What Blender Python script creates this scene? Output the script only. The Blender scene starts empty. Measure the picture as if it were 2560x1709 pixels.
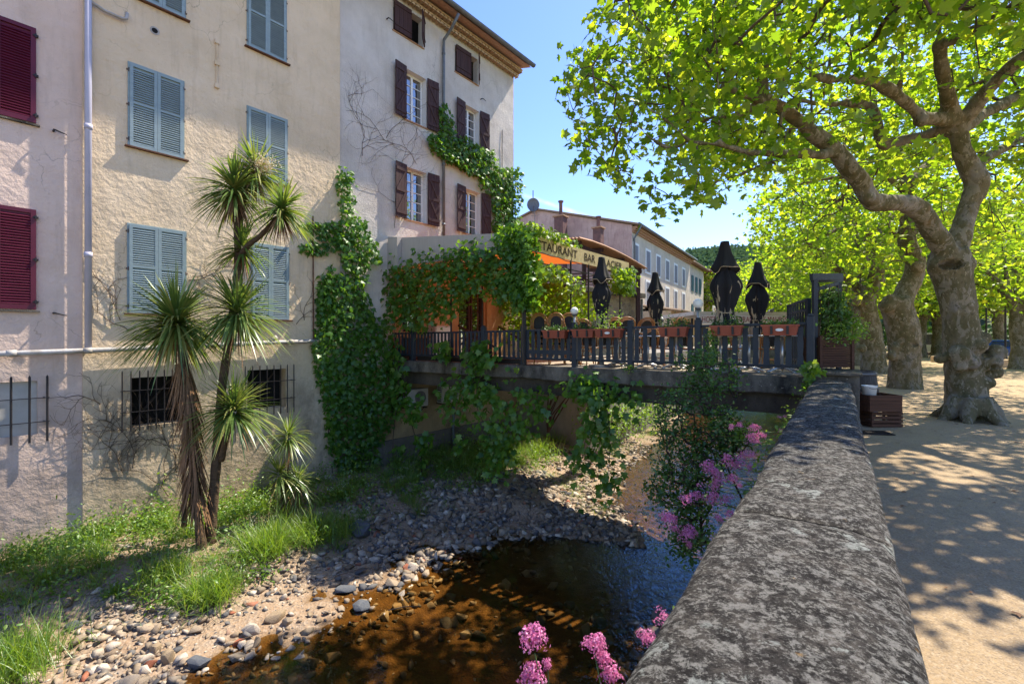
import bpy, math, random
import numpy as np
from mathutils import Vector, Matrix, noise as mnoise

rnd = random.Random(11)
rng = np.random.default_rng(11)
scene = bpy.context.scene
COL = scene.collection

# ------------------------------------------------------------------ camera, sky, sun, exposure
EYE = 1.5                       # eye height over the promenade gravel
F = 1138.0                      # focal length in photograph pixels (16 mm lens)
cam_data = bpy.data.cameras.new("camera")
cam_data.lens = 16.0
cam_data.sensor_width = 36.0
cam_data.shift_y = -0.0025
cam_data.clip_start = 0.05
cam_data.clip_end = 3000.0
cam = bpy.data.objects.new("camera", cam_data)
cam.location = (0, 0, EYE)
cam.rotation_euler = (math.radians(90), 0, 0)
COL.objects.link(cam)
scene.camera = cam

SUN_AZ, SUN_EL = 53.0, 57.0     # degrees clockwise from +Y, and above the horizon
SUNV = Vector((math.sin(math.radians(SUN_AZ)) * math.cos(math.radians(SUN_EL)),
               math.cos(math.radians(SUN_AZ)) * math.cos(math.radians(SUN_EL)),
               math.sin(math.radians(SUN_EL))))
world = bpy.data.worlds.new("World")
scene.world = world
world.use_nodes = True
wt = world.node_tree
bg = wt.nodes["Background"]
sky = wt.nodes.new("ShaderNodeTexSky")
sky.sky_type = 'NISHITA'
sky.sun_disc = False
sky.sun_elevation = math.radians(SUN_EL)
sky.sun_rotation = math.radians(SUN_AZ)
sky.air_density = 1.0
sky.dust_density = 0.25
sky.ozone_density = 3.0
wt.links.new(sky.outputs[0], bg.inputs[0])
bg.inputs[1].default_value = 0.15
# an old, thinning vapour trail low over the roofs (a line on the sky sphere)
_tc = wt.nodes.new("ShaderNodeTexCoord")
def _dir(u, v):
    return Vector(((u - 1280.0) / F, 1.0, -(v - 848.0) / F)).normalized()
_a, _b = _dir(1290, 482), _dir(1480, 544)
_pl = _a.cross(_b).normalized(); _mid = ((_a + _b) / 2).normalized()
_dn = wt.nodes.new("ShaderNodeVectorMath"); _dn.operation = 'DOT_PRODUCT'; _dn.inputs[1].default_value = _pl
_dm = wt.nodes.new("ShaderNodeVectorMath"); _dm.operation = 'DOT_PRODUCT'; _dm.inputs[1].default_value = _mid
_ab = wt.nodes.new("ShaderNodeMath"); _ab.operation = 'ABSOLUTE'
_r1 = wt.nodes.new("ShaderNodeMapRange"); _r1.inputs[1].default_value = 0.0; _r1.inputs[2].default_value = 0.006; _r1.inputs[3].default_value = 1.0; _r1.inputs[4].default_value = 0.0
_r2 = wt.nodes.new("ShaderNodeMapRange"); _r2.inputs[1].default_value = 0.9955; _r2.inputs[2].default_value = 0.9992; _r2.inputs[3].default_value = 0.0; _r2.inputs[4].default_value = 0.4
_nz = wt.nodes.new("ShaderNodeTexNoise"); _nz.inputs['Scale'].default_value = 60.0; _nz.inputs['Detail'].default_value = 4.0
_m1 = wt.nodes.new("ShaderNodeMath"); _m1.operation = 'MULTIPLY'
_m2 = wt.nodes.new("ShaderNodeMath"); _m2.operation = 'MULTIPLY'
_mx = wt.nodes.new("ShaderNodeMix"); _mx.data_type = 'RGBA'; _mx.inputs[7].default_value = (6.5, 6.7, 7.0, 1)
for _d in (_dn, _dm): wt.links.new(_tc.outputs['Generated'], _d.inputs[0])
wt.links.new(_tc.outputs['Generated'], _nz.inputs['Vector'])
wt.links.new(_dn.outputs['Value'], _ab.inputs[0]); wt.links.new(_ab.outputs[0], _r1.inputs[0]); wt.links.new(_dm.outputs['Value'], _r2.inputs[0])
wt.links.new(_r1.outputs[0], _m1.inputs[0]); wt.links.new(_r2.outputs[0], _m1.inputs[1])
wt.links.new(_m1.outputs[0], _m2.inputs[0]); wt.links.new(_nz.outputs[0], _m2.inputs[1])
wt.links.new(_m2.outputs[0], _mx.inputs[0]); _hs = wt.nodes.new('ShaderNodeHueSaturation'); _hs.inputs['Saturation'].default_value = 1.15; _hs.inputs['Hue'].default_value = 0.515; wt.links.new(sky.outputs[0], _hs.inputs['Color']); wt.links.new(_hs.outputs[0], _mx.inputs[6]); wt.links.new(_mx.outputs[2], bg.inputs[0])
sun_data = bpy.data.lights.new("sun", 'SUN')
sun_data.energy = 4.9
sun_data.angle = math.radians(0.5)
sun_data.color = (1.0, 0.91, 0.77)
sun = bpy.data.objects.new("sun", sun_data)
sun.rotation_euler = (-SUNV).to_track_quat('-Z', 'Y').to_euler()
COL.objects.link(sun)
scene.view_settings.view_transform = 'Standard'
scene.view_settings.look = 'None'
scene.view_settings.exposure = 1.2
scene.view_settings.gamma = 1.0
scene.render.engine = 'CYCLES'
scene.cycles.max_bounces = 8
scene.cycles.transparent_max_bounces = 8
scene.cycles.use_denoising = True

# ------------------------------------------------------------------ coordinates
O2 = np.array([5.31, 7.97])                       # far end of the parapet's river face
DP = np.array([0.583, 0.812]); DP /= np.linalg.norm(DP)     # along the river
LW = np.array([-DP[1], DP[0]])                    # across it, towards the houses
A2 = np.array([-3.81, 14.45])
DF = np.array([0.641, 0.767]); DF /= np.linalg.norm(DF)     # along the house fronts
NF = np.array([DF[1], -DF[0]])                    # out of the house fronts
ANG_F = math.atan2(DF[1], DF[0])
ANG_P = math.atan2(DP[1], DP[0])

def at(u, v, Y):
    return np.array([(u - 1280.0) / F * Y, Y, EYE - (v - 848.0) / F * Y])
def onz(u, v, z):
    return at(u, v, (EYE - z) * F / (v - 848.0))
def W(s, z, out=0.0):
    p = A2 + s * DF + out * NF
    return np.array([p[0], p[1], z])
def R(a, w, z):
    p = O2 + a * DP + w * LW
    return np.array([p[0], p[1], z])
def aw(p):
    q = np.array(p[:2]) - O2
    return float(q @ DP), float(q @ LW)
def hit(u, v, p0, n):           # where the sight line of a photo point meets an upright plane
    k = (u - 1280.0) / F
    Y = (p0[0] * n[0] + p0[1] * n[1]) / (k * n[0] + n[1])
    return at(u, v, Y)
def onwall(u, v, out=0.0):
    return hit(u, v, A2 + out * NF, NF)
def ona(u, v, a):
    return hit(u, v, O2 + a * DP, DP)
def sz(u, v):
    p = onwall(u, v)
    return float((p[:2] - A2) @ DF), float(p[2])

# ------------------------------------------------------------------ mesh helpers
def norm(v):
    v = np.asarray(v, float)
    return v / (np.linalg.norm(v, axis=-1, keepdims=True) + 1e-12)

def origin_of(parent):
    o = np.zeros(3)
    while parent is not None:
        o += np.array(parent.location)
        parent = parent.parent
    return o

def link(name, me, parent=None, loc=None):
    ob = bpy.data.objects.new(name, me)
    COL.objects.link(ob)
    if parent is not None:
        ob.parent = parent
    if loc is not None:
        ob.location = loc
    return ob

def tag(o, label=None, cat=None, group=None, kind=None):
    if label: o["label"] = label
    if cat: o["category"] = cat
    if group: o["group"] = group
    if kind: o["kind"] = kind
    return o

def thing(name, label, cat, loc=(0, 0, 0), group=None, rz=0.0):
    e = bpy.data.objects.new(name, None)
    e.empty_display_size = 0.2
    e.location = tuple(float(x) for x in loc)
    e.rotation_euler = (0, 0, rz)
    COL.objects.link(e)
    return tag(e, label, cat, group)

def copy_tree(o, parent=None):
    c = o.copy()
    COL.objects.link(c)
    c.parent = parent
    for ch in list(o.children):
        copy_tree(ch, c)
    return c

class MB:
    def __init__(self):
        self.v = []; self.f = []; self.m = []
    def add(self, verts, faces, mi=0):
        b = len(self.v)
        self.v.extend([tuple(float(c) for c in p) for p in verts])
        for fc in faces:
            self.f.append(tuple(b + i for i in fc)); self.m.append(mi)
        return self
    def box(self, c, size, rz=0.0, mi=0, mat=None):
        sx, sy, szz = size[0] / 2, size[1] / 2, size[2] / 2
        P = [(x, y, z) for z in (-szz, szz) for y in (-sy, sy) for x in (-sx, sx)]
        if mat is None:
            mat = Matrix.Rotation(rz, 3, 'Z')
        pts = []
        for p in P:
            q = mat @ Vector(p)
            pts.append((q.x + c[0], q.y + c[1], q.z + c[2]))
        return self.add(pts, [(0, 2, 3, 1), (4, 5, 7, 6), (0, 1, 5, 4), (2, 6, 7, 3), (0, 4, 6, 2), (1, 3, 7, 5)], mi)
    def fbox(self, s0, s1, z0, z1, o0, o1, mi=0):       # a block in house-front coordinates
        P = [W(s, z, o) for z in (z0, z1) for o in (o0, o1) for s in (s0, s1)]
        return self.add(P, [(0, 1, 3, 2), (4, 6, 7, 5), (0, 4, 5, 1), (2, 3, 7, 6), (0, 2, 6, 4), (1, 5, 7, 3)], mi)
    def rbox(self, a0, a1, w0, w1, z0, z1, mi=0):       # a block in river coordinates
        P = [R(a, w, z) for z in (z0, z1) for w in (w0, w1) for a in (a0, a1)]
        return self.add(P, [(0, 2, 3, 1), (4, 5, 7, 6), (0, 1, 5, 4), (2, 6, 7, 3), (0, 4, 6, 2), (1, 3, 7, 5)], mi)
    def bar(self, p0, p1, w, h=None, mi=0, up=(0, 0, 1)):
        h = w if h is None else h
        p0 = np.asarray(p0, float); p1 = np.asarray(p1, float)
        d = norm(p1 - p0); u = np.asarray(up, float)
        if abs(d @ u) > 0.97: u = np.array([1.0, 0.0, 0.0])
        x = norm(np.cross(d, u)); y = np.cross(x, d)
        P = []
        for p in (p0, p1):
            for sx, sy in ((-1, -1), (1, -1), (1, 1), (-1, 1)):
                P.append(p + x * sx * w / 2 + y * sy * h / 2)
        return self.add(P, [(3, 2, 1, 0), (4, 5, 6, 7), (0, 1, 5, 4), (1, 2, 6, 5), (2, 3, 7, 6), (3, 0, 4, 7)], mi)
    def tube(self, pts, rad, n=8, mi=0, cap=True, closed=False):
        pts = [np.asarray(p, float) for p in pts]
        if not hasattr(rad, '__len__'): rad = [rad] * len(pts)
        k = len(pts); V = []; x = None
        for i, p in enumerate(pts):
            if closed:
                t = norm(pts[(i + 1) % k] - pts[i - 1])
            else:
                t = norm(pts[min(i + 1, k - 1)] - pts[max(i - 1, 0)])
            if x is None:
                u = np.array([0, 0, 1.0]) if abs(t[2]) < 0.9 else np.array([1.0, 0, 0])
                x = norm(np.cross(t, u))
            else:
                x = norm(x - t * (x @ t))
            y = np.cross(t, x)
            for j in range(n):
                a = 2 * math.pi * j / n
                V.append(p + rad[i] * (math.cos(a) * x + math.sin(a) * y))
        Fs = []
        for i in range(k if closed else k - 1):
            i2 = (i + 1) % k
            for j in range(n):
                j2 = (j + 1) % n
                Fs.append((i * n + j, i * n + j2, i2 * n + j2, i2 * n + j))
        if cap and not closed:
            Fs.append(tuple(reversed(range(n)))); Fs.append(tuple((k - 1) * n + j for j in range(n)))
        return self.add(V, Fs, mi)
    def lathe(self, prof, n=20, c=(0, 0, 0), mi=0, wob=None):
        V = []
        for (r, z) in prof:
            for j in range(n):
                a = 2 * math.pi * j / n
                rr = r * (wob(a, z) if wob else 1.0)
                V.append((c[0] + rr * math.cos(a), c[1] + rr * math.sin(a), c[2] + z))
        Fs = []
        for i in range(len(prof) - 1):
            for j in range(n):
                j2 = (j + 1) % n
                Fs.append((i * n + j, i * n + j2, (i + 1) * n + j2, (i + 1) * n + j))
        if prof[0][0] > 1e-4: Fs.append(tuple(reversed(range(n))))
        if prof[-1][0] > 1e-4: Fs.append(tuple((len(prof) - 1) * n + j for j in range(n)))
        return self.add(V, Fs, mi)
    def ball(self, c, r, nu=14, nv=9, sc=(1, 1, 1), mi=0, jit=0.0):
        V = [(c[0], c[1], c[2] - r * sc[2])]
        for i in range(1, nv):
            th = math.pi * i / nv
            for j in range(nu):
                ph = 2 * math.pi * j / nu
                q = 1 + (rnd.uniform(-jit, jit) if jit else 0)
                V.append((c[0] + q * r * sc[0] * math.sin(th) * math.cos(ph), c[1] + q * r * sc[1] * math.sin(th) * math.sin(ph), c[2] - q * r * sc[2] * math.cos(th)))
        V.append((c[0], c[1], c[2] + r * sc[2])); L = len(V) - 1
        Fs = [(0, 1 + (j + 1) % nu, 1 + j) for j in range(nu)]
        for i in range(nv - 2):
            for j in range(nu):
                j2 = (j + 1) % nu
                Fs.append((1 + i * nu + j, 1 + i * nu + j2, 1 + (i + 1) * nu + j2, 1 + (i + 1) * nu + j))
        Fs += [(1 + (nv - 2) * nu + j, 1 + (nv - 2) * nu + (j + 1) % nu, L) for j in range(nu)]
        return self.add(V, Fs, mi)
    def prism(self, outline, origin, ex, ey, ez, depth, mi=0):   # outline (x, y) swept along ez
        o = np.asarray(origin, float); ex = np.asarray(ex, float); ey = np.asarray(ey, float); ez = np.asarray(ez, float)
        k = len(outline)
        V = [o + ex * x + ey * y for x, y in outline] + [o + ex * x + ey * y + ez * depth for x, y in outline]
        Fs = [tuple(reversed(range(k))), tuple(range(k, 2 * k))] + [(i, (i + 1) % k, k + (i + 1) % k, k + i) for i in range(k)]
        return self.add(V, Fs, mi)
    def build(self, name, mats, parent=None, smooth=False, bevel=0.0, origin=None):
        me = bpy.data.meshes.new(name)
        o = origin_of(parent) if parent is not None else np.zeros(3)
        loc = None
        if parent is None and origin is not None:
            o = np.asarray(origin, float); loc = tuple(o)
        V = [(p[0] - o[0], p[1] - o[1], p[2] - o[2]) for p in self.v]
        me.from_pydata(V, [], self.f)
        if not isinstance(mats, (list, tuple)): mats = [mats]
        for m in mats: me.materials.append(m)
        if len(mats) > 1: me.polygons.foreach_set('material_index', self.m)
        if smooth: me.polygons.foreach_set('use_smooth', [True] * len(me.polygons))
        me.update()
        ob = link(name, me, parent, loc)
        if bevel > 0:
            bm = ob.modifiers.new('edge', 'BEVEL'); bm.width = bevel; bm.segments = 2; bm.limit_method = 'ANGLE'
        return ob

def np_mesh(name, V, Fc, mat, parent=None, smooth=False):
    V = np.asarray(V, float) - (origin_of(parent) if parent is not None else 0)
    Fc = np.asarray(Fc, np.int32); k = Fc.shape[1]
    me = bpy.data.meshes.new(name)
    me.vertices.add(len(V)); me.vertices.foreach_set('co', np.ascontiguousarray(V, np.float32).ravel())
    me.loops.add(Fc.size); me.loops.foreach_set('vertex_index', Fc.ravel())
    me.polygons.add(len(Fc)); me.polygons.foreach_set('loop_start', np.arange(len(Fc), dtype=np.int32) * k)
    if smooth: me.polygons.foreach_set('use_smooth', np.ones(len(Fc), bool))
    me.materials.append(mat)
    me.update(calc_edges=True)
    return link(name, me, parent)

def inside(poly, x, y):
    c = np.zeros(len(x), bool); n = len(poly)
    for i in range(n):
        x1, y1 = poly[i]; x2, y2 = poly[i - 1]
        m = ((y1 > y) != (y2 > y))
        with np.errstate(divide='ignore', invalid='ignore'):
            c ^= m & (x < (x2 - x1) * (y - y1) / (y2 - y1 + 1e-12) + x1)
    return c
def sample_poly(poly, n, r=rng):
    P = np.array(poly, float); lo = P.min(0); hi = P.max(0); out = np.zeros((0, 2))
    while len(out) < n:
        q = r.uniform(lo, hi, (n * 2, 2)); q = q[inside(poly, q[:, 0], q[:, 1])]
        out = np.vstack([out, q])
    return out[:n]

# ------------------------------------------------------------------ materials
def lin(c):
    return tuple(((x / 255.0) / 12.92 if x / 255.0 <= 0.04045 else ((x / 255.0 + 0.055) / 1.055) ** 2.4) for x in c)
class NT:
    def __init__(self, name):
        self.m = bpy.data.materials.new(name); self.m.use_nodes = True
        self.t = self.m.node_tree; self.b = self.t.nodes["Principled BSDF"]; self.out = self.t.nodes["Material Output"]
        self.tc = None
    def n(self, typ, **kw):
        nd = self.t.nodes.new(typ)
        for k, v in kw.items(): setattr(nd, k, v)
        return nd
    def l(self, a, b): self.t.links.new(a, b)
    def co(self, scale=(1, 1, 1), rot=(0, 0, 0)):
        if self.tc is None: self.tc = self.n('ShaderNodeTexCoord')
        mp = self.n('ShaderNodeMapping'); self.l(self.tc.outputs['Object'], mp.inputs[0])
        mp.inputs['Scale'].default_value = scale; mp.inputs['Rotation'].default_value = rot
        return mp.outputs[0]
    def noise(self, scale, detail=5, rough=0.55, vec=None, dist=0.0):
        nd = self.n('ShaderNodeTexNoise'); nd.inputs['Scale'].default_value = scale
        nd.inputs['Detail'].default_value = detail; nd.inputs['Roughness'].default_value = rough; nd.inputs['Distortion'].default_value = dist
        self.l(vec if vec is not None else self.co(), nd.inputs['Vector'])
        return nd.outputs[0]
    def voro(self, scale, vec=None, feature='F1', out='Distance', rand=1.0):
        nd = self.n('ShaderNodeTexVoronoi', feature=feature); nd.inputs['Scale'].default_value = scale
        nd.inputs['Randomness'].default_value = rand
        self.l(vec if vec is not None else self.co(), nd.inputs['Vector'])
        return nd.outputs[out]
    def ramp(self, fac, stops, interp='LINEAR'):
        nd = self.n('ShaderNodeValToRGB'); cr = nd.color_ramp; cr.interpolation = interp
        while len(cr.elements) < len(stops): cr.elements.new(0.5)
        for e, (p, c) in zip(cr.elements, stops):
            e.position = p
            e.color = (c, c, c, 1) if not hasattr(c, '__len__') else (*c[:3], 1)
        self.l(fac, nd.inputs[0]); return nd.outputs[0]
    def mix(self, fac, a, b, blend='MIX'):
        nd = self.n('ShaderNodeMix', data_type='RGBA', blend_type=blend)
        for v, k in ((fac, 0), (a, 6), (b, 7)):
            if hasattr(v, 'is_linked'): self.l(v, nd.inputs[k])
            elif k == 0: nd.inputs[0].default_value = v
            else: nd.inputs[k].default_value = (*v[:3], 1)
        return nd.outputs[2]
    def math(self, op, a, b=0.0, clamp=False):
        nd = self.n('ShaderNodeMath', operation=op); nd.use_clamp = clamp
        for i, v in enumerate((a, b)):
            if hasattr(v, 'is_linked'): self.l(v, nd.inputs[i])
            else: nd.inputs[i].default_value = v
        return nd.outputs[0]
    def sep(self, axis='Z'):
        nd = self.n('ShaderNodeSeparateXYZ'); self.co()
        self.l(self.tc.outputs['Object'], nd.inputs[0]); return nd.outputs[axis]
    def bump(self, h, strength=0.4, dist=0.02, prev=None):
        nd = self.n('ShaderNodeBump'); nd.inputs['Strength'].default_value = strength; nd.inputs['Distance'].default_value = dist
        self.l(h, nd.inputs['Height'])
        if prev is not None: self.l(prev, nd.inputs['Normal'])
        return nd.outputs[0]
    def fin(self, color=None, rough=0.8, normal=None, metal=0.0, spec=0.3):
        b = self.b
        if color is not None:
            if hasattr(color, 'is_linked'): self.l(color, b.inputs['Base Color'])
            else: b.inputs['Base Color'].default_value = (*color[:3], 1)
        if hasattr(rough, 'is_linked'): self.l(rough, b.inputs['Roughness'])
        else: b.inputs['Roughness'].default_value = rough
        b.inputs['Metallic'].default_value = metal
        b.inputs['Specular IOR Level'].default_value = spec
        if normal is not None: self.l(normal, b.inputs['Normal'])
        return self.m
    def rand(self):                      # one value per object
        return self.n('ShaderNodeObjectInfo').outputs['Random']
    def island(self):                    # one value per loose piece
        return self.n('ShaderNodeNewGeometry').outputs['Random Per Island']

def plain(name, c1, c2=None, scale=8.0, rough=0.75, bump=0.15, bscale=60.0, stretch=(1, 1, 1), metal=0.0, spec=0.3, bd=0.01):
    t = NT(name); c2 = c2 or tuple(x * 0.7 for x in c1); vec = t.co(stretch)
    col = t.ramp(t.noise(scale, 6, 0.6, vec), [(0.3, c1), (0.7, c2)])
    return t.fin(col, rough, t.bump(t.noise(bscale, 4, 0.6, vec), bump, bd) if bump else None, metal, spec)

def plaster(name, c, c2, dark, dirt_top=-1.0, dirt_amt=0.6, rough_scale=14, bump=0.5, streak=0.35, fine=60):
    t = NT(name)
    col = t.ramp(t.noise(1.1, 7, 0.6), [(0.32, c2), (0.6, c)])
    st = t.ramp(t.noise(2.2, 6, 0.65, t.co((2.6, 2.6, 0.35))), [(0.52, 0.0), (0.78, 1.0)])
    col = t.mix(t.math('MULTIPLY', st, streak), col, tuple(x * 0.62 for x in c2))
    z = t.sep('Z')
    g = t.math('MULTIPLY_ADD', z, -0.55); g.node.inputs[2].default_value = 0.55 * dirt_top
    nz = t.ramp(t.noise(0.9, 9, 0.72, t.co((1, 1, 0.7))), [(0.40, 0.0), (0.66, 1.0)])
    d = t.math('MULTIPLY', t.math('MULTIPLY', t.math('ADD', g, 0.35, True), nz), dirt_amt, True)
    col = t.mix(d, col, dark)
    bigp = t.ramp(t.noise(0.45, 5, 0.6), [(0.46, 0.0), (0.62, 0.35)])
    col = t.mix(bigp, col, tuple(x * 0.74 for x in c2))
    wv = t.n('ShaderNodeVectorMath', operation='ADD'); t.l(t.co(), wv.inputs[0])
    nv = t.n('ShaderNodeTexNoise'); nv.inputs['Scale'].default_value = 1.6; nv.inputs['Detail'].default_value = 5; t.l(t.co(), nv.inputs['Vector']); t.l(nv.outputs['Color'], wv.inputs[1])
    ck = t.ramp(t.voro(0.75, wv.outputs[0], 'DISTANCE_TO_EDGE'), [(0.0, 0.55), (0.008, 0.0)])
    ck = t.math('MULTIPLY', ck, t.ramp(t.noise(0.7, 2, 0.5, t.co((1, 1, 1), (1, 0, 2))), [(0.5, 0.0), (0.6, 1.0)]))
    col = t.mix(ck, col, tuple(x * 0.3 for x in c2))
    sp = t.ramp(t.noise(38, 3, 0.5), [(0.68, 0.0), (0.76, 0.5)])
    col = t.mix(sp, col, tuple(x * 0.55 for x in c2))
    b1 = t.bump(t.noise(rough_scale, 8, 0.62), bump, 0.03)
    b2 = t.bump(t.noise(fine, 5, 0.7), 0.5, 0.008, b1)
    b3 = t.bump(t.noise(2.0, 4, 0.5), 0.35, 0.12, b2)
    return t.fin(col, 0.93, b3, spec=0.1)

def leaf(name, cols, trans, tw=0.45, gloss=0.06, rough=0.45):
    t = NT(name)
    n = len(cols)
    r = t.island()
    c = t.ramp(r, [((i + 0.5) / n, cols[i]) for i in range(n)])
    tr = t.ramp(r, [((i + 0.5) / len(trans), trans[i]) for i in range(len(trans))])
    d = t.n('ShaderNodeBsdfDiffuse'); t.l(c, d.inputs[0])
    tl = t.n('ShaderNodeBsdfTranslucent'); t.l(tr, tl.inputs[0])
    mx = t.n('ShaderNodeMixShader'); mx.inputs[0].default_value = tw
    t.l(d.outputs[0], mx.inputs[1]); t.l(tl.outputs[0], mx.inputs[2])
    gl = t.n('ShaderNodeBsdfGlossy'); gl.inputs[1].default_value = rough; gl.inputs[0].default_value = (0.9, 0.95, 0.9, 1)
    m2 = t.n('ShaderNodeMixShader'); m2.inputs[0].default_value = gloss
    t.l(mx.outputs[0], m2.inputs[1]); t.l(gl.outputs[0], m2.inputs[2])
    t.l(m2.outputs[0], t.out.inputs[0])
    t.t.nodes.remove(t.b)
    return t.m

def planks(name, c1, c2, stretch=(1, 1, 8), rough=0.8, bump=0.4, scale=6.0):
    t = NT(name); vec = t.co(tuple(1.0 / s if s > 1 else 6.0 for s in stretch))
    g = t.noise(scale, 8, 0.65, vec, 0.6)
    col = t.ramp(g, [(0.3, c1), (0.68, c2)])
    return t.fin(col, rough, t.bump(g, bump, 0.01), spec=0.2)

M = {}
M['cream'] = plaster('cream_plaster', (0.74, 0.58, 0.395), (0.67, 0.515, 0.335), (0.055, 0.048, 0.038), 3.05, 1.0, 9, 1.0, 0.45, 48)
M['pinkcream'] = plaster('rose_cream_plaster', (0.71, 0.545, 0.44), (0.64, 0.48, 0.375), (0.10, 0.08, 0.06), 2.3, 0.7, 10, 0.8, 0.42, 50)
M['greyplaster'] = plaster('grey_plaster', (0.62, 0.565, 0.50), (0.51, 0.455, 0.39), (0.12, 0.10, 0.08), 3.5, 0.4, 24, 0.7, 0.35, 70)
M['ochre'] = plaster('ochre_plaster', (0.50, 0.30, 0.165), (0.42, 0.25, 0.13), (0.2, 0.12, 0.06), 1, 0.2, 20, 0.3, 0.2)
M['basement'] = plaster('basement_render', (0.55, 0.40, 0.21), (0.42, 0.30, 0.16), (0.08, 0.07, 0.055), 3.4, 0.5, 16, 0.5, 0.6)
M['basegrey'] = plaster('basement_grey_render', (0.27, 0.235, 0.19), (0.20, 0.17, 0.135), (0.07, 0.06, 0.05), 2.4, 0.6, 18, 0.5, 0.5)
M['pinkwall'] = plaster('pink_plaster', (0.56, 0.40, 0.34), (0.45, 0.30, 0.26), (0.13, 0.10, 0.09), 9.0, 0.28, 6, 0.3, 0.8)
M['palewall'] = plaster('pale_plaster', (0.60, 0.53, 0.43), (0.52, 0.45, 0.36), (0.2, 0.16, 0.12), 0.0, 0.2, 6, 0.3, 0.2)
M['redwall'] = plaster('red_plaster', (0.36, 0.15, 0.12), (0.28, 0.11, 0.09), (0.1, 0.05, 0.04), 2.0, 0.3, 6, 0.3, 0.4)
M['beigewall'] = plaster('beige_plaster', (0.60, 0.45, 0.30), (0.52, 0.38, 0.25), (0.2, 0.14, 0.1), 0.0, 0.2, 6, 0.3, 0.2)
M['blueshut'] = plain('grey_blue_paint', (0.27, 0.345, 0.355), (0.215, 0.28, 0.29), 5, 0.6, 0.2, 40, (1, 1, 4))
M['maroon'] = plain('maroon_paint', (0.115, 0.008, 0.026), (0.09, 0.006, 0.02), 4, 0.4, 0.05)
M['brownwood'] = planks('dark_brown_boards', (0.028, 0.016, 0.017), (0.085, 0.045, 0.042), (1, 1, 9), 0.75, 0.5, 9)
M['shutgrey'] = plain('grey_shutter_paint', (0.24, 0.24, 0.27), (0.2, 0.2, 0.23), 4, 0.6, 0)
M['offwhite'] = plain('aged_beige_metal', (0.5, 0.47, 0.41), (0.42, 0.39, 0.33), 6, 0.5, 0.05)
M['white'] = plain('white_paint', (0.78, 0.78, 0.76), (0.72, 0.72, 0.7), 6, 0.5, 0.05)
M['whiteplaster'] = plain('white_reveal', (0.74, 0.72, 0.68), (0.66, 0.64, 0.6), 6, 0.8, 0.2)
M['rust'] = plain('rusty_iron', (0.16, 0.07, 0.035), (0.08, 0.035, 0.02), 20, 0.8, 0.3)
M['iron'] = plain('black_iron', (0.018, 0.016, 0.018), (0.03, 0.024, 0.022), 20, 0.5, 0.1)
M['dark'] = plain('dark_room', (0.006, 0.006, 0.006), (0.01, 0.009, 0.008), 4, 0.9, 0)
M['pvc'] = plain('lilac_grey_pipe', (0.46, 0.44, 0.52), (0.40, 0.39, 0.46), 4, 0.4, 0.05)
M['pipegrey'] = plain('grey_zinc', (0.16, 0.175, 0.19), (0.11, 0.12, 0.13), 6, 0.5, 0.1, metal=0.3)
M['oldpipe'] = plain('weathered_pipe', (0.48, 0.46, 0.44), (0.26, 0.22, 0.17), 5, 0.6, 0.2)
M['tile'] = plain('terracotta_tiles', (0.46, 0.27, 0.16), (0.31, 0.18, 0.11), 9, 0.85, 0.3)
M['genoise'] = plain('pale_terracotta', (0.56, 0.44, 0.32), (0.42, 0.31, 0.21), 9, 0.85, 0.3)
M['tileold'] = plain('lichened_tiles', (0.30, 0.20, 0.13), (0.16, 0.12, 0.08), 9, 0.9, 0.3)
M['pot'] = plain('terracotta_plastic', (0.33, 0.085, 0.045), (0.25, 0.06, 0.035), 5, 0.55, 0.05)
M['railpaint'] = plain('blue_grey_paint', (0.028, 0.036, 0.048), (0.018, 0.024, 0.033), 6, 0.55, 0.2, 40, (1, 1, 0.4))
M['fascia'] = plain('beige_fascia', (0.46, 0.41, 0.355), (0.41, 0.36, 0.31), 3, 0.6, 0.05, 40, (6, 6, 0.5))
M['signcream'] = plain('cream_sign', (0.56, 0.46, 0.27), (0.44, 0.36, 0.2), 5, 0.6, 0.05)
M['signtext'] = plain('brown_lettering', (0.05, 0.03, 0.02), (0.04, 0.025, 0.015), 5, 0.6, 0)
M['canvas'] = leaf('orange_canvas', [(0.42, 0.13, 0.03), (0.45, 0.15, 0.04)], [(0.50, 0.115, 0.02), (0.55, 0.13, 0.02)], 0.5, 0.0)
M['parasol'] = plain('black_canvas', (0.014, 0.014, 0.017), (0.01, 0.01, 0.012), 4, 0.75, 0.2, 30)
M['beige'] = plain('beige_piping', (0.40, 0.31, 0.20), (0.34, 0.26, 0.17), 5, 0.7, 0)
M['alu'] = plain('brushed_aluminium', (0.55, 0.56, 0.58), (0.48, 0.49, 0.5), 8, 0.35, 0.05, metal=0.8)
M['globe'] = plain('opal_glass', (0.78, 0.78, 0.72), (0.74, 0.74, 0.68), 3, 0.25, 0)
M['rattan'] = plain('glossy_rattan', (0.42, 0.19, 0.065), (0.28, 0.11, 0.035), 30, 0.35, 0.2, 80)
M['weave'] = plain('black_weave', (0.012, 0.011, 0.012), (0.03, 0.026, 0.024), 70, 0.6, 0.3, 120)
M['crate'] = planks('crate_boards', (0.05, 0.024, 0.015), (0.13, 0.06, 0.034), (8, 1, 1), 0.8, 0.5, 8)
M['planterwood'] = planks('planter_boards', (0.04, 0.02, 0.014), (0.10, 0.05, 0.032), (8, 1, 1), 0.8, 0.5, 8)
M['barrel'] = planks('weathered_barrel', (0.03, 0.028, 0.026), (0.09, 0.082, 0.075), (1, 1, 8), 0.8, 0.4, 8)
M['steel'] = plain('grey_steel', (0.16, 0.17, 0.18), (0.1, 0.1, 0.11), 10, 0.5, 0.1, metal=0.5)
M['rubber'] = plain('black_rubber', (0.012, 0.012, 0.012), None, 5, 0.8, 0)
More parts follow.
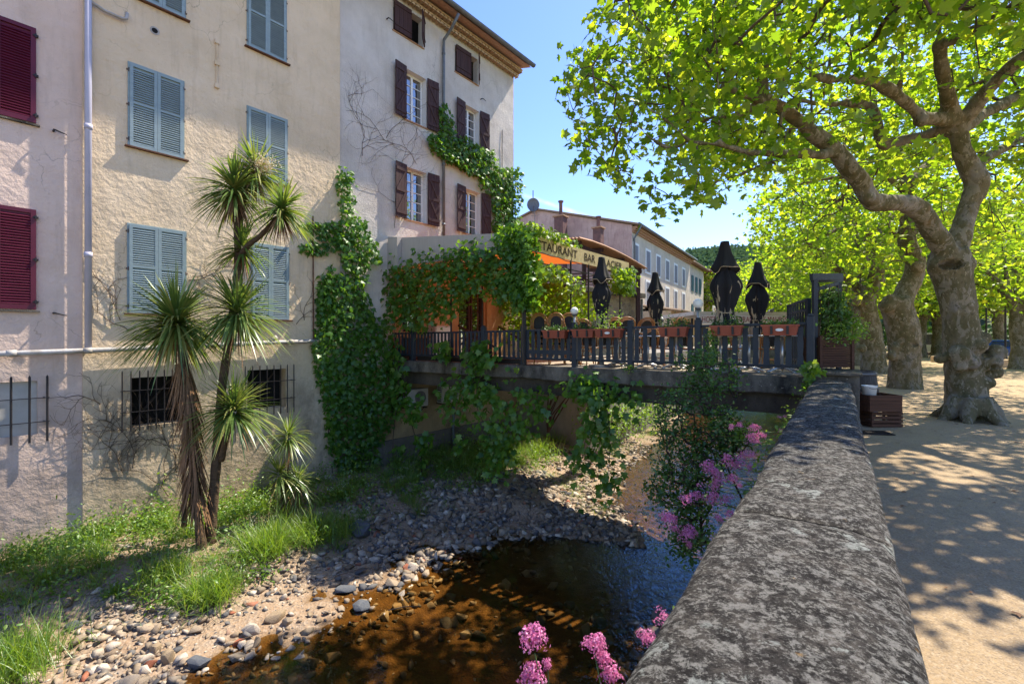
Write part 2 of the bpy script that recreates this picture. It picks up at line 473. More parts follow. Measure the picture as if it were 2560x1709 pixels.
M['carwhite'] = plain('white_car_paint', (0.7, 0.72, 0.74), (0.68, 0.7, 0.72), 2, 0.2, 0, spec=0.6)
M['carblue'] = plain('blue_car_paint', (0.02, 0.08, 0.3), (0.02, 0.07, 0.26), 2, 0.2, 0, spec=0.6)
M['cargrey'] = plain('silver_car_paint', (0.35, 0.38, 0.42), (0.33, 0.36, 0.4), 2, 0.25, 0, spec=0.6)
M['carglass'] = plain('dark_car_glass', (0.02, 0.025, 0.03), None, 2, 0.08, 0, spec=0.8)
M['signred'] = plain('red_sign_paint', (0.5, 0.02, 0.03), (0.45, 0.02, 0.03), 3, 0.4, 0)
M['yellow'] = plain('yellow_sign_paint', (0.7, 0.36, 0.02), None, 3, 0.5, 0)
M['burgundy'] = plain('burgundy_lettering', (0.25, 0.02, 0.03), None, 3, 0.6, 0)
M['banner'] = leaf('pale_banner', [(0.74, 0.68, 0.66), (0.7, 0.64, 0.62)], [(0.7, 0.62, 0.6)], 0.5, 0.0)
M['bluepanel'] = plain('teal_balcony_panel', (0.02, 0.10, 0.13), None, 2, 0.6, 0)
M['deadleaf'] = plain('dead_leaf', (0.30, 0.17, 0.085), (0.17, 0.09, 0.045), 20, 0.85, 0)
M['twig'] = plain('grey_brown_twig', (0.12, 0.085, 0.06), (0.08, 0.055, 0.04), 20, 0.9, 0.2)
M['twigdark'] = plain('dark_twig', (0.06, 0.042, 0.03), (0.04, 0.03, 0.02), 20, 0.9, 0.2)
M['stem'] = plain('green_stem', (0.10, 0.17, 0.05), (0.08, 0.13, 0.04), 20, 0.6, 0)
M['plume'] = plain('cream_blossom', (0.62, 0.48, 0.30), (0.5, 0.36, 0.2), 30, 0.8, 0.2)

def glass():
    t = NT('window_glass')
    m = t.fin((0.02, 0.025, 0.03), 0.03, t.bump(t.noise(1.5, 2), 0.02, 0.05), spec=0.9)
    t.b.inputs['IOR'].default_value = 2.4
    return m
M['glass'] = glass()

def bark_plane():
    t = NT('plane_bark')
    vec = t.co((1, 1, 0.6))
    big = t.noise(2.2, 5, 0.6, vec)
    col = t.ramp(big, [(0.34, (0.20, 0.18, 0.155)), (0.45, (0.15, 0.122, 0.07)), (0.57, (0.095, 0.084, 0.04)), (0.72, (0.21, 0.135, 0.065))])
    p2 = t.ramp(t.noise(4.5, 4, 0.6, vec, 0.8), [(0.53, 0.0), (0.55, 0.6)])
    col = t.mix(p2, col, (0.26, 0.225, 0.17))
    p3 = t.ramp(t.noise(7.5, 4, 0.6, t.co((1, 1, 0.7), (2, 1, 0)), 0.5), [(0.57, 0.0), (0.59, 0.65)])
    col = t.mix(p3, col, (0.085, 0.078, 0.035))
    fl = t.ramp(t.noise(21, 4, 0.6, vec, 0.1), [(0.60, 0.0), (0.66, 0.8)])
    col = t.mix(fl, col, (0.33, 0.285, 0.19))
    f2 = t.ramp(t.noise(23, 5, 0.6, vec, 0.3), [(0.6, 0.0), (0.66, 0.75)])
    col = t.mix(f2, col, (0.055, 0.05, 0.03))
    b = t.bump(t.noise(16, 6, 0.65, vec, 0.4), 0.7, 0.03)
    b = t.bump(t.noise(60, 4, 0.6), 0.4, 0.008, b)
    return t.fin(col, 0.9, b, spec=0.15)
M['bark'] = bark_plane()
M['cordbark'] = plain('corky_brown_bark', (0.13, 0.085, 0.05), (0.07, 0.045, 0.028), 9, 0.95, 0.9, 26, (1, 1, 2.5), bd=0.03)

PL_C = [(0.07, 0.13, 0.012), (0.10, 0.17, 0.016), (0.13, 0.20, 0.02)]
PL_T = [(0.22, 0.38, 0.012), (0.34, 0.54, 0.014), (0.52, 0.68, 0.02), (0.68, 0.76, 0.03), (0.20, 0.36, 0.012), (0.40, 0.57, 0.016)]
M['planeleaf'] = leaf('plane_leaf', PL_C, PL_T, 0.66, 0.03)
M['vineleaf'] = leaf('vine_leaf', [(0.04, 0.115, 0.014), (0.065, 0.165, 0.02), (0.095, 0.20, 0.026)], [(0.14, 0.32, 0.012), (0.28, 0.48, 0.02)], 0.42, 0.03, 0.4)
M['vinebright'] = leaf('sunlit_vine_leaf', [(0.07, 0.15, 0.015), (0.10, 0.19, 0.02)], [(0.28, 0.46, 0.012), (0.42, 0.56, 0.02)], 0.5, 0.03)  # brighter copy of the vine leaf: sunlight is put into its colour
M['shrubleaf'] = leaf('shrub_leaf', [(0.045, 0.10, 0.02), (0.07, 0.145, 0.03)], [(0.07, 0.17, 0.015), (0.12, 0.24, 0.02)], 0.3, 0.03, 0.4)
M['grassblade'] = leaf('grass_blade', [(0.09, 0.19, 0.02), (0.13, 0.24, 0.025), (0.19, 0.25, 0.05)], [(0.24, 0.44, 0.02), (0.40, 0.54, 0.035)], 0.45, 0.05)
M['weed'] = leaf('weed_leaf', [(0.08, 0.18, 0.022), (0.12, 0.24, 0.03), (0.18, 0.26, 0.05)], [(0.24, 0.44, 0.02), (0.36, 0.52, 0.035)], 0.42, 0.04)
M['cordleaf'] = leaf('sword_leaf', [(0.07, 0.125, 0.035), (0.11, 0.175, 0.04), (0.15, 0.21, 0.055), (0.27, 0.26, 0.08)], [(0.20, 0.34, 0.04), (0.36, 0.44, 0.05)], 0.35, 0.045, 0.35)
M['petal'] = leaf('pink_floret', [(0.62, 0.15, 0.36), (0.72, 0.23, 0.47), (0.80, 0.38, 0.58)], [(0.7, 0.2, 0.42), (0.8, 0.3, 0.52)], 0.4, 0.02)
M['whitepetal'] = leaf('white_floret', [(0.7, 0.72, 0.6), (0.6, 0.65, 0.5)], [(0.5, 0.55, 0.4)], 0.3, 0.02)
M['hillleaf'] = leaf('hill_foliage', [(0.05, 0.095, 0.055), (0.07, 0.125, 0.065), (0.09, 0.15, 0.075)], [(0.06, 0.12, 0.05), (0.1, 0.16, 0.06)], 0.25, 0.0)  # distance haze is put into these bluish greens

def gravel():
    t = NT('promenade_gravel')
    col = t.ramp(t.noise(0.8, 6, 0.6), [(0.3, (0.37, 0.262, 0.145)), (0.7, (0.46, 0.335, 0.19))])
    st = t.voro(115, None, 'F1', 'Color')
    hs = t.n('ShaderNodeSeparateColor'); t.l(st, hs.inputs[0])
    col = t.mix(t.math('MULTIPLY', hs.outputs[0], 0.75), col, t.ramp(hs.outputs[1], [(0.1, (0.2, 0.16, 0.12)), (0.5, (0.38, 0.29, 0.19)), (0.9, (0.48, 0.39, 0.28))]))
    n2 = t.noise(6, 6, 0.6)
    col = t.mix(t.ramp(n2, [(0.52, 0.0), (0.75, 0.5)]), col, (0.24, 0.175, 0.11))
    b = t.bump(t.noise(90, 5, 0.75), 0.9, 0.012)
    b = t.bump(t.noise(17, 7, 0.7), 0.55, 0.04, b)
    b = t.bump(t.noise(3, 6, 0.6), 0.35, 0.08, b)
    return t.fin(col, 0.95, b, spec=0.1)
M['gravel'] = gravel()

def parapet_stone():
    t = NT('lichened_stone')
    base = t.ramp(t.noise(9, 9, 0.72), [(0.34, (0.014, 0.013, 0.012)), (0.5, (0.042, 0.038, 0.034)), (0.66, (0.115, 0.102, 0.087))])
    gr = t.ramp(t.noise(24, 9, 0.76, None, 0.2), [(0.515, 0.0), (0.56, 1.0)])
    tex = t.ramp(t.noise(95, 5, 0.7), [(0.3, (0.17, 0.165, 0.15)), (0.7, (0.40, 0.39, 0.35))])
    base = t.mix(t.math('MULTIPLY', gr, 0.62), base, tex)
    g3 = t.ramp(t.noise(75, 6, 0.75), [(0.53, 0.0), (0.58, 0.7)])
    base = t.mix(g3, base, (0.26, 0.25, 0.225))
    pt = t.ramp(t.noise(5.5, 8, 0.66, t.co((1, 1, 1), (.4, 1, 2)), 0.4), [(0.60, 0.0), (0.62, 1.0)])
    tex2 = t.ramp(t.noise(60, 6, 0.75), [(0.35, (0.16, 0.17, 0.155)), (0.65, (0.40, 0.42, 0.38))])
    base = t.mix(t.math('MULTIPLY', pt, 0.85), base, tex2)
    oc = t.ramp(t.noise(13, 4, 0.55, t.co((1, 1, 1), (1, 2, 3))), [(0.70, 0.0), (0.75, 0.55)])
    base = t.mix(oc, base, (0.36, 0.2, 0.05))
    dk = t.ramp(t.noise(34, 7, 0.75), [(0.50, 0.0), (0.60, 0.9)])
    base = t.mix(dk, base, (0.016, 0.014, 0.013))
    b = t.bump(t.noise(30, 8, 0.75), 1.0, 0.03)
    b = t.bump(t.noise(130, 5, 0.75), 0.6, 0.008, b)
    b = t.bump(t.noise(4, 4, 0.5), 0.4, 0.08, b)
    return t.fin(base, 0.92, b, spec=0.12)
M['parapet'] = parapet_stone()

def concrete(name, light, dark, spots):
    t = NT(name)
    c = t.ramp(t.noise(2.6, 8, 0.66, t.co((1, 1, 0.5))), [(0.34, dark), (0.62, light)])
    sp = t.ramp(t.noise(26, 5, 0.65), [(0.62, 0.0), (0.68, 0.8)])
    c = t.mix(sp, c, spots)
    b = t.bump(t.noise(22, 8, 0.7), 0.7, 0.03)
    return t.fin(c, 0.92, b, spec=0.12)
M['concrete'] = concrete('stained_concrete', (0.17, 0.15, 0.12), (0.035, 0.032, 0.027), (0.34, 0.31, 0.25))
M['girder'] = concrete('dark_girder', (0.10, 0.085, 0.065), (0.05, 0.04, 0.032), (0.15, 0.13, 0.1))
M['deckfloor'] = concrete('deck_floor', (0.42, 0.36, 0.28), (0.3, 0.25, 0.19), (0.5, 0.45, 0.36))
M['street'] = concrete('street_surface', (0.28, 0.25, 0.21), (0.2, 0.18, 0.15), (0.34, 0.3, 0.25))

def rubble():
    t = NT('rubble_stone')
    v = t.voro(4.2, t.co((1, 1, 1.5)), 'F1', 'Color')
    s = t.n('ShaderNodeSeparateColor'); t.l(v, s.inputs[0])
    c = t.ramp(s.outputs[0], [(0.0, (0.22, 0.17, 0.12)), (0.5, (0.33, 0.26, 0.18)), (1.0, (0.16, 0.13, 0.11))])
    e = t.voro(4.2, t.co((1, 1, 1.5)), 'DISTANCE_TO_EDGE', 'Distance')
    c = t.mix(t.ramp(e, [(0.02, 1.0), (0.07, 0.0)]), c, (0.30, 0.25, 0.19))
    return t.fin(c, 0.95, t.bump(e, 0.8, 0.05), spec=0.1)
M['rubble'] = rubble()

def bed():
    t = NT('stream_bed')
    c = t.ramp(t.noise(1.6, 7, 0.62), [(0.3, (0.24, 0.15, 0.085)), (0.55, (0.30, 0.21, 0.135)), (0.75, (0.20, 0.155, 0.115))])
    v = t.voro(26, None, 'F1', 'Color'); s = t.n('ShaderNodeSeparateColor'); t.l(v, s.inputs[0])
    c = t.mix(t.math('MULTIPLY', s.outputs[2], 0.6), c, t.ramp(s.outputs[0], [(0.0, (0.09, 0.085, 0.085)), (0.4, (0.22, 0.18, 0.14)), (0.8, (0.34, 0.28, 0.22)), (1, (0.4, 0.35, 0.29))]))
    # wet, silty brown below the water line
    wet = t.ramp(t.math('ADD', t.sep('Z'), 3.5), [(0.487, 1.0), (0.517, 0.0)])
    cw = t.ramp(t.noise(5, 7, 0.65), [(0.3, (0.06, 0.034, 0.012)), (0.7, (0.19, 0.102, 0.032))])
    c = t.mix(wet, c, cw)
    b = t.bump(t.voro(26), 0.5, 0.03)
    b = t.bump(t.noise(40, 6, 0.7), 0.5, 0.01, b)
    return t.fin(c, 0.9, b, spec=0.2)
M['bed'] = bed()

def stones():
    t = NT('river_stone')
    r = t.math('ADD', t.island(), t.rand()); r = t.math('FRACT', r)
    c = t.ramp(r, [(0.0, (0.075, 0.08, 0.09)), (0.2, (0.14, 0.135, 0.13)), (0.36, (0.26, 0.20, 0.135)), (0.54, (0.38, 0.30, 0.215)), (0.70, (0.16, 0.115, 0.075)), (0.84, (0.55, 0.48, 0.39)), (0.985, (0.28, 0.22, 0.16)), (0.995, (0.32, 0.11, 0.06))])
    c = t.mix(t.ramp(t.noise(14, 6, 0.65), [(0.4, 0.0), (0.75, 0.5)]), c, (0.14, 0.11, 0.085))
    b = t.bump(t.noise(24, 6, 0.7), 0.6, 0.02)
    return t.fin(c, 0.85, b, spec=0.25)
M['stone'] = stones()

def water():
    t = NT('stream_water')
    vec = t.co((1, 1, 1))
    wv = t.noise(6.0, 3, 0.6, t.co((1.0, 1.0, 1.0)), 0.8)
    wv2 = t.noise(26, 2, 0.5)
    mask = t.ramp(t.math('ADD', t.math('MULTIPLY', t.sep('X'), 0.2), t.math('MULTIPLY', t.noise(0.8, 2, 0.5), 0.4)), [(0.28, 0.07), (0.75, 1.0)])
    h = t.math('MULTIPLY', t.math('ADD', wv, t.math('MULTIPLY', wv2, 0.35)), mask)
    nb = t.bump(h, 0.45, 0.06)
    gl = t.n('ShaderNodeBsdfGlossy'); gl.inputs[0].default_value = (0.5, 0.78, 1, 1); gl.inputs[1].default_value = 0.02; t.l(nb, gl.inputs['Normal'])  # blue put into the mirror colour to deepen the reflected sky
    tr = t.n('ShaderNodeBsdfTransparent'); tr.inputs[0].default_value = (0.84, 0.70, 0.47, 1)
    fr = t.n('ShaderNodeFresnel'); fr.inputs[0].default_value = 1.65; t.l(nb, fr.inputs['Normal'])
    mx = t.n('ShaderNodeMixShader'); t.l(fr.outputs[0], mx.inputs[0]); t.l(tr.outputs[0], mx.inputs[1]); t.l(gl.outputs[0], mx.inputs[2])
    t.l(mx.outputs[0], t.out.inputs[0]); t.t.nodes.remove(t.b)
    return t.m
M['water'] = water()

# ------------------------------------------------------------------ the ground
def sstep(a, b, x):
    t = np.clip((x - a) / (b - a), 0, 1); return t * t * (3 - 2 * t)
SH_A = np.array([-20, -8, -6, -4.2, -2.6, -1.6, -0.9, -0.4, 0.05, 0.5, 1.2, 3.0, 5.4, 10.6, 15.2, 60])
SH_W = np.array([7.2, 6.9, 6.2, 6.25, 6.4, 6.2, 5.6, 4.6, 3.2, 3.25, 3.9, 5.0, 5.5, 6.2, 6.8, 7.0])
def vnoise(x, y, s, seed=0.0):
    return np.array([mnoise.noise((float(a) * s, float(b) * s, seed)) for a, b in zip(np.ravel(x), np.ravel(y))]).reshape(np.shape(x))
def bed_z(a, w, detail=True):
    a = np.asarray(a, float); w = np.asarray(w, float)
    ws = np.interp(a, SH_A, SH_W)
    if detail: ws = ws + 0.22 * vnoise(a, w * 0, 1.3, 3.1)
    wh = 11.2 - 0.0735 * a
    d = w - ws
    z = np.where(d < 0, -3.0 - 0.2 * sstep(0, 1.2, -d) - 0.02, -3.0 + 0.32 * sstep(0, 1.0, d / np.maximum(wh - ws, 2.5)) + 0.28 * sstep(1.6, 3.2, d))
    z = z + 0.16 * sstep(0.9, 0.0, w) * sstep(-9, -4, a)
    z = np.where((a > -3.4) & (a < -1.0), np.maximum(z, -3.2 + 0.27 * np.exp(-((a + 2.3) / 0.7) ** 2 - ((w - 1.5) / 0.9) ** 2)), z)
    if detail:
        z = z + 0.05 * vnoise(a, w, 1.1, 7.7) + 0.025 * vnoise(a, w, 4.0, 1.7)
    return z
def grid_mesh(name, A, Wd, zf, mat):
    AA, WW = np.meshgrid(A, Wd, indexing='ij')
    Z = zf(AA, WW)
    X = O2[0] + AA * DP[0] + WW * LW[0]; Y = O2[1] + AA * DP[1] + WW * LW[1]
    V = np.stack([X, Y, Z], -1).reshape(-1, 3)
    na, nw = AA.shape
    i = np.arange(na - 1)[:, None] * nw + np.arange(nw - 1)[None, :]
    i = i.ravel()
    return np_mesh(name, V, np.stack([i, i + nw, i + nw + 1, i + 1], 1), mat, None, True)
stream = grid_mesh('stream_bed', np.concatenate([np.arange(-14, 14, 0.11), np.arange(14, 61, 0.5)]), np.arange(-0.2, 13.6, 0.11), bed_z, M['bed'])
tag(stream, 'brown silt and gravel bed of the stream', kind='structure')
wmb = MB()
wmb.add([R(-14, -0.1, -3.0), R(60, -0.1, -3.0), R(60, 7.6, -3.0), R(-14, 7.6, -3.0)], [(0, 1, 2, 3)])
tag(wmb.build('water', M['water']), 'shallow amber stream water', kind='structure')

g = MB()
NA, NW = 90, 40
def sheet(mb, a0, a1, w0, w1, z):
    mb.add([R(a0, w0, z), R(a1, w0, z), R(a1, w1, z), R(a0, w1, z)], [(0, 1, 2, 3)])
sheet(g, -40, 900, -900, -0.25, 0.0)
sheet(g, 60, 900, -0.25, 900, 0.0)
g.add([R(60, -0.25, 0), R(60, 900, 0), R(60, 900, -4), R(60, -0.25, -4)], [(0, 1, 2, 3)])
tag(g.build('promenade', M['gravel']), 'pale gravel promenade under the plane trees', kind='structure')
g = MB()
g.rbox(6.2, 59.9, 7.4, 60, -3.6, 0.8)
tag(g.build('street', M['street']), 'street along the far bank', kind='structure')

# ------------------------------------------------------------------ parapet wall along the promenade
par = thing('parapet_wall', 'long lichen-covered stone parapet with rounded coping beside the stream', 'wall', R(-6, -0.23, 0))
def coping(a0, a1):
    prof = [(-0.50, 0.60), (-0.50, 0.715), (-0.492, 0.755), (-0.465, 0.78), (-0.38, 0.797), (-0.23, 0.805), (-0.08, 0.799), (0.005, 0.784), (0.033, 0.758), (0.04, 0.715), (0.04, 0.60)]
    # finer profile
    P = []
    for (w0, z0), (w1, z1) in zip(prof[:-1], prof[1:]):
        for q in range(3): P.append((w0 + (w1 - w0) * q / 3, z0 + (z1 - z0) * q / 3))
    P.append(prof[-1])
    n = max(8, int((a1 - a0) / 0.05)); V = []
    for i in range(n + 1):
        a = a0 + (a1 - a0) * i / n
        e = min(i, n - i)
        drop = 0.016 if e == 0 else (0.004 if e == 1 else 0.0)
        for w, z in P:
            q = mnoise.noise((a * 1.1, w * 3, 0.3)) * 0.018 + mnoise.noise((a * 4, w * 6, 2.3)) * 0.009 + mnoise.noise((a * 13, w * 14, 5.3)) * 0.004
            V.append(R(a, w + (q if abs(w + .23) > .24 else 0), z + q - drop))
    k = len(P); Fs = []
    for i in range(n):
        for j in range(k - 1):
            Fs.append((i * k + j, i * k + j + 1, (i + 1) * k + j + 1, (i + 1) * k + j))
    Fs.append(tuple(range(k))); Fs.append(tuple(reversed(range(n * k, n * k + k))))
    mb = MB(); mb.add(V, Fs); return mb
joints = [-14, -11.6, -9.4, -7.45, -5.15, -2.85, -0.95, 0.05]
for a0, a1 in zip(joints[:-1], joints[1:]):
    coping(a0 + 0.004, a1 - 0.004).build('coping_stone', M['parapet'], par, True)
mb = MB(); mb.rbox(-14, 0.05, -0.46, 0.0, -3.6, 0.605)
mb.build('wall_body', M['concrete'], par)
ret = MB(); ret.rbox(0.055, 59.95, -0.45, 0.0, -3.6, 0.45)
tag(ret.build('embankment_wall', M['basement'], origin=R(20, -.2, -3)), 'river wall running on beyond the restaurant bridge', 'wall')

# ------------------------------------------------------------------ the three houses
def facade(mb, s0, s1, z0, z1, holes=(), out=0.0, reveal=0.22, mi=0, mr=None, step=None):
    S = sorted({s0, s1, *[h[0] for h in holes], *[h[1] for h in holes]})
    Z = sorted({z0, z1, *[h[2] for h in holes], *[h[3] for h in holes]})
    for a, b in zip(S[:-1], S[1:]):
        for c, d in zip(Z[:-1], Z[1:]):
            ms, mz = (a + b) / 2, (c + d) / 2
            if any(h[0] < ms < h[1] and h[2] < mz < h[3] for h in holes): continue
            mb.add([W(a, c, out), W(b, c, out), W(b, d, out), W(a, d, out)], [(0, 1, 2, 3)], mi)
    m2 = mi if mr is None else mr
    for (a, b, c, d) in holes:
        o2 = out - reveal
        for q in (((a, c), (a, d)), ((a, d), (b, d)), ((b, d), (b, c)), ((b, c), (a, c))):
            (p, z), (p2, z2) = q
            mb.add([W(p, z, out), W(p2, z2, out), W(p2, z2, o2), W(p, z, o2)], [(0, 1, 2, 3)], m2)
def house_sides(mb, s0, s1, z0, z1, depth, mi=0, out=0.0):
    mb.add([W(s0, z0, out), W(s0, z1, out), W(s0, z1, -depth), W(s0, z0, -depth)], [(0, 1, 2, 3)], mi)
    mb.add([W(s1, z0, out), W(s1, z0, -depth), W(s1, z1, -depth), W(s1, z1, out)], [(0, 1, 2, 3)], mi)
    mb.add([W(s0, z0, -depth), W(s0, z1, -depth), W(s1, z1, -depth), W(s1, z0, -depth)], [(0, 1, 2, 3)], mi)
def tiled_roof(name, parent, s0, s1, zev, depth, over=0.55, pitch=0.3, mat='tile'):
    mb = MB()
    half = depth / 2
    for (o0, z0, o1, z1) in ((over, zev, -half, zev + pitch * (half + over)), (-half, zev + pitch * (half + over), -depth - 0.3, zev + 0.0)):
        n = int((s1 - s0) / 0.11)
        V = []
        for i in range(n + 1):
            s = s0 + (s1 - s0) * i / n; b = 0.05 if i % 2 else 0.0
            V += [W(s, z0 + b, o0), W(s, z1 + b, o1)]
        mb.add(V, [(2 * i, 2 * i + 2, 2 * i + 3, 2 * i + 1) for i in range(n)])
        V = [W(s0, z0 - .07, o0), W(s1, z0 - .07, o0), W(s1, z1 - .07, o1), W(s0, z1 - .07, o1)]
        mb.add(V, [(0, 1, 2, 3)])
    return mb.build(name, M[mat], parent)
def genoise(name, parent, s0, s1, ztop, rows=2, mat='tile', proj=0.16, r=0.07):
    mb = MB()
    for k in range(rows):
        o1 = proj * (k + 1); z0 = ztop - (rows - k) * 0.115
        mb.fbox(s0, s1, z0 + 0.075, z0 + 0.13, 0.0, o1 + 0.01)
        n = int((s1 - s0) / 0.17)
        for i in range(n):
            s = s0 + (i + 0.5) * (s1 - s0) / n
            V = []
            for o in (0.0, o1):
                for q in range(7):
                    a = math.pi * q / 6
                    V.append(W(s + 0.075 * math.cos(a), z0 + 0.075 * math.sin(a), o))
            mb.add(V, [(j, j + 1, 8 + j, 7 + j) for j in range(6)] + [tuple(range(7, 14))])
    return mb.build(name, M[mat], parent)
def louvre(name, parent, s0, s1, z0, z1, mat, mid=True, out=0.035, fr=0.055, pitch=0.047, thick=0.035):
    mb = MB()
    mb.fbox(s0, s0 + fr, z0, z1, out - thick / 2, out + thick / 2)
    mb.fbox(s1 - fr, s1, z0, z1, out - thick / 2, out + thick / 2)
    zs = [z0, z1 - fr] + ([(z0 + z1) / 2 + 0.03] if mid else [])
    for z in zs: mb.fbox(s0 + fr, s1 - fr, z, z + fr * (1.25 if z == z0 else 1), out - thick / 2 + .001, out + thick / 2 - .001)
    z = z0 + fr * 1.25 + 0.008
    while z < z1 - fr - pitch * 0.8:
        if not (mid and (z0 + z1) / 2 + 0.03 - pitch * .8 < z < (z0 + z1) / 2 + 0.03 + fr):
            j = rnd.uniform(-.003, .003)
            P = [W(s, z + dz + j, o) for (dz, o) in ((0.0, out + 0.016), (0.007, out + 0.016), (pitch * 0.8, out - 0.012), (pitch * 0.8 - 0.007, out - 0.012)) for s in (s0 + fr, s1 - fr)]
            mb.add(P, [(0, 1, 3, 2), (2, 3, 5, 4), (4, 5, 7, 6), (6, 7, 1, 0)])
        z += pitch
    mb.fbox(s0 + fr, s1 - fr, z0 + .01, z1 - .01, out - 0.03, out - 0.022)
    return mb.build(name, M[mat], parent)
def hinges(parent, s, zs, mat='rust', side=1):
    for z in zs:
        mb = MB(); mb.fbox(s - 0.035, s + 0.035, z - 0.015, z + 0.015, 0.0, 0.07); mb.fbox(s - .01, s + .01, z - .04, z + .04, 0.04, 0.075)
        mb.build('hinge', M[mat], parent)
def catch(parent, s, z, mat='iron'):
    mb = MB(); mb.tube([W(s, z, 0), W(s, z, 0.1), W(s + 0.03, z - 0.01, 0.12), W(s + 0.17, z - 0.05, 0.13)], [0.02, 0.018, 0.016, 0.008], 6)
    mb.build('shutter_catch', M[mat], parent)
def grille(parent, s0, s1, z0, z1, n, rails, r=0.014, out=0.10):
    mb = MB()
    for i in range(n):
        s = s0 + (s1 - s0) * i / (n - 1)
        mb.tube([W(s, z0, out), W(s, z1 - .03, out), W(s, z1, out)], [r, r, r * 0.2], 6)
    for z in rails:
        mb.bar(W(s0 - 0.03, z, out + 0.005), W(s1 + 0.03, z, out + 0.005), 0.026, 0.014)
    for s in (s0 + .04, s1 - .04):
        for z in rails: mb.bar(W(s, z, 0), W(s, z, out), 0.02)
    return mb.build('window_grille', M['iron'], parent)
def sill(parent, s0, s1, z, mat='rust', h=0.04, proj=0.09):
    mb = MB(); mb.fbox(s0, s1, z - h, z, -0.02, proj); return mb.build('window_sill', M[mat], parent)

# left house
h = thing('rose_house', 'rose-beige plastered house with maroon louvred shutters at the left edge', 'house', W(-9, -2.5, -4))
S0, S1 = -16.0, -7.2
mb = MB(); facade(mb, S0, S1, -3.2, 12.2, [(-8.35, -7.81, -0.26, 0.73)], reveal=0.1); house_sides(mb, S0, S1, -3.2, 12.2, 9)
mb.build('wall', M['pinkcream'], h)
tiled_roof('roof', h, S0, S1, 12.25, 9, 1.0); genoise('eaves_course', h, S0, S1, 12.22)
for z0, z1 in ((5.49, 7.24), (2.05, 3.89)):
    louvre('shutter', h, -8.34, -7.83, z0, z1, 'maroon', False, pitch=0.05, fr=0.07)
    louvre('shutter', h, -8.87, -8.345, z0, z1, 'maroon', False, pitch=0.05, fr=0.07)
    hinges(h, -7.835, [z0 + 0.14, (z0 + z1) / 2, z1 - 0.14], 'iron')
    sill(h, -8.9, -7.78, z0 - 0.02, 'concrete', 0.03, 0.06)
    catch(h, -7.6, z0 - 0.05)
mb = MB(); mb.fbox(-8.35, -7.81, -0.26, 0.73, -0.10, -0.07); mb.build('blind', M['offwhite'], h)
grille(h, -8.6, -7.69, -0.39, 0.84, 5, (-0.02, 0.42), 0.018)

# middle house
h = thing('cream_house', 'cream plastered house with closed blue-grey louvred shutters behind the cabbage trees', 'house', W(-4.5, -2.5, -4))
S0, S1 = -7.2, -1.8
gh = [(-6.47, -5.55, -0.33, 0.70), (-4.24, -3.32, -0.25, 0.74)]
mb = MB(); facade(mb, S0, S1, -3.2, 12.4, gh, 0.05, 0.35)
mb.add([W(S1, -3.2, .05), W(S1, -3.2, -9), W(S1, 12.4, -9), W(S1, 12.4, .05)], [(0, 1, 2, 3)])
mb.add([W(S0, -3.2, .05), W(S0, -3.2, -9), W(S0, 12.4, -9), W(S0, 12.4, .05)], [(0, 1, 2, 3)])
mb.build('wall', M['cream'], h)
tiled_roof('roof', h, S0, S1, 12.4, 9, 1.0); genoise('eaves_course', h, S0, S1, 12.38)
for a, b, c, d in gh:
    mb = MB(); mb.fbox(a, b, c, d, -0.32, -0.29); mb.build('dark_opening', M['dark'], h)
    mb = MB(); mb.bar(W(a + .1, c + .1, -.2), W(b - .2, d - .1, -.2), 0.06, 0.03); mb.build('old_board', M['twigdark'], h)
grille(h, -6.62, -5.50, -0.40, 0.86, 9, (0.0, 0.44), 0.012, 0.14)
grille(h, -4.32, -3.15, -0.40, 0.86, 8, (-0.02, 0.44), 0.012, 0.14)
for (a, b, c, d, ml) in ((-6.49, -5.57, 5.51, 7.22, 1), (-6.50, -5.53, 2.05, 3.88, 1), (-4.23, -3.31, 5.50, 7.20, 1), (-4.14, -3.27, 2.01, 3.87, 1), (-6.35, -5.54, 8.64, 10.35, 1), (-4.23, -3.33, 8.68, 10.4, 1)):
    mb = MB()
    for q in ((a - .03, a, c, d + .03), (b, b + .03, c, d + .03), (a, b, d, d + .03)): mb.fbox(*q, 0.04, 0.075)
    mb.build('shutter_frame', M['blueshut'], h)
    m_ = (a + b) / 2
    louvre('shutter', h, a, m_ - 0.002, c, d, 'blueshut', True, 0.085)
    louvre('shutter', h, m_ + 0.002, b, c, d, 'blueshut', True, 0.085)
    hinges(h, a - 0.015, [c + .14, (c + d) / 2, d - .14]); hinges(h, b + 0.015, [c + .14, (c + d) / 2, d - .14])
    sill(h, a - 0.08, b + 0.1, c - 0.005, 'rust', 0.03, 0.13)
mb = MB(); mb.tube([W(-6.07, 8.11, 0.02), W(-6.07, 8.11, 0.065)], [0.075, 0.085], 16); mb.build('vent', M['oldpipe'], h)
mb = MB(); mb.tube([W(-6.07, 8.11, 0.064), W(-6.07, 8.11, 0.07)], [0.055, 0.05], 16); mb.build('vent_hole', M['dark'], h)
mb = MB(); mb.bar(W(-4.9, 7.35, 0.075), W(-4.9, 8.52, 0.075), 0.035, 0.03)
for z in (7.42, 7.95, 8.45): mb.fbox(-4.95, -4.86, z - .05, z + .05, 0.05, 0.11)
mb.build('cable_conduit', M['cream'], h)
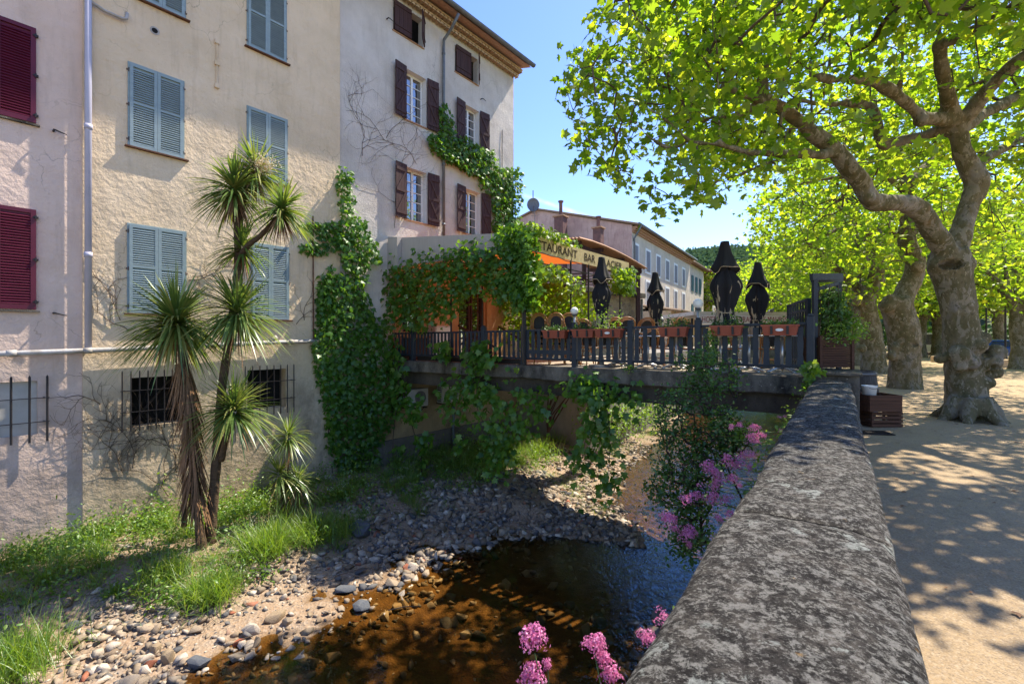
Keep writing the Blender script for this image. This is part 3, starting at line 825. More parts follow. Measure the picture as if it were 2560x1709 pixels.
# drainpipe between the two houses
dp = thing('drainpipe', 'lilac-grey plastic drainpipe running down between the rose and cream houses', 'drainpipe', W(-7.13, 1.35, 0.1))
mb = MB(); mb.tube([W(-7.13, 1.34, 0.13), W(-7.13, 12.2, 0.13)], 0.055, 14); mb.build('pipe', M['pvc'], dp, True)
for z in (3.1, 5.6, 8.2, 10.6):
    mb = MB(); mb.tube([W(-7.13, z, 0.13), W(-7.13, z + 0.1, 0.13)], 0.066, 14); mb.build('collar', M['pvc'], dp, True)
mb = MB(); mb.tube([W(-7.13, 8.13, 0.13), W(-6.9, 8.05, 0.13), W(-6.62, 8.04, 0.13), W(-6.55, 8.08, 0.13), W(-6.54, 8.2, 0.13)], 0.03, 8); mb.build('branch_pipe', M['oldpipe'], dp, True)
wp = thing('waste_pipe', 'long weathered waste pipe running level along the cream house above the grilles', 'pipe', W(-5, 1.3, 0.1))
mb = MB(); mb.tube([W(-10, 1.19, 0.16), W(-7.2, 1.28, 0.16), W(-6.4, 1.31, 0.16), W(-3.8, 1.42, 0.16), W(-2.3, 1.47, 0.16)], 0.05, 12); mb.build('pipe', M['oldpipe'], wp, True)
for s, z in ((-8.2, 1.25), (-7.2, 1.28), (-5.6, 1.34), (-4.5, 1.39), (-3.3, 1.44)):
    mb = MB(); mb.tube([W(s, z, 0.16), W(s + 0.12, z + .003, 0.16)], 0.062, 12); mb.bar(W(s + .06, z, .05), W(s + .06, z, .2), .03); mb.build('bracket', M['oldpipe'], wp, True)
mb = MB(); mb.tube([W(-3.75, 1.45, 0.16), W(-3.6, 1.57, 0.17)], 0.05, 10); mb.build('inspection_stub', M['oldpipe'], wp, True)
rp = MB(); rp.tube([W(-2.6, 1.5, 0.1), W(-2.62, 4.85, 0.1)], 0.02, 8)
tag(rp.build('rusty_pipe', M['rust'], origin=W(-2.6, 1.5, .1)), 'thin rusty upright pipe among the ivy on the cream house', 'pipe')

# right house
h = thing('grey_house', 'tall grey-beige house with dark brown boarded shutters and a zinc gutter', 'house', W(2, -2.5, -4))
S0, S1 = -1.8, 6.05
open_w = [(0.52, 1.37, 8.69, 10.35), (3.18, 3.96, 8.6, 10.24), (0.53, 1.40, 5.43, 7.15), (3.2, 4.04, 5.45, 7.12)]
att = [(0.05, 1.25, 11.36, 12.3), (2.72, 3.9, 11.24, 12.2)]
ZE = 12.62
mb = MB(); facade(mb, S0, S1, 4.3, ZE, open_w + att, 0.0, 0.28, 0, 1)
facade(mb, S0, 0.0, 0.7, 4.3, (), 0.0)
house_sides(mb, S0, S1, -3.2, ZE, 9)
mb.build('wall', [M['greyplaster'], M['whiteplaster']], h)
mb = MB(); gf = [(0.4, 1.15, 1.75, 3.25), (2.9, 4.25, 0.9, 3.35)]
facade(mb, 0.0, S1, 0.7, 4.3, gf, 0.0, 0.2)
mb.build('ground_floor_wall', M['ochre'], h)
mb = MB(); facade(mb, S0, S1 + 3, -3.2, 0.7, (), 0.0)
mb.fbox(S0, S1 + 3, -3.3, -1.67, 0.0, 0.07, 1)
mb.build('basement_wall', [M['basement'], M['basegrey']], h)
tiled_roof('roof', h, S0, S1 + 0.15, ZE + 0.1, 9, 0.82); genoise('eaves_course', h, S0, S1 + 0.1, ZE + 0.05, 2, 'genoise', 0.2)
mb = MB()
V = []
n = 8
for s in (S0, S1 + 0.25):
    for q in range(n + 1):
        a = math.pi + math.pi * q / n
        V.append(W(s, ZE + 0.14 + 0.10 * math.sin(a), 0.88 + 0.10 * math.cos(a)))
mb.add(V, [(q, q + 1, n + 2 + q, n + 1 + q) for q in range(n)] + [tuple(range(n + 1)), tuple(reversed(range(n + 1, 2 * n + 2)))])
mb.build('gutter', M['pipegrey'], h, True)
mb = MB(); mb.tube([W(2.09, 12.6, 0.86), W(2.09, 12.25, 0.5), W(2.09, 12.0, 0.1), W(2.09, 11.7, 0.09), W(2.09, 4.6, 0.09)], 0.05, 12)
for z in (5.5, 7.6, 9.6, 11.5): mb.tube([W(2.09, z, .09), W(2.09, z + .07, .09)], .062, 12)
mb.build('drainpipe', M['pipegrey'], h, True)
def board_shutter(parent, s_h, z0, z1, width, ang, side, zbrace, name='shutter', braced=True):
    # hinged at s_h; side +1 opens towards +s; ang from lying flat on the wall
    t = 0.035
    ex = np.array([*(DF * side * math.cos(ang) + NF * math.sin(ang)), 0.0])
    en = np.array([*(NF * math.cos(ang) - DF * side * math.sin(ang)), 0.0])
    p0 = W(s_h, 0, 0.05)
    def Q(x, z, n): return p0 + ex * x + en * n + np.array([0, 0, z])
    mb = MB(); nb = 4; bw = width / nb
    for i in range(nb):
        x0, x1 = i * bw + 0.004, (i + 1) * bw - 0.004
        P = [Q(x, z, nn) for z in (z0, z1) for nn in (0, t) for x in (x0, x1)]
        mb.add(P, [(0, 1, 3, 2), (4, 6, 7, 5), (0, 4, 5, 1), (2, 3, 7, 6), (0, 2, 6, 4), (1, 5, 7, 3)])
    H = z1 - z0
    bands = [z0 + 0.1 * H, z0 + 0.5 * H, z0 + 0.88 * H] if braced else [z0 + 0.18 * H, z0 + 0.85 * H]
    b2 = MB()
    sh = mb.build(name, M['brownwood'], parent)
    for zb in bands:
        if not braced: b2 = MB()
        hh = 0.05 if braced else 0.02
        P = [Q(x, z, nn) for z in (zb - hh, zb + hh) for nn in (t, t + 0.022) for x in (0.01, width - 0.01)]
        b2.add(P, [(0, 1, 3, 2), (4, 6, 7, 5), (0, 4, 5, 1), (2, 3, 7, 6), (0, 2, 6, 4), (1, 5, 7, 3)])
        if not braced: b2.build('brace', M['brownwood'], sh)
    if braced:
        for (za, zb) in ((bands[0] + 0.05, bands[1] - 0.05), (bands[1] + 0.05, bands[2] - 0.05)):
            xa, xb = (0.04, width - 0.1) if zbrace > 0 else (width - 0.1, 0.04)
            P = [Q(x, z, nn) for nn in (t, t + 0.02) for (x, z) in ((xa, za), (xa + 0.07, za), (xb + 0.07, zb), (xb, zb))]
            b2.add(P, [(0, 1, 2, 3), (7, 6, 5, 4), (0, 4, 5, 1), (1, 5, 6, 2), (2, 6, 7, 3), (3, 7, 4, 0)])
    if braced: b2.build('brace', M['brownwood'], sh)
for (a, b, c, d) in open_w:
    W_ = b - a
    # glazing: white frame with bars and panes
    mb = MB(); o = -0.27
    mb.fbox(a, a + .05, c, d, o, o + .05); mb.fbox(b - .05, b, c, d, o, o + .05); mb.fbox(a + .05, b - .05, d - .06, d, o, o + .05); mb.fbox(a + .05, b - .05, c, c + .06, o, o + .05)
    m_ = (a + b) / 2; mb.fbox(m_ - .04, m_ + .04, c + .06, d - .06, o, o + .055)
    for k in range(1, 5):
        z = c + 0.06 + (d - c - 0.12) * k / 5
        for (p, q) in ((a + .05, m_ - .04), (m_ + .04, b - .05)): mb.fbox(p, q, z - .012, z + .012, o + .004, o + .045)
    fr_ = mb.build('window_frame', M['white'], h)
    mb = MB(); mb.fbox(a + .02, b - .02, c + .02, d - .02, o + .015, o + .022); mb.build('pane', M['glass'], fr_)
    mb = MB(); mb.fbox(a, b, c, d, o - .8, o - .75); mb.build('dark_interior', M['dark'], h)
    wl = 0.47
    board_shutter(h, a - 0.01, c - 0.02, d + 0.02, wl, 0.12, -1, -1)
    board_shutter(h, b + 0.01, c - 0.02, d + 0.02, wl, 0.10, 1, -1)
    mb = MB(); mb.fbox(a - .05, b + .05, c - .04, c, -.2, .04); mb.build('window_sill', M['tile'], h)
    catch(h, a - 0.1, c + 0.02)
for (a, b, c, d), k in zip(att, (0.66, 0.74)):
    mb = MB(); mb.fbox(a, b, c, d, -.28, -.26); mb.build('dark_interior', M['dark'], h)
    board_shutter(h, a, c - 0.01, d - 0.01, k, 0.02, 1, 1, 'shutter', False)
    board_shutter(h, b, c - 0.01, d - 0.01, b - a - k - 0.02, 0.75, -1, 1, 'shutter', False)
    mb = MB(); mb.fbox(a - .04, b + .04, c - .05, c - .01, -.2, .03); mb.build('window_sill', M['tile'], h)
for s, z in ((-0.2, 11.55), (4.05, 10.75), (4.5, 8.62), (0.42, 5.45)): catch(h, s, z)
mb = MB(); mb.fbox(0.4, 1.15, 1.75, 3.25, -.2, -.17); wv = mb.build('ground_floor_window', M['glass'], h)
mb = MB()
for s in (0.4, 0.6, 0.78, 0.96, 1.11): mb.fbox(s, s + .035, 1.75, 3.25, -.168, -.13)
mb.build('window_frame', M['brownwood'], wv)
dr = MB(); dr.fbox(2.9, 4.25, 0.9, 3.35, -.2, -.16); dr = dr.build('door', M['glass'], h)
mb = MB()
for s in (2.9, 3.5, 3.62, 4.17): mb.fbox(s, s + .08, 0.9, 3.35, -.155, -.1)
for z in (0.9, 1.5, 3.27): mb.fbox(2.98, 4.17, z, z + .08, -.15, -.11)
for k in range(6): mb.fbox(2.98, 4.17, 1.8 + k * .25, 1.82 + k * .25, -.155, -.13)
mb.build('door_frame', M['brownwood'], dr)
mb = MB(); mb.fbox(4.3, 4.6, 0.7, 4.0, 0.0, 0.12); mb.build('pilaster', M['ochre'], h)
mb = MB(); mb.tube([W(5.3, 8.3, .02), W(5.28, 9.4, .03), W(5.3, 10.0, .02)], .012, 5); mb.build('cable', M['iron'], h)
# drainpipe below the bridge
bp = MB(); bp.tube([W(2.5, .0, .14), W(2.5, -2.1, .14), W(2.52, -2.3, .2), W(2.6, -2.4, .35)], .055, 10)
for z in (-.9, -1.6): bp.tube([W(2.5, z, .14), W(2.5, z - .08, .14)], .066, 10)
tag(bp.build('drainpipe', M['pipegrey'], None, True, origin=W(2.5, -2.3, .14)), 'grey drainpipe low on the basement wall under the bridge', 'drainpipe')
for (s, lab) in ((0.32, 'white air conditioner on the basement wall with its louvred side showing'), (1.75, 'air conditioner farther under the bridge, on an iron bracket')):
    t_ = thing('air_conditioner', lab, 'air conditioner', W(s, -.75, .3), 'air conditioners under the bridge')
    mb = MB(); mb.fbox(s, s + .8, -.68, -.1, .12, .42); mb.build('casing', M['offwhite'], t_, bevel=.015)
    mb = MB(); mb.tube([W(s + .48, -.39, .42), W(s + .48, -.39, .432)], .22, 20); mb.build('fan_grille', M['steel'], t_)
    mb = MB()
    for k in range(7): mb.fbox(s - .006, s, -.62 + k * .075, -.59 + k * .075, .16, .34)
    mb.build('side_louvre', M['iron'], t_)
    mb = MB()
    for q in (.08, .68): mb.bar(W(s + q, -.72, 0), W(s + q, -.72, .5), .03); mb.bar(W(s + q, -1.0, 0), W(s + q, -.74, .35), .02)
    mb.build('bracket', M['iron'], t_)

# ------------------------------------------------------------------ bridge
DZ = 0.85
br = thing('bridge', 'stained concrete bridge carrying the restaurant terrace over the stream', 'bridge', R(2, 5, 0))
mb = MB()
n = 120
def lip(i):
    w = -0.0 + 11.25 * i / n
    q = 0.02 * mnoise.noise((w * 1.3, 0, 0)) + 0.012 * mnoise.noise((w * 6, 1, 0))
    q2 = 0.03 * mnoise.noise((w * 0.9, 4, 0)) + 0.02 * mnoise.noise((w * 5, 7, 0))
    return [R(0.25, w, DZ - .001), R(-0.07 + q, w, DZ - .003), R(-0.1 + q, w, DZ - .03), R(-0.1 + q, w, .53 + q2), R(-0.05, w, .50 + q2), R(0.25, w, .50)]
V = []
for i in range(n + 1): V += lip(i)
mb.add(V, [(i * 6 + j, i * 6 + j + 1, i * 6 + 7 + j, i * 6 + 6 + j) for i in range(n) for j in range(5)] + [(0, 1, 2, 3, 4, 5), tuple(n * 6 + j for j in (5, 4, 3, 2, 1, 0))])
mb.build('edge_slab', M['concrete'], br)
mb = MB(); mb.rbox(0.25, 3.05, -.3, 11.1, .52, DZ); mb.rbox(3.05, 6.2, 8.3, 10.9, .52, DZ - .002); mb.rbox(3.05, 6.2, 5.85, 6.25, .52, DZ - .004); mb.build('deck', M['deckfloor'], br)
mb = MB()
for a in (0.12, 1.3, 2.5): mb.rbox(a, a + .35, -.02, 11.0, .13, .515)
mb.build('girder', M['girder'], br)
mb = MB(); mb.rbox(0.055, 1.3, -.62, 0.0, -.0, .88); mb.rbox(-.02, 1.4, -.66, .03, .882, .93)
mb.build('end_pier', M['concrete'], br, bevel=.01)

# wooden railing
def uw(u):
    k = (u - 1280) / F
    p = hit(u, 848, O2 - 0.02 * DP, DP); return aw(p)[1]
POSTW = [uw(u) for u in (2026, 1745, 1576, 1436, 1308, 1208, 1032, 975)]
TOPZ = [1.79, 1.775, 1.76, 1.745, 1.73, 1.715, 1.70, 1.69]
rail = thing('wooden_railing', 'blue-grey wooden railing with wavy balusters along the bridge edge', 'railing', R(0, 5, DZ))
RA = 0.0
for w, tz in zip(POSTW, TOPZ):
    mb = MB(); mb.rbox(RA - .06, RA + .06, w - .06, w + .06, DZ - .02, tz + .12); mb.rbox(RA - .045, RA + .045, w - .045, w + .045, tz + .12, tz + .16)
    mb.build('post', M['railpaint'], rail, bevel=.012)
def baluster(wd, hgt):
    mb = MB(); n = 16; L = []; Rr = []
    for i in range(n + 1):
        y = hgt * i / n; q = y / hgt
        x = wd / 2 * (1 - 0.20 * math.exp(-((q - .30) / .07) ** 2) - 0.20 * math.exp(-((q - .72) / .07) ** 2) + 0.04 * math.sin(q * 12))
        Rr.append((x, y)); L.append((-x, y))
    mb.prism(Rr + L[::-1], (0, 0, 0), (*LW, 0), (0, 0, 1), (*DP, 0), 0.022)
    return mb
proto = {}
for i in range(len(POSTW) - 1):
    w0, w1 = POSTW[i], POSTW[i + 1]; z0, z1 = TOPZ[i], TOPZ[i + 1]
    left = i >= 4
    mb = MB(); mb.bar(R(RA, w0 + .06, z0 - .01), R(RA, w1 - .06, z1 - .01), .06, .05); mb.build('top_rail', M['railpaint'], rail, bevel=.01)
    zb = 1.02
    mb = MB(); mb.bar(R(RA, w0 + .06, zb), R(RA, w1 - .06, zb), .05, .06); mb.build('bottom_rail', M['railpaint'], rail, bevel=.008)
    if i == 3:
        mb = MB(); mb.bar(R(RA - .04, w0 + .06, zb + .17), R(RA - .04, w1 - .06, zb + .17), .03, .1); mb.build('bottom_rail', M['railpaint'], rail)
    if left:
        mb = MB(); mb.bar(R(RA + .12, w0 + .06, zb - .1), R(RA + .12, w1 - .06, zb - .1), .03, .12); mb.build('kick_board', M['iron'], rail)
    pit = 0.165 if not left else 0.135; wd = 0.098 if not left else 0.072
    nb = max(1, int((w1 - w0 - .12) / pit))
    key = left
    if key not in proto:
        ob = baluster(wd, 0.70).build('baluster', M['railpaint']); proto[key] = ob; ob.parent = rail; first = True
    for k in range(nb):
        w = w0 + .06 + (w1 - w0 - .12) * (k + .5) / nb
        if key in proto and proto[key].get('used') is None:
            o = proto[key]; o['used'] = 1
        else:
            o = proto[key].copy(); COL.objects.link(o); o.parent = rail
        o.location = Vector(R(RA - .05, w, zb + .0)) - Vector(rail.location)
for o in proto.values():
    pass
for o in bpy.data.objects:
    if 'used' in o: del o['used']

# ------------------------------------------------------------------ lettering
def text_faces(txt, width, height, bold=0.012):
    cu = bpy.data.curves.new('lettering', 'FONT'); cu.body = txt; cu.size = 1.0; cu.offset = bold; cu.resolution_u = 3
    ob = bpy.data.objects.new('lettering', cu); COL.objects.link(ob)
    bpy.context.view_layer.update()
    dg = bpy.context.evaluated_depsgraph_get()
    me = bpy.data.meshes.new_from_object(ob.evaluated_get(dg))
    V = np.array([v.co[:] for v in me.vertices]); Fs = [tuple(p.vertices) for p in me.polygons]
    bpy.data.objects.remove(ob); bpy.data.meshes.remove(me); bpy.data.curves.remove(cu)
    lo = V.min(0); hi = V.max(0)
    return (V - lo) / (hi - lo + 1e-9) * np.array([width, height, 0]), Fs
def letter(mb, txt, p0, ex, width, height, nrm, bold=0.012, off=0.006, serif=0.0):
    V, Fs = text_faces(txt, width, height, bold)
    p0 = np.asarray(p0, float); ex = np.asarray(ex, float)
    P = [p0 + ex * v[0] + np.array([0, 0, v[1]]) + np.asarray(nrm, float) * off for v in V]
    mb.add(P, Fs)

# ------------------------------------------------------------------ awning with its sign
aw_ = thing('awning', 'restaurant awning with orange canvas, beige end panel and lettered cream fascia', 'awning', R(3, 8, 3))
C0 = np.array([0.306, 11.48])           # front corner by the stream
def AW(t, out, z):                      # t along the front (parallel to the house), out back towards the house
    p = C0 + t * DF - out * NF; return np.array([p[0], p[1], z])
DEPTH = float((C0 - A2) @ NF)
ZF0, ZF1 = 3.74, 4.2
L_ = 5.95
# beige end panel: follows the bridge edge from the house to the corner, its top sloping with the roof
pe0 = np.array([*(A2 + 0.02 * DF), 0.0]); pc = np.array([*C0, 0.0])
mb = MB()
e_ = norm(pc - pe0)[:2]; nn_ = np.array([*(np.array([e_[1], -e_[0]])), 0]) ; nn_ = nn_ if nn_[1] < 0 else -nn_
P = []
for o in (0, 0.03):
    q = nn_ * (-o)
    P += [pe0 + q + [0, 0, 3.79], pc + q + [0, 0, ZF0], pc + q + [0, 0, ZF1], pe0 + q + [0, 0, 4.72]]
mb.add(P, [(0, 1, 2, 3), (7, 6, 5, 4), (0, 4, 5, 1), (1, 5, 6, 2), (2, 6, 7, 3), (3, 7, 4, 0)])
mb.build('end_panel', M['fascia'], aw_)
mb = MB(); q = nn_ * 0.012
P = [pe0 + q - [*(e_ * .12), 0] + [0, 0, 3.70], pe0 + q + [*(e_ * .45), 0] + [0, 0, 3.72], pe0 + q + [*(e_ * .45), 0] + [0, 0, 4.66], pe0 + q + [*(e_ * .02), 0] + [0, 0, 4.72]]
P += [p + nn_ * .18 for p in P]
mb.add(P, [(0, 1, 2, 3), (7, 6, 5, 4), (0, 4, 5, 1), (1, 5, 6, 2), (2, 6, 7, 3), (3, 7, 4, 0)]); mb.build('side_box', M['fascia'], aw_)
# top sheet
mb = MB(); P = [AW(0, 0, ZF1), AW(L_, 0, ZF1), AW(L_, DEPTH, 4.72), AW(0, DEPTH, 4.72)]
nsub = 14
V = []
for i in range(nsub + 1):
    for j in range(9):
        t = L_ * i / nsub; o = DEPTH * j / 8
        V.append(AW(t, o, ZF1 - .02 + (4.7 - ZF1) * j / 8 - (0.05 if i % 2 else 0) * math.sin(math.pi * j / 8)))
mb.add(V, [(i * 9 + j, i * 9 + j + 1, i * 9 + 10 + j, i * 9 + 9 + j) for i in range(nsub) for j in range(8)])
mb.build('canvas', M['canvas'], aw_)
mb = MB(); P = []
for o in (0, 0.03): P += [AW(0, o, ZF0 + .04), AW(L_, o, ZF0 + .04), AW(L_, o, ZF1), AW(0, o, ZF1)]
mb.add(P, [(0, 1, 2, 3), (7, 6, 5, 4), (0, 4, 5, 1), (1, 5, 6, 2), (2, 6, 7, 3), (3, 7, 4, 0)])
sg = mb.build('sign_fascia', M['signcream'], aw_)
mb = MB(); d3 = np.array([*DF, 0]); n3 = np.array([*NF, 0])
for txt, t0, t1 in (('RESTAURANT', 0.16, 2.52), ('BAR', 2.92, 3.58), ('GLACIER', 3.84, 5.42)):
    mb = MB(); letter(mb, txt, AW(t0, 0, ZF0 + .13), d3, t1 - t0, 0.24, n3, 0.02)
    mb.build('lettering', M['signtext'], sg)
mb = MB()
zu = 3.5
for t in np.linspace(0, L_, 9): mb.bar(AW(t, 0.03, zu), AW(t, DEPTH - .02, zu + .18), .03, .03)
for o in np.linspace(0.05, DEPTH - .05, 6): mb.bar(AW(0, o, zu + .02 + .18 * o / DEPTH), AW(L_, o, zu + .02 + .18 * o / DEPTH), .028, .028)
mb.build('frame', M['iron'], aw_)
for t, o in ((0.0, 0.0), (2.2, 0.02), (3.2, 0.02), (5.3, 0.02), (1.2, 2.6), (5.6, 3.0), (0.0, 2.7)):
    mb = MB(); r_ = .055 if (t == 0 and o == 0) else .028
    mb.tube([AW(t, o, DZ), AW(t, o, ZF0 + .1)], r_, 8); mb.build('post', M['iron'], aw_)
lt = thing('pendant_lantern', 'dark lantern hanging under the orange canvas', 'lantern', AW(1.3, 1.2, 3.0))
mb = MB(); mb.tube([AW(1.3, 1.2, 3.6), AW(1.3, 1.2, 3.15)], .008, 5); mb.build('chain', M['iron'], lt)
p = AW(1.3, 1.2, 2.85)
mb = MB(); mb.lathe([(.03, .32), (.12, .2), (.13, .18)], 8, p); mb.build('cap', M['iron'], lt)
mb = MB(); mb.lathe([(.06, 0), (.1, .18)], 8, p); mb.build('glass_shade', M['glass'], lt)

# ------------------------------------------------------------------ terrace furniture
def parasol(u, v_top, Yp, label, fat=1.0, seed=0):
    top = at(u, v_top, Yp); base = np.array([top[0], top[1], DZ]); H = top[2] - DZ
    t = thing('closed_parasol', label, 'parasol', base, 'closed black parasols on the terrace')
    mb = MB(); mb.tube([base + [0, 0, .05], base + [0, 0, H - .05]], .028, 10); mb.build('pole', M['alu'], t, True)
    mb = MB(); mb.lathe([(.3, 0), (.3, .05), (.06, .07), (.06, .2)], 16, base); mb.build('base', M['steel'], t)
    ph = seed * 1.3
    def fold(amp, k=7):
        def f(a, z):
            q = z / H
            return 1 + amp * math.cos(k * a + ph + 2.0 * q) + amp * .7 * math.cos(3 * a + ph - 4 * q) + .10 * math.cos(2 * a + ph * 2) * (q > .5)
        return f
    K = [(.29, .15), (.36, .165), (.42, .14), (.465, .115), (.52, .145), (.58, .18), (.645, .225), (.685, .215), (.73, .165), (.765, .12), (.80, .085)]
    zz = np.linspace(.29, .80, 34); rr_ = np.interp(zz, [k[0] for k in K], [k[1] for k in K])
    mb = MB(); mb.lathe([(r * fat, z * H) for r, z in zip(rr_, zz)], 56, base, 0, fold(.17)); mb.build('canvas', M['parasolprint'], t, True)
    zb = H * .795; prof = []
    for q in np.linspace(0, 1, 14):
        prof.append(((.225 - .15 * q ** .9 - .02 * math.sin(math.pi * q)) * fat ** .6, zb + (H - zb) * q))
    def hem(a, z):
        return 1 + (.15 * math.cos(5 * a + ph) + .05 * math.cos(9 * a)) * (1 - (z - zb) / (H - zb))
    mb = MB(); mb.lathe(prof + [(.0, H + .006)], 48, base, 0, hem)
    k = 48   # sagging hem points
    for j in range(k):
        x, y, z = mb.v[j]; a = 2 * math.pi * j / k
        mb.v[j] = (x, y, z - .11 * max(0, math.cos(2.5 * a + ph)) ** 2)
    cap = mb.build('top_canvas', M['parasol'], t, True)
    hm = [np.array(mb.v[j]) for j in range(k)]
    c = base
    hm = [np.array([c[0] + (p[0] - c[0]) * 1.012, c[1] + (p[1] - c[1]) * 1.012, p[2]]) for p in hm]
    m2 = MB(); m2.tube(hm, .007, 5, closed=True); m2.build('piping', M['beige'], cap)
    mb = MB(); zt = H * .45
    mb.tube([np.array([base[0] + .125 * fat * math.cos(2 * math.pi * j / 24), base[1] + .125 * fat * math.sin(2 * math.pi * j / 24), base[2] + zt]) for j in range(24)], .011, 5, closed=True)
    mb.build('tie', M['beige'], t)
def parasol_print():
    t = NT('printed_black_canvas')
    z = t.sep('Z')
    nz = t.noise(5.0, 2, 0.4, t.co((2.2, 2.2, .5)), 1.2)
    s = t.math('ADD', nz, t.math('MULTIPLY', z, -0.30))
    m_ = t.ramp(s, [(0.195, 0.0), (0.205, 1.0)])
    c = t.mix(m_, (0.013, 0.013, 0.016), (0.34, 0.27, 0.18))
    return t.fin(c, .75, t.bump(t.noise(6, 3, .5, t.co((3, 3, .6))), .3, .04), spec=.25)
M['parasolprint'] = parasol_print()
parasol(1504, 643, 10.7, 'closed black parasol standing just in front of the awning sign', .95, 1)
parasol(1638, 681, 12.0, 'small closed black parasol in front of the pink long house', .9, 2)
parasol(1812, 604, 9.1, 'tallest closed black parasol, beside the globe lamp', 1.12, 3)
parasol(1895, 656, 10.4, 'closed black parasol nearest the plane trees, before the hotel banner', .95, 5)

def globe_lamp(u, v, Y, label, r):
    p = at(u, v, Y); b = np.array([p[0], p[1], 1.5])
    t = thing('globe_lamp', label, 'lamp', b, 'white globe lamps on the railing')
    mb = MB(); mb.tube([b, [p[0], p[1], p[2] - r * .9]], .03, 10); mb.build('post', M['alu'], t, True)
    mb = MB(); mb.lathe([(.045, -.03), (.06, 0), (.06, .03)], 14, (p[0], p[1], p[2] - r)); mb.build('collar', M['steel'], t)
    mb = MB(); mb.ball(p, r, 24, 16); mb.build('globe', M['globe'], t, True)
pw = R(0.14, POSTW[4] - .1, 0)
globe_lamp(1436, 777, 10.75, 'white globe lamp before the stacked wicker chairs', .092)
globe_lamp(1745, 759, 9.25, 'white globe lamp beside the tallest black parasol', .1)
globe_lamp(1654, 797, 12.3, 'tiny white globe lamp in front of the shop wall', .05)

# planter boxes hooked on the rail
def leafset(P, N, size, shape, rr=rng, droop=0.3, ydir=None):
    """turn points, normals and sizes into leaf polygons (one fan of triangles each)"""
    P = np.asarray(P, float); n = len(P); N = norm(N)
    if ydir is None:
        ydir = rr.normal(size=(n, 3)); ydir[:, 2] -= droop
    y = ydir - N * np.sum(ydir * N, 1, keepdims=True); y = norm(y); x = np.cross(y, N)
    L, T = shape
    L = np.asarray(L, float); T = np.asarray(T)
    size = np.broadcast_to(np.asarray(size, float), (n,))
    V = P[:, None, :] + size[:, None, None] * (x[:, None, :] * L[None, :, 0:1] + y[:, None, :] * L[None, :, 1:2] + N[:, None, :] * L[None, :, 2:3])
    Fc = (np.arange(n)[:, None, None] * len(L) + T[None]).reshape(-1, 3)
    return V.reshape(-1, 3), Fc
def fan(outline, cy, bend=0.18, fold=0.25):
    L = [(0, cy, 0.0)] + [(x, y, -bend * y * y - fold * abs(x) * .5) for x, y in outline]
    k = len(outline)
    return np.array(L), np.array([(0, 1 + i, 1 + (i + 1) % k) for i in range(k)])
LOBE5 = fan([(0, 0), (.24, -.05), (.50, .16), (.30, .30), (.56, .62), (.24, .60), (0, 1.0), (-.24, .60), (-.56, .62), (-.30, .30), (-.50, .16), (-.24, -.05)], .33)
LOBE3 = fan([(0, 0), (.28, -.04), (.50, .38), (.22, .46), (0, 1.0), (-.22, .46), (-.50, .38), (-.28, -.04)], .3)
OVAL = fan([(0, 0), (.22, .22), (.26, .5), (.15, .8), (0, 1.0), (-.15, .8), (-.26, .5), (-.22, .22)], .5, .15, .3)
DIAM = (np.array([(0, 0, 0), (.36, .5, -.08), (0, 1.0, -.12), (-.36, .5, -.08)]), np.array([(0, 1, 2), (0, 2, 3)]))
STAR = fan([(math.cos(2 * math.pi * i / 10) * (.5 if i % 2 else .22), math.sin(2 * math.pi * i / 10) * (.5 if i % 2 else .22)) for i in range(10)], 0.0, 0, .3)
def rup(n, up=0.9, rr=rng):
    v = rr.normal(size=(n, 3)); v = norm(v) * .9; v[:, 2] += up; return norm(v)
def cloud(n, c, s, rr=rng):
    return np.asarray(c) + rr.normal(size=(n, 3)) * np.asarray(s)
def blades(P, D, L, Wd, droop, seg=5, rr=rng):
    """arching strap leaves: base points, start directions, lengths, widths"""
    n = len(P); D = norm(D); L = np.broadcast_to(np.asarray(L, float), (n,)); Wd = np.broadcast_to(np.asarray(Wd, float), (n,)); droop = np.broadcast_to(np.asarray(droop, float), (n,))
    side = np.cross(D, np.array([0, 0, 1.0])) + rr.normal(size=(n, 3)) * .15; side = norm(side)
    V = []
    for i in range(seg + 1):
        t = i / seg
        c = P + D * (L * t)[:, None]; c[:, 2] -= L * droop * t * t
        w = Wd * (1 - t) ** .55 * (0.75 + .9 * t * (1 - t)) if i < seg else Wd * .03
        V.append(c - side * (w / 2)[:, None]); V.append(c + side * (w / 2)[:, None])
    V = np.stack(V, 1).reshape(-1, 3); k = 2 * (seg + 1)
    T = np.array([(2 * i, 2 * i + 1, 2 * i + 3, 2 * i + 2) for i in range(seg)])
    return V, (np.arange(n)[:, None, None] * k + T[None]).reshape(-1, 4)
def catm(parts):
    Vs, Fs, b = [], [], 0
    for V, Fc in parts:
        Vs.append(V); Fs.append(Fc + b); b += len(V)
    return np.vstack(Vs), np.vstack(Fs)
def rods(P0, P1, R0, R1, n=5):
    P0 = np.asarray(P0); P1 = np.asarray(P1); d = norm(P1 - P0)
    u = np.where(np.abs(d[:, 2:3]) > .9, np.array([[1.0, 0, 0]]), np.array([[0, 0, 1.0]]))
    x = norm(np.cross(d, u)); y = np.cross(x, d); V = []
    for P, Rr in ((P0, R0), (P1, R1)):
        for j in range(n):
            a = 2 * math.pi * j / n
            V.append(P + (x * math.cos(a) + y * math.sin(a)) * np.asarray(Rr)[:, None])
    V = np.stack(V, 1).reshape(-1, 3)
    T = np.array([(j, (j + 1) % n, n + (j + 1) % n, n + j) for j in range(n)])
    return V, (np.arange(len(P0))[:, None, None] * 2 * n + T[None]).reshape(-1, 4)

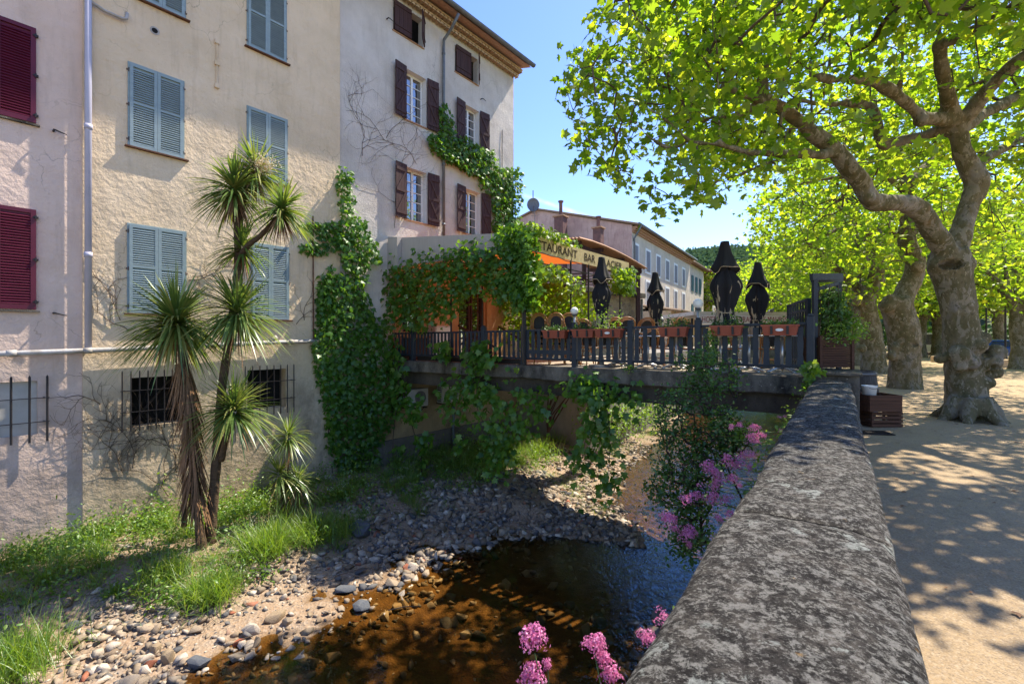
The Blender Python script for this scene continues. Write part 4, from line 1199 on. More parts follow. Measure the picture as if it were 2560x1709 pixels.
def planter(u0, u1, label, kind, logo=False):
    w0, w1 = uw(u1), uw(u0); wc = (w0 + w1) / 2
    i = min(range(len(POSTW) - 1), key=lambda k: abs((POSTW[k] + POSTW[k + 1]) / 2 - wc)); z1 = TOPZ[i] - .03; hgt = .19; d = .19
    t = thing('planter_box', label, 'planter', R(-.13, wc, z1 - hgt), 'terracotta planter boxes hung on the railing')
    mb = MB(); a0, a1 = -.26, -.06; q = .035
    P = [R(a0 + .03, w0 + q, z1 - hgt), R(a1, w0 + q, z1 - hgt), R(a1, w1 - q, z1 - hgt), R(a0 + .03, w1 - q, z1 - hgt), R(a0, w0, z1), R(a1, w0, z1), R(a1, w1, z1), R(a0, w1, z1)]
    mb.add(P, [(3, 2, 1, 0), (0, 1, 5, 4), (1, 2, 6, 5), (2, 3, 7, 6), (3, 0, 4, 7)])
    mb.rbox(a0 - .012, a1 + .003, w0 - .012, w1 + .012, z1 - .028, z1 + .004)
    mb.build('trough', M['pot'], t)
    mb = MB()
    for f in (.28, .72):
        w = w0 + (w1 - w0) * f
        mb.rbox(a0 - .013, a0 + .012, w - .018, w + .018, z1 - .17, z1 - .02)
    mb.build('hook', M['iron'], t)
    if logo:
        mb = MB(); mb.tube([R(a0 + .012, wc, z1 - .09), R(a0 - .004, wc, z1 - .09)], .04, 14)
        for j in range(len(mb.v)):
            p = np.array(mb.v[j]); c = R(a0, wc, z1 - .09); mb.v[j] = tuple(p + (p - c) * np.array([.5, .5, -.35]))
        mb.build('maker_badge', M['white'], t)
    n = 240
    P = np.stack([R(rng.uniform(a0, a1), rng.uniform(w0, w1), z1 + abs(rng.normal()) * kind[0] * .6) for _ in range(n)])
    V, Fc = leafset(P, rup(n), rng.uniform(.03, .065, n), OVAL)
    np_mesh('foliage', V, Fc, M[kind[1]], t)
planter(1368, 1424, 'terracotta planter box in front of the stacked chairs', (.1, 'shrubleaf'))
planter(1440, 1494, 'terracotta planter box below the globe lamp', (.16, 'shrubleaf'))
planter(1497, 1562, 'terracotta planter box with a white badge and a feathery pale shrub', (.38, 'weed'), True)
planter(1655, 1724, 'terracotta planter box with a dark leafy geranium between the two middle posts', (.2, 'shrubleaf'))
planter(1782, 1860, 'terracotta planter box below the tallest parasol, trailing leaves from one end', (.16, 'shrubleaf'))
planter(1908, 1998, 'bright terracotta planter box with a white badge nearest the end post', (.08, 'shrubleaf'), True)
# trailing plant at its end
t = thing('trailing_plant', 'pale green plant trailing down the balusters beside a planter box', 'plant', ona(1782, 830, -.15))
P = np.vstack([cloud(90, ona(1778 + rng.uniform(-8, 8), 830 + k * 13, -.22), (.05, .04, .03)) for k in range(7)])
V, Fc = leafset(P, rup(len(P), .5), rng.uniform(.03, .05, len(P)), OVAL); np_mesh('foliage', V, Fc, M['weed'], t)

# wicker chairs, in stacks and tilted
def chair_proto():
    r = thing('wicker_chair', 'brown wicker bistro chair', 'chair')
    # faces -Y (the arched back towards +Y)
    mb = MB()
    for rr_, z0 in ((.215, 0), (.18, 0), (.15, 0)):
        pts = [(-rr_, .2, .45 if rr_ > .2 else .5)] + [(rr_ * -math.cos(math.pi * q / 12), .2 + .05 + .05 * math.sin(math.pi * q / 12), .68 + rr_ * 1.05 * math.sin(math.pi * q / 12)) for q in range(13)] + [(rr_, .2, .45 if rr_ > .2 else .5)]
        mb.tube(pts, .019 if rr_ > .2 else .012, 6)
    mb.build('back_frame', M['rattan'], r, True)
    mb = MB(); o = [(-.14, .5), (.14, .5)] + [(.14 * math.cos(math.pi * q / 10), .68 + .147 * math.sin(math.pi * q / 10)) for q in range(11)]
    mb.prism(o, (0, .235, 0), (1, 0, 0), (0, .08, 1), (0, 1, 0), .008); mb.build('back_panel', M['weave'], r)
    mb = MB(); mb.lathe([(.19, 0), (.205, .012), (.205, .03), (.0, .035)], 20, (0, 0, .43)); mb.build('seat', M['weave'], r)
    mb = MB(); mb.tube([(.21 * math.cos(2 * math.pi * j / 20), .21 * math.sin(2 * math.pi * j / 20), .44) for j in range(20)], .016, 6, closed=True)
    mb.tube([(.15 * math.cos(2 * math.pi * j / 16), .15 * math.sin(2 * math.pi * j / 16), .2) for j in range(16)], .009, 5, closed=True); mb.build('seat_ring', M['rattan'], r, True)
    for sx in (-1, 1):
        for sy in (-1, 1):
            mb = MB(); mb.tube([(sx * .15, sy * .15, .43), (sx * .17, sy * .17, .2), (sx * .2, sy * .2, 0)], .014, 6); mb.build('leg', M['rattan'], r, True)
    return r
CH = chair_proto(); first_chair = [True]
def put_chair(x, y, z, rz, label, tilt=0.0):
    c = CH if first_chair[0] else copy_tree(CH); first_chair[0] = False
    c.location = (x, y, z); c.rotation_euler = (tilt, 0, rz)
    tag(c, label, 'chair', 'wicker bistro chairs stacked on the terrace')
for u, Y, n, lab in ((1354, 12.0, 4, 'first stack, farthest from the parasols'), (1393, 11.8, 4, 'stack behind the geranium planter'), (1431, 11.9, 4, 'stack behind the globe lamp'), (1465, 12.1, 3, 'stack beside the black parasol')):
    p = at(u, 848, Y)
    nam = ['lowest', 'second', 'third', 'topmost']
    for k in range(n):
        rk = nam[k] if k < n - 1 else 'topmost'
        q = p + np.array([*(DP * -.045 * k), 0])
        put_chair(q[0], q[1], DZ + .005 + .145 * k, -.15 + rnd.uniform(-.12, .12), rk + ' brown wicker chair in the ' + lab)
for u, Y, rz, lab in ((1493, 12.6, -1.2, 'wicker chair half hidden behind the black parasol'), (1540, 12.2, .3, 'pale-backed wicker chair behind the feathery shrub'), (1557, 12.0, .5, 'pale-backed wicker chair tilted beside the stone hut'), (1600, 12.3, .6, 'wicker chair leaning alone past the railing post'), (1668, 12.2, .9, 'wicker chair near the shop wall, seen edge-on')):
    p = at(u, 848, Y); put_chair(p[0], p[1], DZ + .46, rz + 2.6, lab, -.35)

for u, Y, rz, lab in ((1478, 11.3, .2, 'wicker chair standing behind the planter of feathery shrub, seen through the balusters'), (1515, 11.4, 2.9, 'wicker chair turned away, low behind the balusters beside the feathery shrub'), (1566, 11.2, .8, 'wicker chair low behind the post with the small yellow plant'), (1612, 10.9, 3.4, 'wicker chair low behind the balusters right of the yellow plant post'), (1660, 10.8, .4, 'wicker chair low behind the geranium planter'), (1706, 10.6, 2.6, 'wicker chair low behind the globe lamp post'), (1838, 10.2, .5, 'wicker chair low between the two right-hand black parasols'), (1925, 9.9, 2.8, 'wicker chair low beside the iron balustrade')):
    p = at(u, 848, Y); put_chair(p[0], p[1], DZ + .003, rz, lab)

def table(u, Y, label, first=[None]):
    p = at(u, 848, Y)
    t = thing('terrace_table', label, 'table', (p[0], p[1], DZ), 'metal pedestal tables on the terrace', ANG_P + rnd.uniform(-.1, .1))
    if first[0] is None:
        m1 = MB(); m1.box((0, 0, .72), (.62, .62, .025)); m1 = m1.build('table_top', M['alu'], None, bevel=.01)
        m2 = MB(); m2.tube([(0, 0, .06), (0, 0, .7)], .03, 12); m2 = m2.build('column', M['alu'], None, True)
        m3 = MB()
        for a in range(4):
            c, s = math.cos(a * math.pi / 2 + .78), math.sin(a * math.pi / 2 + .78)
            m3.tube([(0, 0, .08), (c * .15, s * .15, .075), (c * .27, s * .27, .03), (c * .33, s * .33, .012)], [.025, .024, .022, .03], 6)
        m3 = m3.build('foot', M['alu'], None, True); first[0] = (m1, m2, m3)
        for m in first[0]: m.parent = t
    else:
        for m in first[0]:
            c = m.copy(); COL.objects.link(c); c.parent = t
for u, Y, lab in ((1545, 11.0, 'metal pedestal table behind the feathery shrub planter'), (1620, 10.4, 'metal pedestal table behind the post with the small yellow plant'), (1690, 10.2, 'metal pedestal table behind the geranium planter'), (1800, 9.5, 'metal pedestal table under the tallest parasol'), (1872, 9.2, 'metal pedestal table between two parasols'), (1955, 9.0, 'metal pedestal table nearest the iron balustrade'), (1760, 11.4, 'metal pedestal table farther back on the terrace'), (1850, 10.9, 'metal pedestal table at the back near the hotel banner side')):
    table(u, Y, lab)
# white cabinet and step rail by the house door
t = thing('white_cabinet', 'cream-white metal cabinet on the terrace by the house wall', 'cabinet', W(1.35, DZ, .45))
mb = MB(); mb.fbox(1.05, 1.75, DZ, 1.95, .25, .85); mb.build('body', M['banner'], t, bevel=.01)
mb = MB(); mb.fbox(1.09, 1.71, DZ + .08, 1.9, .852, .87); mb.build('door', M['white'], t)
t = thing('wood_counter', 'low wooden counter against the ochre wall', 'counter', W(.6, DZ, .5))
mb = MB(); mb.fbox(.15, 1.0, DZ, 1.55, .3, .6); mb.build('body', M['crate'], t)
mb = MB(); mb.fbox(.1, 1.04, 1.55, 1.6, .25, .66); mb.build('top', M['rattan'], t)
for k, (s0, lab) in enumerate(((2.55, 'dark wooden stair rail beside the glazed door'), (4.7, 'dark wooden stair rail past the ochre pilaster'))):
    t = thing('stair_rail', lab, 'railing', W(s0, DZ, .6), 'wooden stair rails at the house door')
    A_, B_ = W(s0, 2.0, .35), W(s0 + .3, 1.2, 1.9)
    mb = MB(); mb.bar(A_, B_, .06, .06); mb.build('hand_rail', M['brownwood'], t)
    for q in np.linspace(0.05, .95, 8):
        p = A_ + (B_ - A_) * q
        mb = MB(); mb.bar([p[0], p[1], DZ + .05 + .55 * (1 - q) * .4], [p[0], p[1], p[2] - .02], .03); mb.build('baluster', M['brownwood'], t)

# iron balustrade and trellis at the promenade end
t = thing('iron_balustrade', 'black iron balustrade at the promenade end of the terrace', 'balustrade', R(2.6, .5, DZ))
pa, pb = R(1.3, .16, 0), R(2.98, .62, 0)
mb = MB()
for z in (1.05, 2.1, 2.3): mb.bar(pa + [0, 0, z], pb + [0, 0, z], .035, .05)
mb.build('rail', M['railpaint'], t)
for q in np.linspace(0, 1, 9):
    p = pa + (pb - pa) * q; mb = MB(); wd = .07 if q in (0, 1) else .03
    mb.bar(p + [0, 0, DZ], p + [0, 0, 2.32], wd); mb.build('bar', M['railpaint'], t)
t = thing('trellis', 'dark timber trellis arch over the end of the terrace', 'trellis', R(.9, -.1, DZ))
c1 = at(2037, 848, 8.75); c2 = at(2097, 848, 9.3)
for c in (c1, c2, c1 + [*(DP * .75), 0]):
    mb = MB(); mb.bar([c[0], c[1], DZ + .02], [c[0], c[1], 2.66], .075); mb.build('post', M['railpaint'], t)
ed = norm(c2 - c1)
for (k, z, ex) in ((0, 2.69, .14), (1, 2.69, .14)):
    o = np.array([*(DP * .4 * k), 0]); mb = MB(); mb.bar(c1 + o - ed * ex + [0, 0, z - EYE], c2 + o + ed * ex + [0, 0, z - EYE + .1], .06, .13); mb.build('beam', M['railpaint'], t)
for za, zb in ((2.45, 2.65), (2.2, 2.55)):
    mb = MB(); mb.bar(c1 + [0, 0, za - EYE], c2 + [0, 0, zb - EYE], .04, .07); mb.build('brace', M['railpaint'], t)
for q in (.0, .5, 1.0):
    p = c1 + (c2 - c1) * q; mb = MB(); mb.bar(p + [0, 0, 2.70 - EYE + .1 * q], p + [*(DP * .8), 2.70 - EYE + .1 * q], .05, .06); mb.build('rafter', M['railpaint'], t)
# big wooden planter
t = thing('wooden_planter', 'large square planter of ribbed brown boards on the end pier', 'planter', (6.1, 8.75, .93))
cx, cy, sx_, z0, z1 = 6.13, 8.87, .60, .93, 1.56
mb = MB()
nb = 13
for k in range(nb):
    z = z0 + .04 + (z1 - z0 - .06) * k / nb
    mb.box((cx, cy, z + .02), (sx_, sx_ * .9, (z1 - z0 - .06) / nb - .008))
mb.build('boards', M['planterwood'], t)
mb = MB()
for a in (-1, 1):
    for b in (-1, 1): mb.box((cx + a * sx_ / 2, cy + b * sx_ * .45, (z0 + z1) / 2 + .005), (.05, .05, z1 - z0 + .01))
mb.build('corner_post', M['planterwood'], t)
mb = MB(); mb.box((cx, cy, z1 - .05), (sx_ - .04, sx_ * .9 - .04, .02)); mb.build('soil', M['dark'], t)

# crates, bucket, barrel, grate
def crate(x0, x1, y0, y1, z0, z1, nsl, label, gap):
    t = thing('wooden_crate', label, 'crate', ((x0 + x1) / 2, (y0 + y1) / 2, z0), 'wooden crates beside the parapet')
    hs = (z1 - z0) / nsl
    for k in range(nsl):
        mb = MB(); za, zb = z0 + k * hs + gap / 2, z0 + (k + 1) * hs - gap / 2
        for (c, s) in ((((x0 + x1) / 2, y0, 0), (x1 - x0, .016)), (((x0 + x1) / 2, y1, 0), (x1 - x0, .016)), ((x0, (y0 + y1) / 2, 0), (.016, y1 - y0 - .017)), ((x1, (y0 + y1) / 2, 0), (.016, y1 - y0 - .017))):
            mb.box((c[0] + rnd.uniform(-.002, .002), c[1], (za + zb) / 2), (s[0], s[1], zb - za))
        mb.build('slat', M['crate'], t)
    for x in (x0 + .03, x1 - .03):
        for y in (y0 + .025, y1 - .025):
            mb = MB(); mb.box((x, y, (z0 + z1) / 2), (.035, .03, z1 - z0 - .004)); mb.build('corner_post', M['crate'], t)
    mb = MB(); mb.box(((x0 + x1) / 2, (y0 + y1) / 2, z0 + .012), (x1 - x0 - .03, y1 - y0 - .03, .014)); mb.build('base', M['crate'], t)
    return t
crate(6.13, 6.66, 7.76, 8.14, .0, .27, 4, 'lower slatted wooden crate standing on the gravel', .018)
tc_ = crate(6.05, 6.60, 7.70, 8.16, .275, .555, 3, 'upper boarded wooden crate holding a white bucket', .004)
mb = MB(); mb.box((6.33, 7.93, .50), (.5, .41, .02)); mb.build('soil', M['dark'], tc_)
t = thing('white_bucket', 'white plastic bucket standing in the upper crate', 'bucket', (6.2, 7.9, .51))
mb = MB(); mb.lathe([(.095, 0), (.11, .17), (.118, .175), (.118, .19), (.108, .19), (.09, .02)], 22, (6.2, 7.9, .51)); mb.build('body', M['white'], t, True)
mb = MB(); mb.tube([(6.2 - .115, 7.9, .69), (6.15, 7.79, .66), (6.2, 7.77, .65), (6.25, 7.79, .66), (6.2 + .115, 7.9, .69)], .004, 5); mb.build('handle', M['steel'], t)
t = thing('barrel', 'dark weathered barrel with pale hoops behind the crates', 'barrel', (6.75, 8.85, 0))
pr = [(.27, 0), (.30, .15), (.33, .45), (.30, .75), (.275, .90), (.25, .90), (.245, .85), (0, .85)]
mb = MB(); mb.lathe(pr, 28, (6.72, 8.85, 0)); mb.build('staves', M['barrel'], t, True)
for z, r in ((.1, .297), (.55, .329), (.82, .295)):
    mb = MB(); mb.lathe([(r, z), (r + .008, z), (r + .004, z + .045), (r - .004, z + .045)], 28, (6.72, 8.85, 0)); mb.build('hoop', M['steel'], t, True)
t = thing('drain_grate', 'black iron drain grate set in the gravel before the crates', 'grate', (5.7, 7.3, .01), None, -.2)
mb = MB()
for k in range(13): mb.box((-.3 + k * .05, 0, .004), (.016, .3, .012))
for k in range(6): mb.box((0, -.15 + k * .06, .0035), (.62, .014, .01))
ob = mb.build('bars', M['iron']); ob.parent = t
mb = MB(); mb.box((0, 0, -.002), (.62, .31, .006)); ob = mb.build('pit', M['dark']); ob.parent = t

# ------------------------------------------------------------------ background buildings
def quadbox(mb, P0, ex, ey, lx, ly, z0, z1, mi=0):
    P0 = np.asarray(P0, float)
    C = [P0, P0 + ex * lx, P0 + ex * lx + ey * ly, P0 + ey * ly]
    V = [(*c, z0) for c in C] + [(*c, z1) for c in C]
    mb.add(V, [(3, 2, 1, 0), (4, 5, 6, 7), (0, 1, 5, 4), (1, 2, 6, 5), (2, 3, 7, 6), (3, 0, 4, 7)], mi)
EX = norm(np.array([0.562, 0.827])); EYv = np.array([-EX[1], EX[0]])      # along the facade, and back along the gable
PK = np.array([11.07, 42.0])
def PF(x, y, z):            # x along the front, y back along the gable
    p = PK + EX * x + EYv * y; return np.array([p[0], p[1], z])
h = thing('pink_house', 'long three-storey house with pink gable and pale front of grey shutters', 'house', PF(10, 8, .8))
LX, LY, ZE2, ZR = 22.4, 20.6, 12.05, 15.05
mb = MB()
mb.add([PF(0, 0, .8), PF(LX, 0, .8), PF(LX, 0, ZE2), PF(0, 0, ZE2)], [(0, 1, 2, 3)], 1)
mb.add([PF(0, 0, .8), PF(0, 0, ZE2), PF(0, LY / 2, ZR), PF(0, LY, ZE2), PF(0, LY, .8)], [(0, 1, 2, 3, 4)], 0)
mb.add([PF(LX, 0, .8), PF(LX, LY, .8), PF(LX, LY, ZE2), PF(LX, LY / 2, ZR), PF(LX, 0, ZE2)], [(0, 1, 2, 3, 4)], 0)
mb.build('wall', [M['pinkwall'], M['palewall']], h)
mb = MB()
for y0, z0, y1, z1 in ((-.7, ZE2 - .02, LY / 2, ZR + .12), (LY + .5, ZE2 + .02, LY / 2, ZR + .12)):
    n = int((LX + .8) / .22); V = []
    for i in range(n + 1):
        x = -.25 + (LX + .8) * i / n; b = .12 if i % 2 else 0
        V += [PF(x, y0, z0 + b), PF(x, y1, z1 + b)]
    mb.add(V, [(2 * i, 2 * i + 2, 2 * i + 3, 2 * i + 1) for i in range(n)])
    mb.add([PF(-.25, y0, z0 - .1), PF(-.25, y1, z1 - .1), PF(LX + .5, y1, z1 - .1), PF(LX + .5, y0, z0 - .1), PF(-.25, y0, z0 + .06), PF(-.25, y1, z1 + .06)], [(0, 1, 2, 3), (0, 4, 5, 1)])
mb.build('roof', M['tileold'], h)
mb = MB()
for k in range(3):
    P0 = PK - EYv * (.16 * (k + 1)); quadbox(mb, P0, EX, EYv, LX, .16 * (k + 1), ZE2 - .6 + k * .17, ZE2 - .6 + k * .17 + .12)
    for i in range(int(LX / .3)):
        quadbox(mb, P0 + EX * (i * .3 + .05), EX, EYv, .16, .16 * (k + 1), ZE2 - .6 + k * .17 - .06, ZE2 - .6 + k * .17)
mb.build('eaves_course', M['tile'], h)
mb = MB(); mb.tube([PF(-.3, -.78, ZE2 - .02), PF(LX + .5, -.78, ZE2 - .02)], .12, 10); mb.build('gutter', M['pipegrey'], h, True)
mb = MB(); mb.tube([PF(.2, -.78, ZE2 - .1), PF(.25, -.5, ZE2 - .6), PF(.3, -.12, ZE2 - 1.2), PF(.3, -.12, 1)], .1, 10); mb.build('drainpipe', M['pipegrey'], h, True)
def pf_of(u):
    k = (u - 1280) / F; x = (k * PK[1] - PK[0]) / (EX[0] - k * EX[1]); return x
for row, (z0, z1) in enumerate(((8.35, 10.35), (4.15, 7.25))):
    for i, (ua, ub) in enumerate(((1584, 1595), (1615, 1625), (1641, 1650), (1664, 1672), (1685.5, 1692.5), (1705.5, 1711.5))):
        xa, xb = pf_of(ua), pf_of(ub)
        mb = MB()
        for (a, b, c, d) in ((xa - .22, xa, z0 - .2, z1 + .22), (xb, xb + .22, z0 - .2, z1 + .22), (xa, xb, z1, z1 + .22), (xa - .3, xb + .3, z0 - .28, z0 - .1)):
            quadbox(mb, PK + EX * a - EYv * .05, EX, EYv, b - a, .05, c, d)
        f_ = mb.build('window_surround', M['white'], h)
        xm = (xa + xb) / 2
        for a, b in ((xa, xm - .02), (xm + .02, xb)):
            mb = MB(); quadbox(mb, PK + EX * a - EYv * .06, EX, EYv, b - a, .05, z0, z1)
            n = int((z1 - z0) / .16)
            for k in range(n): quadbox(mb, PK + EX * (a + .07) - EYv * .075, EX, EYv, b - a - .14, .02, z0 + .08 + k * .16, z0 + .16 + k * .16)
            mb.build('shutter', M['shutgrey'], f_)
def chimney(u, Y, zb, zt, wd, label, pot):
    p = at(u, 848, Y); x_ = (p[:2] - PK) @ EX; y_ = (p[:2] - PK) @ EYv
    t = thing('chimney', label, 'chimney', (p[0], p[1], zb), 'chimneys against the pink gable')
    mb = MB(); quadbox(mb, p[:2] - EX * wd / 2 - EYv * wd / 2, EX, EYv, wd, wd, zb, zt); mb.build('stack', M['redbrown'], t)
    mb = MB(); quadbox(mb, p[:2] - EX * (wd / 2 + .12) - EYv * (wd / 2 + .12), EX, EYv, wd + .24, wd + .24, zt, zt + .12); mb.build('cap', M['tile'], t)
    mb = MB(); mb.lathe([(.22, 0), (.17, .1), (.17, pot - .2), (.26, pot - .1), (.26, pot), (.15, pot)], 14, (p[0], p[1], zt + .12)); mb.build('pot', M['redbrown'], t)
M['redbrown'] = plain('sooty_red_brick', (0.20, 0.10, 0.085), (0.10, 0.06, 0.055), 3, .9, .3)
chimney(1402, 44.5, .8, 13.4, .95, 'tall sooty chimney with a crowned pot before the pink gable', 1.5)
chimney(1496, 41.6, .8, 11.6, .75, 'shorter brick chimney with a dark pot before the pink gable', 1.0)
t = thing('satellite_dish', 'grey satellite dish on the ridge of the pink gable', 'satellite dish', PF(.2, LY / 2, ZR))
p = at(1333, 512, 47.4)
mb = MB(); mb.tube([(p[0], p[1] + .3, ZR - .4), (p[0], p[1] + .3, p[2] + 1.6)], .05, 8); mb.build('mast', M['steel'], t)
mb = MB(); V = [(p[0], p[1], p[2])]; k = 24
for r_ in (.35, .7): V += [(p[0] + r_ * math.cos(2 * math.pi * j / k) * .92, p[1] - .2 * r_ * r_, p[2] + r_ * math.sin(2 * math.pi * j / k)) for j in range(k)]
mb.add(V, [(0, 1 + j, 1 + (j + 1) % k) for j in range(k)] + [(1 + j, 1 + k + j, 1 + k + (j + 1) % k, 1 + (j + 1) % k) for j in range(k)])
d_ = mb.build('dish', M['steel'], t); mo = d_.modifiers.new('thick', 'SOLIDIFY'); mo.thickness = .03
mb = MB(); mb.tube([(p[0], p[1] - .1, p[2] - .6), (p[0], p[1] - .8, p[2] - .3)], .03, 6); mb.build('arm', M['steel'], t)
t = thing('roof_antenna', 'thin television antenna mast on the pink gable wall', 'antenna', PF(-.1, 10, 11))
p = at(1337, 848, 47.0)
mb = MB(); mb.tube([(p[0], p[1], 11.5), (p[0], p[1], 15.0)], .03, 6); mb.build('mast', M['steel'], t)
mb = MB()
for z in (13.2, 14.2): mb.tube([(p[0] - .4, p[1] - .1, z), (p[0] + .5, p[1] - .1, z + .1)], .02, 5)
mb.build('crossbar', M['steel'], t)

# stone annex with tiled porch roof behind the awning
t = thing('stone_annex', 'rubble stone outbuilding with a concrete lintel behind the terrace', 'outbuilding', R(11.5, 9, .8))
q0 = at(1525, 848, 21.0)[:2]; q1 = at(1592, 848, 22.5)[:2]; e1 = norm(q1 - q0); e2 = np.array([-e1[1], e1[0]]); L1 = float(np.linalg.norm(q1 - q0))
mb = MB(); quadbox(mb, q0 - e1 * 3.2, e1, e2, L1 + 3.2, 3.5, .8, 3.55); mb.build('wall', M['rubble'], t)
mb = MB(); quadbox(mb, q0 - e1 * 3.3 - e2 * .25, e1, e2, L1 + 3.75, 4.0, 3.55, 3.78); mb.build('lintel', M['concrete'], t, bevel=.03)
mb = MB(); quadbox(mb, q0 + e1 * .55 - e2 * .04, e1, e2, .5, .05, .9, 2.4); mb.build('door', M['banner'], t)
mb = MB(); p = q1 + e1 * .2 - e2 * .15; mb.tube([(p[0], p[1], 3.5), (p[0], p[1], .8)], .06, 8); mb.build('drainpipe', M['pipegrey'], t)
t = thing('tiled_porch', 'terracotta tiled porch roof on dark beams above the awning', 'porch', R(9, 9, .8))
b0 = at(1425, 848, 20.0); b1 = at(1592, 848, 22.3)
def TP(x, y, z): p = b0[:2] + (b1[:2] - b0[:2]) * x + e2 * y; return np.array([p[0], p[1], z])
mb = MB(); n = 34; V = []
for j in range(7):
    f = j / 6; zc = 5.85 - .95 * f ** 1.6
    for i in range(n + 1):
        q = .07 * abs(math.sin(math.pi * i / 2))
        V.append(TP(f, -.6 + 3.4 * i / n, zc + q + .35 * (i / n)))
mb.add(V, [(j * (n + 1) + i, (j + 1) * (n + 1) + i, (j + 1) * (n + 1) + i + 1, j * (n + 1) + i + 1) for j in range(6) for i in range(n)])
ob = mb.build('roof', M['tile'], t); mo = ob.modifiers.new('thick', 'SOLIDIFY'); mo.thickness = .06
mb = MB()
for x in (.05, .36, .68, .95): mb.bar(TP(x, -.4, 5.72 - .95 * x ** 1.6), TP(x, 2.8, 6.05 - .95 * x ** 1.6), .12, .16)
mb.bar(TP(.02, -.3, 5.62), TP(.98, -.3, 4.75), .1, .16)
mb.build('beam', M['brownwood'], t)
for x in (.12, .93):
    mb = MB(); mb.bar(TP(x, -.3, .8), TP(x, -.3, 5.6 - .95 * x ** 1.6), .18); mb.build('post', M['brownwood'], t)
# low shop with tiled awning roof in front of the pink house
t = thing('low_shop', 'low beige shop with tiled lean-to roof and white sign board below the pink house', 'shop', PF(8, -3, .8))
mb = MB(); quadbox(mb, PK + EX * .5 - EYv * 3.4, EX, EYv, 19.5, 3.35, .8, 4.1); mb.build('wall', M['beigewall'], t)
mb = MB(); V = []; n = 110
for i in range(n + 1):
    x = .2 + 20.2 * i / n; b = .11 if i % 2 else 0
    V += [PF(x, -4.3, 4.05 + b), PF(x, -.06, 4.75 + b)]
mb.add(V, [(2 * i, 2 * i + 2, 2 * i + 3, 2 * i + 1) for i in range(n)])
ob = mb.build('roof', M['tileold'], t); mo = ob.modifiers.new('thick', 'SOLIDIFY'); mo.thickness = .12
for a, b in ((1.5, 3.4), (6.0, 8.0), (12, 15)):
    mb = MB(); quadbox(mb, PK + EX * a - EYv * 3.45, EX, EYv, b - a, .06, .8, 3.2); mb.build('doorway', M['brownwood'], t)
mb = MB(); quadbox(mb, PK + EX * 6.0 - EYv * 4.25, EX, EYv, 9, .08, 3.0, 3.75); mb.build('sign_board', M['banner'], t)
mb = MB(); quadbox(mb, PK + EX * 14.6 - EYv * 4.3, EX, EYv, 3.0, .08, 4.55, 5.35); sb = mb.build('hotel_sign', M['white'], t)
mb = MB(); letter(mb, 'HOTEL', PF(14.9, -4.3, 4.72), np.array([*EX, 0]), 2.4, .45, np.array([*-EYv, 0]), .02, .01); mb.build('lettering', M['burgundy'], sb)
# houses farther along
t = thing('red_gable_house', 'small house with dark red gable, pale front and green shutters', 'house', PF(28, 0, .8))
RK = at(1722, 848, 62)[:2]
mb = MB(); quadbox(mb, RK + EX * .0, EX, EYv, 9, 9, .8, 12.0, 0); mb.build('wall', M['redwall'], t)
mb = MB(); quadbox(mb, RK - EYv * .06 + EX * .05, EX, EYv, 9, .05, .8, 11.9); mb.build('front', M['palewall'], t)
mb = MB(); V = []
for i in range(41):
    b = .12 if i % 2 else 0; x = -.3 + 9.8 * i / 40; V += [(*(RK + EX * x - EYv * .9), 11.95 + b), (*(RK + EX * x + EYv * 9), 14.0 + b)]
mb.add(V, [(2 * i, 2 * i + 2, 2 * i + 3, 2 * i + 1) for i in range(40)]); ob = mb.build('roof', M['tileold'], t); mo = ob.modifiers.new('thick', 'SOLIDIFY'); mo.thickness = .15
for x in (1.2, 3.6, 6.0):
    for z in (8.2, 4.2):
        mb = MB(); quadbox(mb, RK + EX * x - EYv * .15, EX, EYv, 1.1, .1, z, z + 2.2); mb.build('shutter', M['bluepanel'], t)
t = thing('balcony_house', 'house with teal balcony panels under a tiled porch', 'house', PF(36, 0, .8))
BK = at(1752, 848, 74)[:2]
mb = MB(); quadbox(mb, BK, EX, EYv, 12, 9, .8, 12.6); mb.build('wall', M['beigewall'], t)
mb = MB(); V = []
for i in range(41):
    b = .12 if i % 2 else 0; x = -.6 + 13.2 * i / 40; V += [(*(BK + EX * x - EYv * 2.2), 12.4 + b), (*(BK + EX * x + EYv * 9), 15.2 + b)]
mb.add(V, [(2 * i, 2 * i + 2, 2 * i + 3, 2 * i + 1) for i in range(40)]); ob = mb.build('roof', M['tile'], t); mo = ob.modifiers.new('thick', 'SOLIDIFY'); mo.thickness = .15
for z in (3.8, 7.8):
    mb = MB(); quadbox(mb, BK - EYv * 2.0, EX, EYv, 7, 2.0, z - .2, z); b_ = mb.build('balcony', M['concrete'], t)
    mb = MB(); quadbox(mb, BK - EYv * 2.0, EX, EYv, 7, .06, z, z + 1.2); mb.build('panel', M['bluepanel'], b_)
    mb = MB(); quadbox(mb, BK + EX * 2 - EYv * .06, EX, EYv, 1.6, .05, z + .01, z + 2.3); mb.build('window', M['glass'], t)
